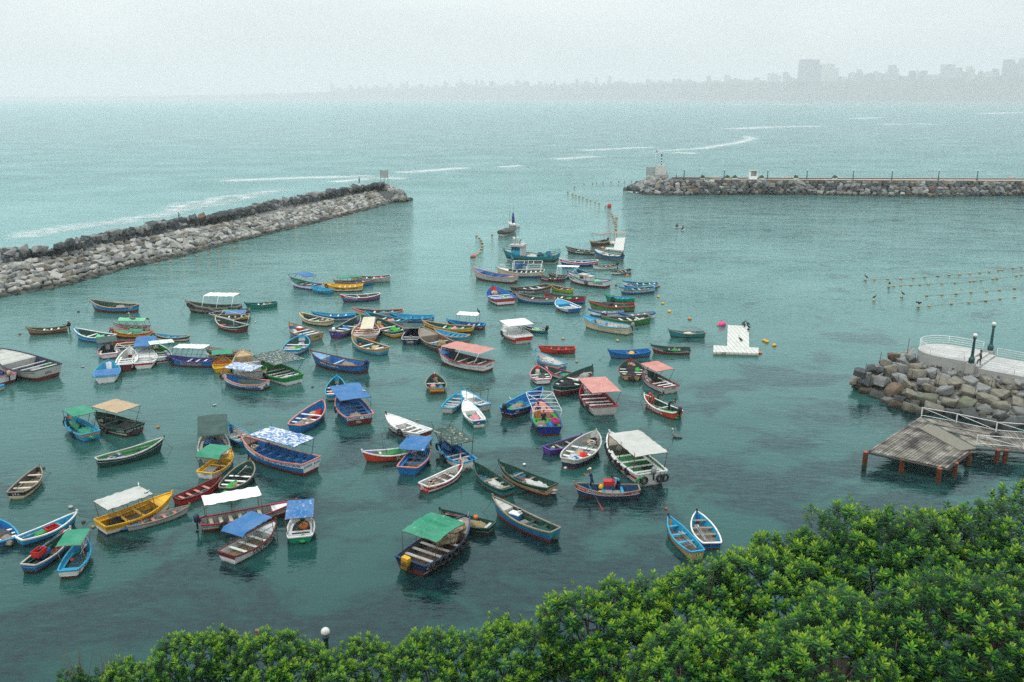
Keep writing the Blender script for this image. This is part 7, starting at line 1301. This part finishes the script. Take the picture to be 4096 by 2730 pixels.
person(at_z('G', 1488, 602, .28), -1.0, 'person with white cap bending in the cream boat with grey outboard', 'NV', 'NV', 'bend', 'W', 1.0)
finish_people()
# ------------------------------------------------------------------ teal trawler, two yachts
def house(H, root, M, Mi):
    L = H.L; x0 = .22 * L; m = MB(); z0 = .55; bw_ = H.B * .62
    m.box((x0, 0, z0 + .75), (1.75, bw_, 1.5), 0); m.box((x0 - 1.0, 0, z0 + 1.2), (.25, bw_, 2.4), 2)
    for sd in (-1, 1): m.box((x0, sd * bw_ * .48, z0 + 1.85), (1.75, .06, .9), 0)
    m.box((x0 + .85, 0, z0 + 1.85), (.06, bw_, .9), 0); m.build('wheelhouse', [paint('CY', .95), paint('W', .3), paint('OW', .4)], root)
    m = MB()
    for sd in (-1, 1):
        for k in range(3): m.box((x0 - .5 + .5 * k, sd * bw_ * .515, z0 + 1.9), (.38, .03, .5))
    for k in range(3): m.box((x0 + .89, (k - 1) * bw_ * .3, z0 + 1.9), (.03, bw_ * .24, .5))
    m.build('window', plain('dark_glass', (.02, .03, .035), .2), root)
    m = MB(); m.box((x0 - .1, 0, z0 + 2.36), (2.7, bw_ * 1.15, .12)); m.box((x0 - .1, 0, z0 + 2.52), (2.5, bw_ * 1.05, .06)); m.build('roof', paint('OW', .7), root)
    m = MB()
    for q in ((.5, .4), (.9, -.3), (.2, -.5)): m.lathe((x0 + q[0], q[1], z0 + 2.5), [(.14, 0), (.14, 1.0), (.2, 1.05), (.2, 1.25), (.02, 1.3)], 8)
    m.tube([(x0 - .5, .3, z0 + 2.4), (x0 - .5, .3, z0 + 3.2), (x0 - .8, .3, z0 + 3.5)], .09, 8, 1); m.tube([(x0 + .4, 0, z0 + 2.4), (x0 + .4, 0, z0 + 4.6)], .04, 5, 1); m.torus((x0 - .9, 0, z0 + 2.75), .3, .07, (.3, 1, 0), 0)
    m.build('roof_gear', [paint('W', .3), paint('BK', .1)], root)
    m = MB()
    for sd in (-1, 1):
        ps = [H.pt(t, 1, sd) for t in (0.01, .1, .2)]; 
        for hh in (.35, .7): m.tube([p + Vector((0, 0, hh)) for p in ps], .035, 5)
        for p in ps: m.tube([p, p + Vector((0, 0, .72))], .035, 5)
    p = H.pt(0, 1, 1)
    for hh in (.35, .7): m.tube([(p.x, p.y, p.z + hh), (p.x, -p.y, p.z + hh)], .035, 5)
    m.build('railing', paint('TQ', .4), root)
boat('E', (540, 488), (1283, 560), 'trawler', 'teal trawler with flaking blue wheelhouse and blue barrels aft', [('CY', .12), ('TQ', .33), ('DG', .35), ('OW', .2)], 'TQ', 'OW', s='teal trawler', bw=.36, st=.8, wear=.8, th=(0, 'W'), deck=(.78, 'OW'), fh=(.12, .20, .165), extra=house, cat='trawler', group=None,
     cargo=[('net', 940, 575, 'OW', 1.8, 0, .3), ('bucket', 1115, 545, 'BL', .95, 0, .3), ('net', 1160, 550, 'BG', .9, 0, .6), ('bucket', 1205, 555, 'BL', .95, 0, .3), ('bucket', 1250, 520, 'BL', .95, 0, .6), ('tarp', 1010, 580, 'GY', 1.4, 0, .2), ('crate', 1070, 570, 'DG', 1.3, 0, .3)])
def cover(H, root, M, Mi):
    m = MB(); vs = []; ts_ = [i / 10 for i in range(11)]
    for t in ts_:
        p = H.pt(min(.97, t), 1, 1); rz_ = p.z + .55 * math.sin(PI * min(1, t + .1)) + .12 * math.sin(t * 19)
        for u in range(9):
            a = -1 + u / 4; vs.append((p.x, p.y * 1.05 * a, p.z - .25 * (abs(a) > .9) + (rz_ - p.z) * (1 - a * a)))
    m.add(vs, [(9 * i + u, 9 * i + 9 + u, 9 * i + 10 + u, 9 * i + u + 1)[::-1] for i in range(10) for u in range(8)], 0, True)
    p = H.pt(0, 1, 1); m.add([(p.x - .02, p.y, p.z - .2), (p.x - .02, -p.y, p.z - .2), (p.x - .02, -p.y * .6, p.z + .3), (p.x - .02, p.y * .6, p.z + .3)], [(0, 1, 2, 3)], 0); m.build('cover', sheetm('DK', 'GY', .15), root)
    m = MB(); m.tube([(.1 * H.L, 0, .3), (.1 * H.L, 0, 13.0)], [.045, .02], 6); m.tube([(.1 * H.L, 0, 1.9), (-.35 * H.L, 0, 1.5)], .05, 6); m.tube([(.1 * H.L, 0, 12.5), (.5 * H.L, 0, 1.2)], .006, 4); m.tube([(.1 * H.L, 0, 12.5), (-.5 * H.L, 0, 1.0)], .006, 4); m.build('mast', plain('grey_mast', (.38, .40, .40), .6), root)
boat('E', (712, 178), (515, 262), 'sailing_boat', 'small sailing yacht shrouded in black covers with bare mast', [('DK', .6), ('OW', .4)], 'DK', 'DK', s='black covered yacht', bw=.34, st=.7, th=(0, 'W'), extra=cover, cat='yacht', group=None, post=False)
def yacht(H, root, M, Mi):
    m = MB(); vs, fs = lump(H.L * .24, H.B * .30, .5, 6, .03, 16, 6); m.add([(p[0] + .08 * H.L, p[1], p[2] + H.F * .9) for p in vs], fs, 0, True); m.build('cabin', paint('W', .05), root)
    m = MB(); m.box((-.02 * H.L, 0, H.F + .32), (.5, .7, .25)); m.build('hatch', plain('dark_glass', (.02, .03, .035), .2), root)
    m = MB(); x = .02 * H.L; m.tube([(x, 0, .5), (x, 0, 12.5)], [.045, .02], 6); m.tube([(x, 0, 12), (.5 * H.L, 0, 1)], .006, 4); m.tube([(x, 0, 12), (-.5 * H.L, 0, 1)], .006, 4); m.build('mast', plain('grey_mast', (.38, .40, .40), .6), root)
    m = MB(); vs, fs = lump(.35, .35, 2.0, 8, .2); m.add([(p[0] + .1, p[1], p[2] + 1.0) for p in vs], fs, 0, True); m.build('furled_sail', paint('VI', .1), root)
boat('E', (625, 118), (745, 165), 'sailing_boat', 'white sailing yacht with furled navy sail, farthest moored', [('W', 1)], 'W', 'W', s='white sailing yacht', bw=.36, st=.75, th=(0, 'W'), deck=(.5, 'W'), extra=yacht, cat='yacht', group=None, post=False, wear=.05, cargo=[('bag', 615, 95, 'RD', .8, 0, .6)])
# ------------------------------------------------------------------ far shore with its city
rg = random.Random(11)
shore = [(-900, 396.4), (0, 396.4), (900, 396.6), (1500, 397.4), (2100, 398.6), (2700, 400.6), (3300, 402.8), (4100, 405), (4700, 406.5)]
SH = [at_z('n', x, y, 0) for x, y in shore]
cl = [(-900, 391), (0, 389), (500, 387), (900, 381), (1300, 369), (1800, 354), (2300, 346), (2800, 336), (3300, 326), (3700, 318), (4100, 308), (4700, 300)]
def cl_at(x):
    for (a, b), (c, d) in zip(cl, cl[1:]):
        if a <= x <= c: return b + (d - b) * (x - a) / (c - a)
    return cl[-1][1]
def sh_at(x):
    for (a, b), (c, d) in zip(shore, shore[1:]):
        if a <= x <= c: return b + (d - b) * (x - a) / (c - a)
    return shore[-1][1]
m = MB(); vs = []; NX = 140
for i in range(NX + 1):
    x = -900 + 5600 * i / NX; a = at_z('n', x, sh_at(x), 0); q = at_y('n', x, cl_at(x), a.y + 130); hz = q.z + 6 * mnoise.noise(Vector((i * .7, 0, 0)))
    bk = Vector((a.x * 1.0, a.y, 0)); dr = Vector((a.x, a.y, 0)).normalized()
    vs += [Vector((a.x, a.y, -1)) - dr * 20, Vector((a.x, a.y, 1.5)) + dr * 25, Vector((a.x, a.y, hz * .35)) + dr * 60, Vector((a.x, a.y, hz)) + dr * 130, Vector((a.x, a.y, hz + 4)) + dr * 900]
for i in range(NX):
    for k in range(4): m.f.append([5 * i + k, 5 * i + 5 + k, 5 * i + 6 + k, 5 * i + 1 + k]); m.m.append(0); m.sm.append(False)
m.v = [tuple(p) for p in vs]
def cliffm():
    mm, nt, b = new_mat('cliff'); g = nt.nodes.new('ShaderNodeNewGeometry'); c = mixc(nt, ramp(nt, noise(nt, g.outputs['Position'], .008, 6, .7), [(.4, 0.0), (.6, 1.0)]), (.035, .055, .05), (.085, .095, .085)); nt.links.new(c, b.inputs['Base Color']); b.inputs['Roughness'].default_value = 1; return mm
tag(m.build('cliff', cliffm()), 'long hazy sea cliff across the bay', None, None, 'structure')
m = MB(); vs = []
for i in range(61):
    x = 1200 + 3300 * i / 60; a = at_z('n', x, sh_at(x) + .6 + .7 * mnoise.noise(Vector((i * .9, 3, 0))), 0); dr = Vector((a.x, a.y, 0)).normalized(); wv = 30 + 25 * mnoise.noise(Vector((i * 1.3, 7, 0))); vs += [Vector((a.x, a.y, .3)) - dr * wv * 1.5, Vector((a.x, a.y, .3)) + dr * 10]
m.add(vs, [(2 * i, 2 * i + 2, 2 * i + 3, 2 * i + 1) for i in range(60)], 0); tag(m.build('surf', plain('surf_foam', (.8, .82, .82), .9)), 'white surf line along the far shore', None, None, 'stuff')
BM_ = []
for nm, rgb in (('grey', (.27, .28, .28)), ('pale', (.42, .42, .40)), ('dark', (.13, .16, .17))):
    mm, nt, b = new_mat('facade_' + nm); tc = nt.nodes.new('ShaderNodeTexCoord'); br = nt.nodes.new('ShaderNodeTexBrick'); br.offset = 0; mp = nt.nodes.new('ShaderNodeMapping'); mp.inputs['Rotation'].default_value = (PI / 2, 0, 0); nt.links.new(tc.outputs['Object'], mp.inputs[0]); br.inputs['Scale'].default_value = .3; br.inputs['Brick Width'].default_value = 1.2; br.inputs['Row Height'].default_value = 1.0; br.inputs['Mortar Size'].default_value = .25
    br.inputs['Color1'].default_value = (*[q * .3 for q in rgb], 1); br.inputs['Color2'].default_value = (*[q * .45 for q in rgb], 1); br.inputs['Mortar'].default_value = (*rgb, 1); nt.links.new(mp.outputs[0], br.inputs['Vector']); nt.links.new(br.outputs[0], b.inputs['Base Color']); BM_.append(mm)
def block(x, wpx, top, mat, label, group=None, off=0):
    a = at_z('n', x, sh_at(x), 0); dr = Vector((a.x, a.y, 0)).normalized(); base = Vector((a.x, a.y, 0)) + dr * (150 + off); d = base.length; sc = d / FPX
    zt = at_y('n', x, top, base.y).z; zb = at_y('n', x, cl_at(x), a.y + 130).z - 6; w_ = max(8, wpx * sc); h = max(8, zt - zb); m = MB(); r = rg.random()
    m.box((0, 0, h / 2), (w_, w_ * .7, h), 0); m.box((w_ * rg.uniform(-.2, .2), 0, h + 2.2), (w_ * .35, w_ * .35, 4.4), 0); m.box((0, 0, h + .6), (w_ * 1.02, w_ * .72, .8), 0)
    if r < .5: m.box((w_ * .62, 4, h * .4), (w_ * .5, w_ * .6, h * .8), 0)
    if r > .8: m.box((-w_ * .3, 0, h + 4), (w_ * .3, w_ * .5, 8), 0)
    o = m.build('apartment_block', BM_[mat], None, (base.x, base.y, zb), math.atan2(-base.x, base.y) + rg.uniform(-.3, .3)); tag(o, label, 'building', group)
block(3224, 64, 240, 2, 'broad dark slab tower, tallest building of the hazy skyline'); block(3300, 44, 258, 1, 'pale paired tower just right of the tallest slab', None, 40)
block(4014, 34, 240, 2, 'dark tower rising near the right end of the skyline'); block(4080, 40, 236, 0, 'grey tower at the right edge of the skyline', None, 60)
block(3555, 26, 262, 0, 'thin tower standing alone midway between the two dark towers'); block(3775, 40, 260, 0, 'squarish grey block left of the right dark tower', None, 30)
x = 1330.0
while x < 4130:
    w_ = rg.uniform(6, 17) * (1 if x < 2600 else 1.3); amp = 8 if x < 1300 else (22 if x < 3100 else 34)
    hh = rg.betavariate(1.3, 2.8) * amp * 1.75 + 3
    if not (3180 < x < 3335 or 3990 < x < 4035) or hh < 30: block(x, w_, cl_at(x) - hh, rg.choice((0, 0, 1, 1, 2)), 'hazy apartment block in the skyline above the far cliff', 'hazy skyline blocks', rg.uniform(0, 260))
    x += w_ * rg.uniform(.6, 1.5)
# ------------------------------------------------------------------ boulders: the 300 that show largest are things, the rest one mass
def shown(p, r):
    d = p - CAMP; z = d.dot(FWD)
    if z <= 1: return 0
    x, y = d.x / z * FPX + CX, CY - d.dot(UPV) / z * FPX
    if not (-30 < x < 4126 and -30 < y < 2760): return 0
    return r / z
order = sorted(range(len(ROCKS)), key=lambda i: -shown(ROCKS[i][0], ROCKS[i][1]) * (3 if 'riprap' in ROCKS[i][5] else 1) * (0 if 'outer' in ROCKS[i][5] and False else 1))
WORD = dict(pale='pale grey', grey='grey', dark='dark', tan='tan', rust='rusty brown', mossy='mossy green')
solo = set(order[:290]); mass = MB()
for i, (p, r, e, k, mat, place) in enumerate(ROCKS):
    if i in solo:
        o = bpy.data.objects.new('boulder', rock_mesh(k, mat)); COL.objects.link(o); o.location = p; o.rotation_euler = e; o.scale = (r, r, r)
        tag(o, f'{WORD[mat]} angular boulder in the {place}', 'boulder', f'{WORD[mat]} boulders of the {place}')
    else:
        Mx = Matrix.Translation(p) @ Matrix.Rotation(e[2], 4, 'Z') @ Matrix.Rotation(e[1], 4, 'Y') @ Matrix.Rotation(e[0], 4, 'X') @ Matrix.Scale(r, 4)
        mass.add([Mx @ v for v in ROCKV[k][0]], ROCKV[k][1], list(ROCK).index(mat))
tag(mass.build('boulder_bank', [ROCK[k] for k in ROCK]), 'mass of grey and tan armour rocks covering both breakwaters', None, None, 'stuff')
# ------------------------------------------------------------------ hillside and vegetation in front
GP = []
def ground(x, y):
    base = max(.3, (38.2 - y) * .55); num = base * .02; den = .02
    for gx, gy, gz in GP:
        w_ = 1 / (.6 + ((x - gx) ** 2 + (y - gy) ** 2)) ** 1.6; num += gz * w_; den += w_
    z_ = num / den; e = max(0, min(1, (37.6 - y) / 7.5)); e = e * e * (3 - 2 * e); return .3 + (z_ - .3) * e if y > 0 else 20
TREES = [
 (3990, 2335, 28.5, 4.3, 'broad dark leaved tree at the right edge, below the timber pier', .44, .38), (3560, 2345, 28, 3.8, 'tall leafy tree, second from the right edge, below the pier', .46, .42),
 (3180, 2445, 27.5, 3.3, 'bright leaved tree just right of the two near rowing boats', .46, .62), (2790, 2525, 27, 2.9, 'bright tree standing below the two near rowing boats', .44, .72),
 (2420, 2580, 27, 2.7, 'light green rounded tree at the bottom centre, right of the dark dip', .42, .74), (3900, 2670, 21.5, 3.4, 'dark tree filling the bottom right corner', .40, .42), (3350, 2730, 21, 3.1, 'dense tree at the bottom edge between the corner and the bright trees', .38, .5), (2850, 2790, 22, 2.6, 'bright green tree at the bottom edge under the rowing boats', .40, .70)]
BUSH = [(2080, 2660, 28, 2.4, 'bright bush at the bottom edge left of the dark dip, far right of the lamp', .38, .74), (1740, 2690, 29, 2.3, 'bright spreading bush at the bottom edge between lamp and centre', .38, .78), (1440, 2710, 30, 2.0, 'bright bush at the bottom edge covering the lamp base', .36, .78), (1110, 2690, 31, 2.0, 'leafy bush just left of the lamp, tops lit yellow green', .38, .68), (790, 2670, 31.5, 2.1, 'highest bush at the bottom left with loose upper sprays', .40, .62), (510, 2760, 31, 1.7, 'low bush at the left end of the bright bushes', .38, .6)]
for x, y, Y, R, *_ in TREES + BUSH:
    c = at_y('n', x, y, Y); GP.append((c.x, c.y, c.z - R * .95)); GP.append((c.x, c.y - 5, c.z - R * .95 + 2.5))
m = MB(); vs = []; GX = 60
ys = (-20, 0, 8, 14, 18, 22, 26, 29, 32, 35, 37, 38.2, 38.7, 38.8)
for yy in ys:
    for i in range(GX + 1):
        x_ = -40 + 90 * i / GX; z_ = ground(x_, yy) if yy < 38.75 else -1; vs.append((x_, yy, z_ + (.5 * mnoise.noise(Vector((x_ * .2, yy * .2, 0))) if yy < 36 else 0)))
m.add(vs, [((GX + 1) * j + i, (GX + 1) * j + i + 1, (GX + 1) * (j + 1) + i + 1, (GX + 1) * (j + 1) + i) for j in range(len(ys) - 1) for i in range(GX)], 0, True)
tag(m.build('hillside', plain('hillside_soil', (.05, .042, .028), .95)), 'dark earth slope under the bushes falling to the shore', None, None, 'structure')
for k, (x, y) in enumerate(((894, 2541), (943, 2540), (1030, 2531))):
    p = at_y('n', x, y, 38.0); m = MB(); m.box((0, 0, -.45), (.16, .16, 1.1)); m.box((0, 0, .12), (.2, .2, .06)); tag(m.build('fence_post', plain('brown_post', (.22, .12, .07), .8), None, p), f'short brown post behind the bottom bushes, {ORD[k]} from the left', 'post', 'brown posts behind the bushes')
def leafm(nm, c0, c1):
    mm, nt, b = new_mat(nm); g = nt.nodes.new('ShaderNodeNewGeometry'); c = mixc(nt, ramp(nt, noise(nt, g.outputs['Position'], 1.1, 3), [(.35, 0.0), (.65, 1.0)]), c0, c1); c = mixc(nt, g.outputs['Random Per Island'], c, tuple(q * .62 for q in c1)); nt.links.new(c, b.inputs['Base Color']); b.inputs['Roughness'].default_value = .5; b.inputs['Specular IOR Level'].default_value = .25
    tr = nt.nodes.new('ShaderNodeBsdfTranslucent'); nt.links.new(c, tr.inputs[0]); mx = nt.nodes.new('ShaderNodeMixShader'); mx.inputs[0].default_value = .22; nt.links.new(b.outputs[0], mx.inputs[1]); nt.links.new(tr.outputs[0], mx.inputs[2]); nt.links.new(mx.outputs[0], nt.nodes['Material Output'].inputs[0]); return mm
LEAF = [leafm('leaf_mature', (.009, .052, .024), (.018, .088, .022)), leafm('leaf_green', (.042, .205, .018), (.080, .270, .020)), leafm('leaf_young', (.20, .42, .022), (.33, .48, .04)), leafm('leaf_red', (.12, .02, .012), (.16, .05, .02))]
BARK = plain('bark', (.11, .085, .065), .9)
R_ = np.random.default_rng(5)
def rosette(n, young):
    V, Fc, Mt = [], [], []
    for i in range(n):
        q = i / n; a = i * 2.4 + R_.uniform(-.3, .3); el = .05 + 1.15 * q ** 1.5 + R_.uniform(-.15, .15); ln = (.52 - .22 * q) * R_.uniform(.8, 1.15); w = ln * .17; h = -.35 + .5 * q
        d = np.array([math.cos(a) * math.cos(el), math.sin(a) * math.cos(el), math.sin(el)]); s = np.array([-math.sin(a), math.cos(a), 0]); up = np.cross(d, s) * -1; o = np.array([0, 0, h])
        p0 = o + d * .03; p1 = o + d * ln * .5 + s * w + up * w * .3; p2 = o + d * ln - np.array([0, 0, ln * .12]); p3 = o + d * ln * .5 - s * w + up * w * .3; k = len(V); V += [p0, p1, p2, p3]; Fc += [(k, k + 1, k + 2), (k, k + 2, k + 3)]
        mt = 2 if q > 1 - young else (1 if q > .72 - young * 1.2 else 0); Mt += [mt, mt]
    return np.array(V), np.array(Fc), np.array(Mt)
ROS = [rosette(26, .30), rosette(24, .16), rosette(26, .06), rosette(22, 0.0)]
def crown(name, clumps, size, parent, dens=1.0, bright=.5, seed=0):
    """clumps: list of (centre, radius). Leaf rosettes on and under each clump's skin."""
    r = np.random.default_rng(seed); Vs, Fs, Ms = [], [], []; nv = 0; C = np.array([tuple(c) for c, _ in clumps]); Rr = np.array([q for _, q in clumps]); cam = np.array(CAMP)
    for ci, (c, rad) in enumerate(clumps):
        n = int(dens * 4 * PI * rad * rad / (size * size * .42)); d = r.normal(size=(n, 3)); d /= np.linalg.norm(d, axis=1)[:, None]; dep = np.where(r.random(n) < .62, r.uniform(.86, 1.1, n), r.uniform(.55, .9, n)); dep = np.where((r.random(n) < .07) & (d[:, 2] > .2), r.uniform(1.08, 1.2, n), dep); P = np.array(tuple(c)) + d * rad * dep[:, None]
        ins = np.linalg.norm(P[:, None, :] - C[None], axis=2) / Rr[None]; ins[:, ci] = 9; keep = (ins.min(1) > .82) & (d[:, 2] > -.55)
        view = cam - P; view /= np.linalg.norm(view, axis=1)[:, None]; keep &= ((d * view).sum(1) > -.35) | (r.random(n) < .25)
        P, d, dep = P[keep], d[keep], dep[keep]
        for k in range(len(P)):
            ax = d[k] * .55 + np.array([0, 0, .9]) + r.normal(size=3) * .22; ax /= np.linalg.norm(ax); t = np.cross(ax, [math.cos(k), math.sin(k), .3]); t /= np.linalg.norm(t); b = np.cross(ax, t); sc = size * r.choice([.55, .7, .85, 1.0, 1.2, 1.6])
            lit = d[k][2] * .5 + .25 + r.normal() * .22 + (bright - .5) * 2.0 - .08 + .75 * mnoise.noise(Vector(P[k] * 1.1)); v = 0 if (lit > .46 and dep[k] > .88) else (1 if lit > .25 and dep[k] > .85 else (2 if lit > -.05 else 3)); V, Fc, Mt = ROS[v]  # young rosettes on top, dark ones deeper: clump light and shade put into colour
            Vs.append(P[k] + (V @ np.array([t, b, ax])) * sc); Fs.append(Fc + nv); mt = Mt.copy()
            Ms.append(mt); nv += len(V)
    V = np.concatenate(Vs); F_ = np.concatenate(Fs); Mt = np.concatenate(Ms); me = bpy.data.meshes.new(name); me.vertices.add(len(V)); me.vertices.foreach_set('co', V.astype(np.float32).ravel()); me.loops.add(F_.size); me.loops.foreach_set('vertex_index', F_.astype(np.int32).ravel())
    me.polygons.add(len(F_)); me.polygons.foreach_set('loop_start', np.arange(0, F_.size, 3, dtype=np.int32)); me.polygons.foreach_set('loop_total', np.full(len(F_), 3, dtype=np.int32)); me.polygons.foreach_set('material_index', Mt.astype(np.int32))
    for q in LEAF: me.materials.append(q)
    me.update(calc_edges=True); o = bpy.data.objects.new('crown', me); COL.objects.link(o); o.parent = parent; return o
def tree(px, py, Y, R, label, name='tree', nc=9, size=.36, bright=.5, seed=1, dens=1.0, flat=.8, cat='tree'):
    c = at_y('n', px, py, Y); base = Vector((c.x, c.y, ground(c.x, c.y) - .2)); r = empty(name, base); tag(r, label, cat, 'trees on the slope' if cat == 'tree' else 'bushes on the slope'); q = random.Random(seed); cl_ = []
    for i in range(nc):
        a = 2.4 * i + q.uniform(-.5, .5); rr = R * .66 * math.sqrt((i + .4) / nc); cl_.append((c - base + Vector((rr * math.cos(a), rr * math.sin(a) * .85, R * flat * (.42 - .55 * (rr / R)) + q.uniform(-.12, .16) * R)), R * q.uniform(.30, .46)))
    m = MB(); top = c - base; m.tube([(0, 0, -.3), (top.x * .3 + .1, top.y * .3, top.z * .35), (top.x * .7, top.y * .6, top.z * .7)], [.14 * R / 2.5, .11 * R / 2.5, .07 * R / 2.5], 7)
    for cc, rad in cl_:
        mid = top * .5 + (cc - top) * .35; m.tube([top * .35, mid, cc, cc + Vector((0, 0, rad * .75))], [.06 * R / 2.5, .045 * R / 2.5, .03, .008], 5)
        for k in range(4):
            a = q.uniform(0, 6.3); m.tube([cc, cc + Vector((math.cos(a) * rad * .5, math.sin(a) * rad * .5, rad * .3)), cc + Vector((math.cos(a) * rad * .95, math.sin(a) * rad * .95, rad * .5))], [.025, .015, .006], 4)
    m.build('trunk', BARK, r); o = crown('crown', [(cc + base, rad) for cc, rad in cl_], size, r, dens, bright, seed)
    o.matrix_parent_inverse = Matrix.Translation(-base); return r
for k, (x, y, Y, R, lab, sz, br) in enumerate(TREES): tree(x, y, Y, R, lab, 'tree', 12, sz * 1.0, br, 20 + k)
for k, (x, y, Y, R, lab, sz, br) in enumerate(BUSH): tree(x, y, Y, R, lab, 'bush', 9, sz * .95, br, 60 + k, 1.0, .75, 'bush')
ug = []
q = random.Random(4)
for i in range(330):
    x_, y_ = q.uniform(-17, 22), q.uniform(15, 34); h_ = ground(x_, y_); dd_ = Vector((x_, y_, h_)) - CAMP
    if h_ > 2.5 and dd_.dot(FWD) > 1 and abs(dd_.x / dd_.dot(FWD)) < .62 and (y_ < 29 or x_ > 0): ug.append((Vector((x_, y_, h_ - .1)), q.uniform(.7, 1.15)))
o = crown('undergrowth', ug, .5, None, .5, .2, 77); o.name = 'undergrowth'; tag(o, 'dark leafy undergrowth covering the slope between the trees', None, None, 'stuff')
# sparse shrub with bare twigs at the lower left
for k, (x, y, Y, lab) in enumerate(((310, 2725, 31.5, 'sparse dark shrub with bare upright twigs, bottom left'), (440, 2735, 31.2, 'thin twiggy shrub between the sparse shrub and the low bush'))):
    c = at_y('n', x, y, Y); base = Vector((c.x, c.y, ground(c.x, c.y))); r = empty('shrub', base); tag(r, lab, 'shrub'); m = MB(); q = random.Random(90 + k)
    for i in range(16):
        a = q.uniform(0, 6.3); h = q.uniform(.8, 1.9) + (c.z - base.z); e = Vector((math.cos(a) * q.uniform(.1, .9), math.sin(a) * .4, h)); m.tube([(0, 0, 0), e * .5 + Vector((.08 * math.sin(i), 0, 0)), e], [.03, .016, .005], 4)
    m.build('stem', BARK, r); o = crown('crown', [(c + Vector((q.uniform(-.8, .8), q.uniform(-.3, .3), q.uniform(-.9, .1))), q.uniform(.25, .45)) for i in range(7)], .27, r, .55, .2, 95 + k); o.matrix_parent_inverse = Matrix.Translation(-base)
# ------------------------------------------------------------------ sky, sun, air
SUN_EL, SUN_ROT = math.radians(58), math.radians(215)
wd = bpy.data.worlds.new('World'); S.world = wd; wd.use_nodes = True; nt = wd.node_tree; bg = nt.nodes['Background']
sky = nt.nodes.new('ShaderNodeTexSky'); sky.sky_type = 'NISHITA'; sky.sun_disc = False; sky.sun_elevation = SUN_EL; sky.sun_rotation = SUN_ROT; sky.dust_density = 3.0; sky.air_density = 1.0
tc = nt.nodes.new('ShaderNodeTexCoord'); mp = nt.nodes.new('ShaderNodeMapping'); mp.inputs['Scale'].default_value = (1, 1, 3.5); nt.links.new(tc.outputs['Generated'], mp.inputs[0])
cl1 = ramp(nt, noise(nt, mp.outputs[0], 1.6, 5, .55, .3), [(.34, 0.0), (.64, 1.0)])
veil = mixc(nt, cl1, (5.3, 5.95, 6.25), (7.15, 7.55, 7.5))                     # overcast deck
sz = nt.nodes.new('ShaderNodeSeparateXYZ'); nt.links.new(tc.outputs['Generated'], sz.inputs[0]); zr = N(nt, 'ShaderNodeMapRange', ins={1: .03, 2: 1.0, 3: 1.0, 4: 2.3}); nt.links.new(sz.outputs[2], zr.inputs[0])
vs_ = nt.nodes.new('ShaderNodeVectorMath'); vs_.operation = 'SCALE'; nt.links.new(veil, vs_.inputs[0]); nt.links.new(zr.outputs[0], vs_.inputs['Scale'])   # an overcast sky is brightest overhead
mixn = mixc(nt, .92, sky.outputs[0], vs_.outputs[0]); nt.links.new(mixn, bg.inputs[0]); bg.inputs[1].default_value = .115
sd = bpy.data.lights.new('sun', 'SUN'); so = bpy.data.objects.new('sun', sd); COL.objects.link(so); sd.energy = 1.0; sd.angle = math.radians(14); sd.color = (1.0, .97, .92)
dv = Vector((math.sin(SUN_ROT) * math.cos(SUN_EL), math.cos(SUN_ROT) * math.cos(SUN_EL), math.sin(SUN_EL))); so.rotation_euler = (-dv).to_track_quat('-Z', 'Y').to_euler()
hz = MB(); hz.box((0, 7450, 175), (31000, 15100, 354)); hm_ = bpy.data.materials.new('haze_air'); hm_.use_nodes = True; nt = hm_.node_tree; nt.nodes.remove(nt.nodes['Principled BSDF']); pv = nt.nodes.new('ShaderNodeVolumePrincipled'); pv.inputs['Color'].default_value = (.94, .955, .96, 1); pv.inputs['Density'].default_value = 1.7e-4; pv.inputs['Density Attribute'].default_value = ''; pv.inputs['Anisotropy'].default_value = .35
nt.links.new(pv.outputs[0], nt.nodes['Material Output'].inputs['Volume']); tag(hz.build('haze', hm_), 'pale sea haze over the bay', None, None, 'stuff')
# ------------------------------------------------------------------ render settings
S.view_settings.view_transform = 'Standard'; S.view_settings.look = 'None'; S.view_settings.exposure = .07; S.view_settings.gamma = 1
cy = S.cycles; cy.max_bounces = 6; cy.diffuse_bounces = 2; cy.glossy_bounces = 3; cy.transmission_bounces = 2; cy.transparent_max_bounces = 6; cy.volume_bounces = 2; cy.use_denoising = False; cy.use_adaptive_sampling = False; cy.caustics_reflective = False; cy.caustics_refractive = False; cy.sample_clamp_indirect = 4
S.render.resolution_x = 1024; S.render.resolution_y = 682
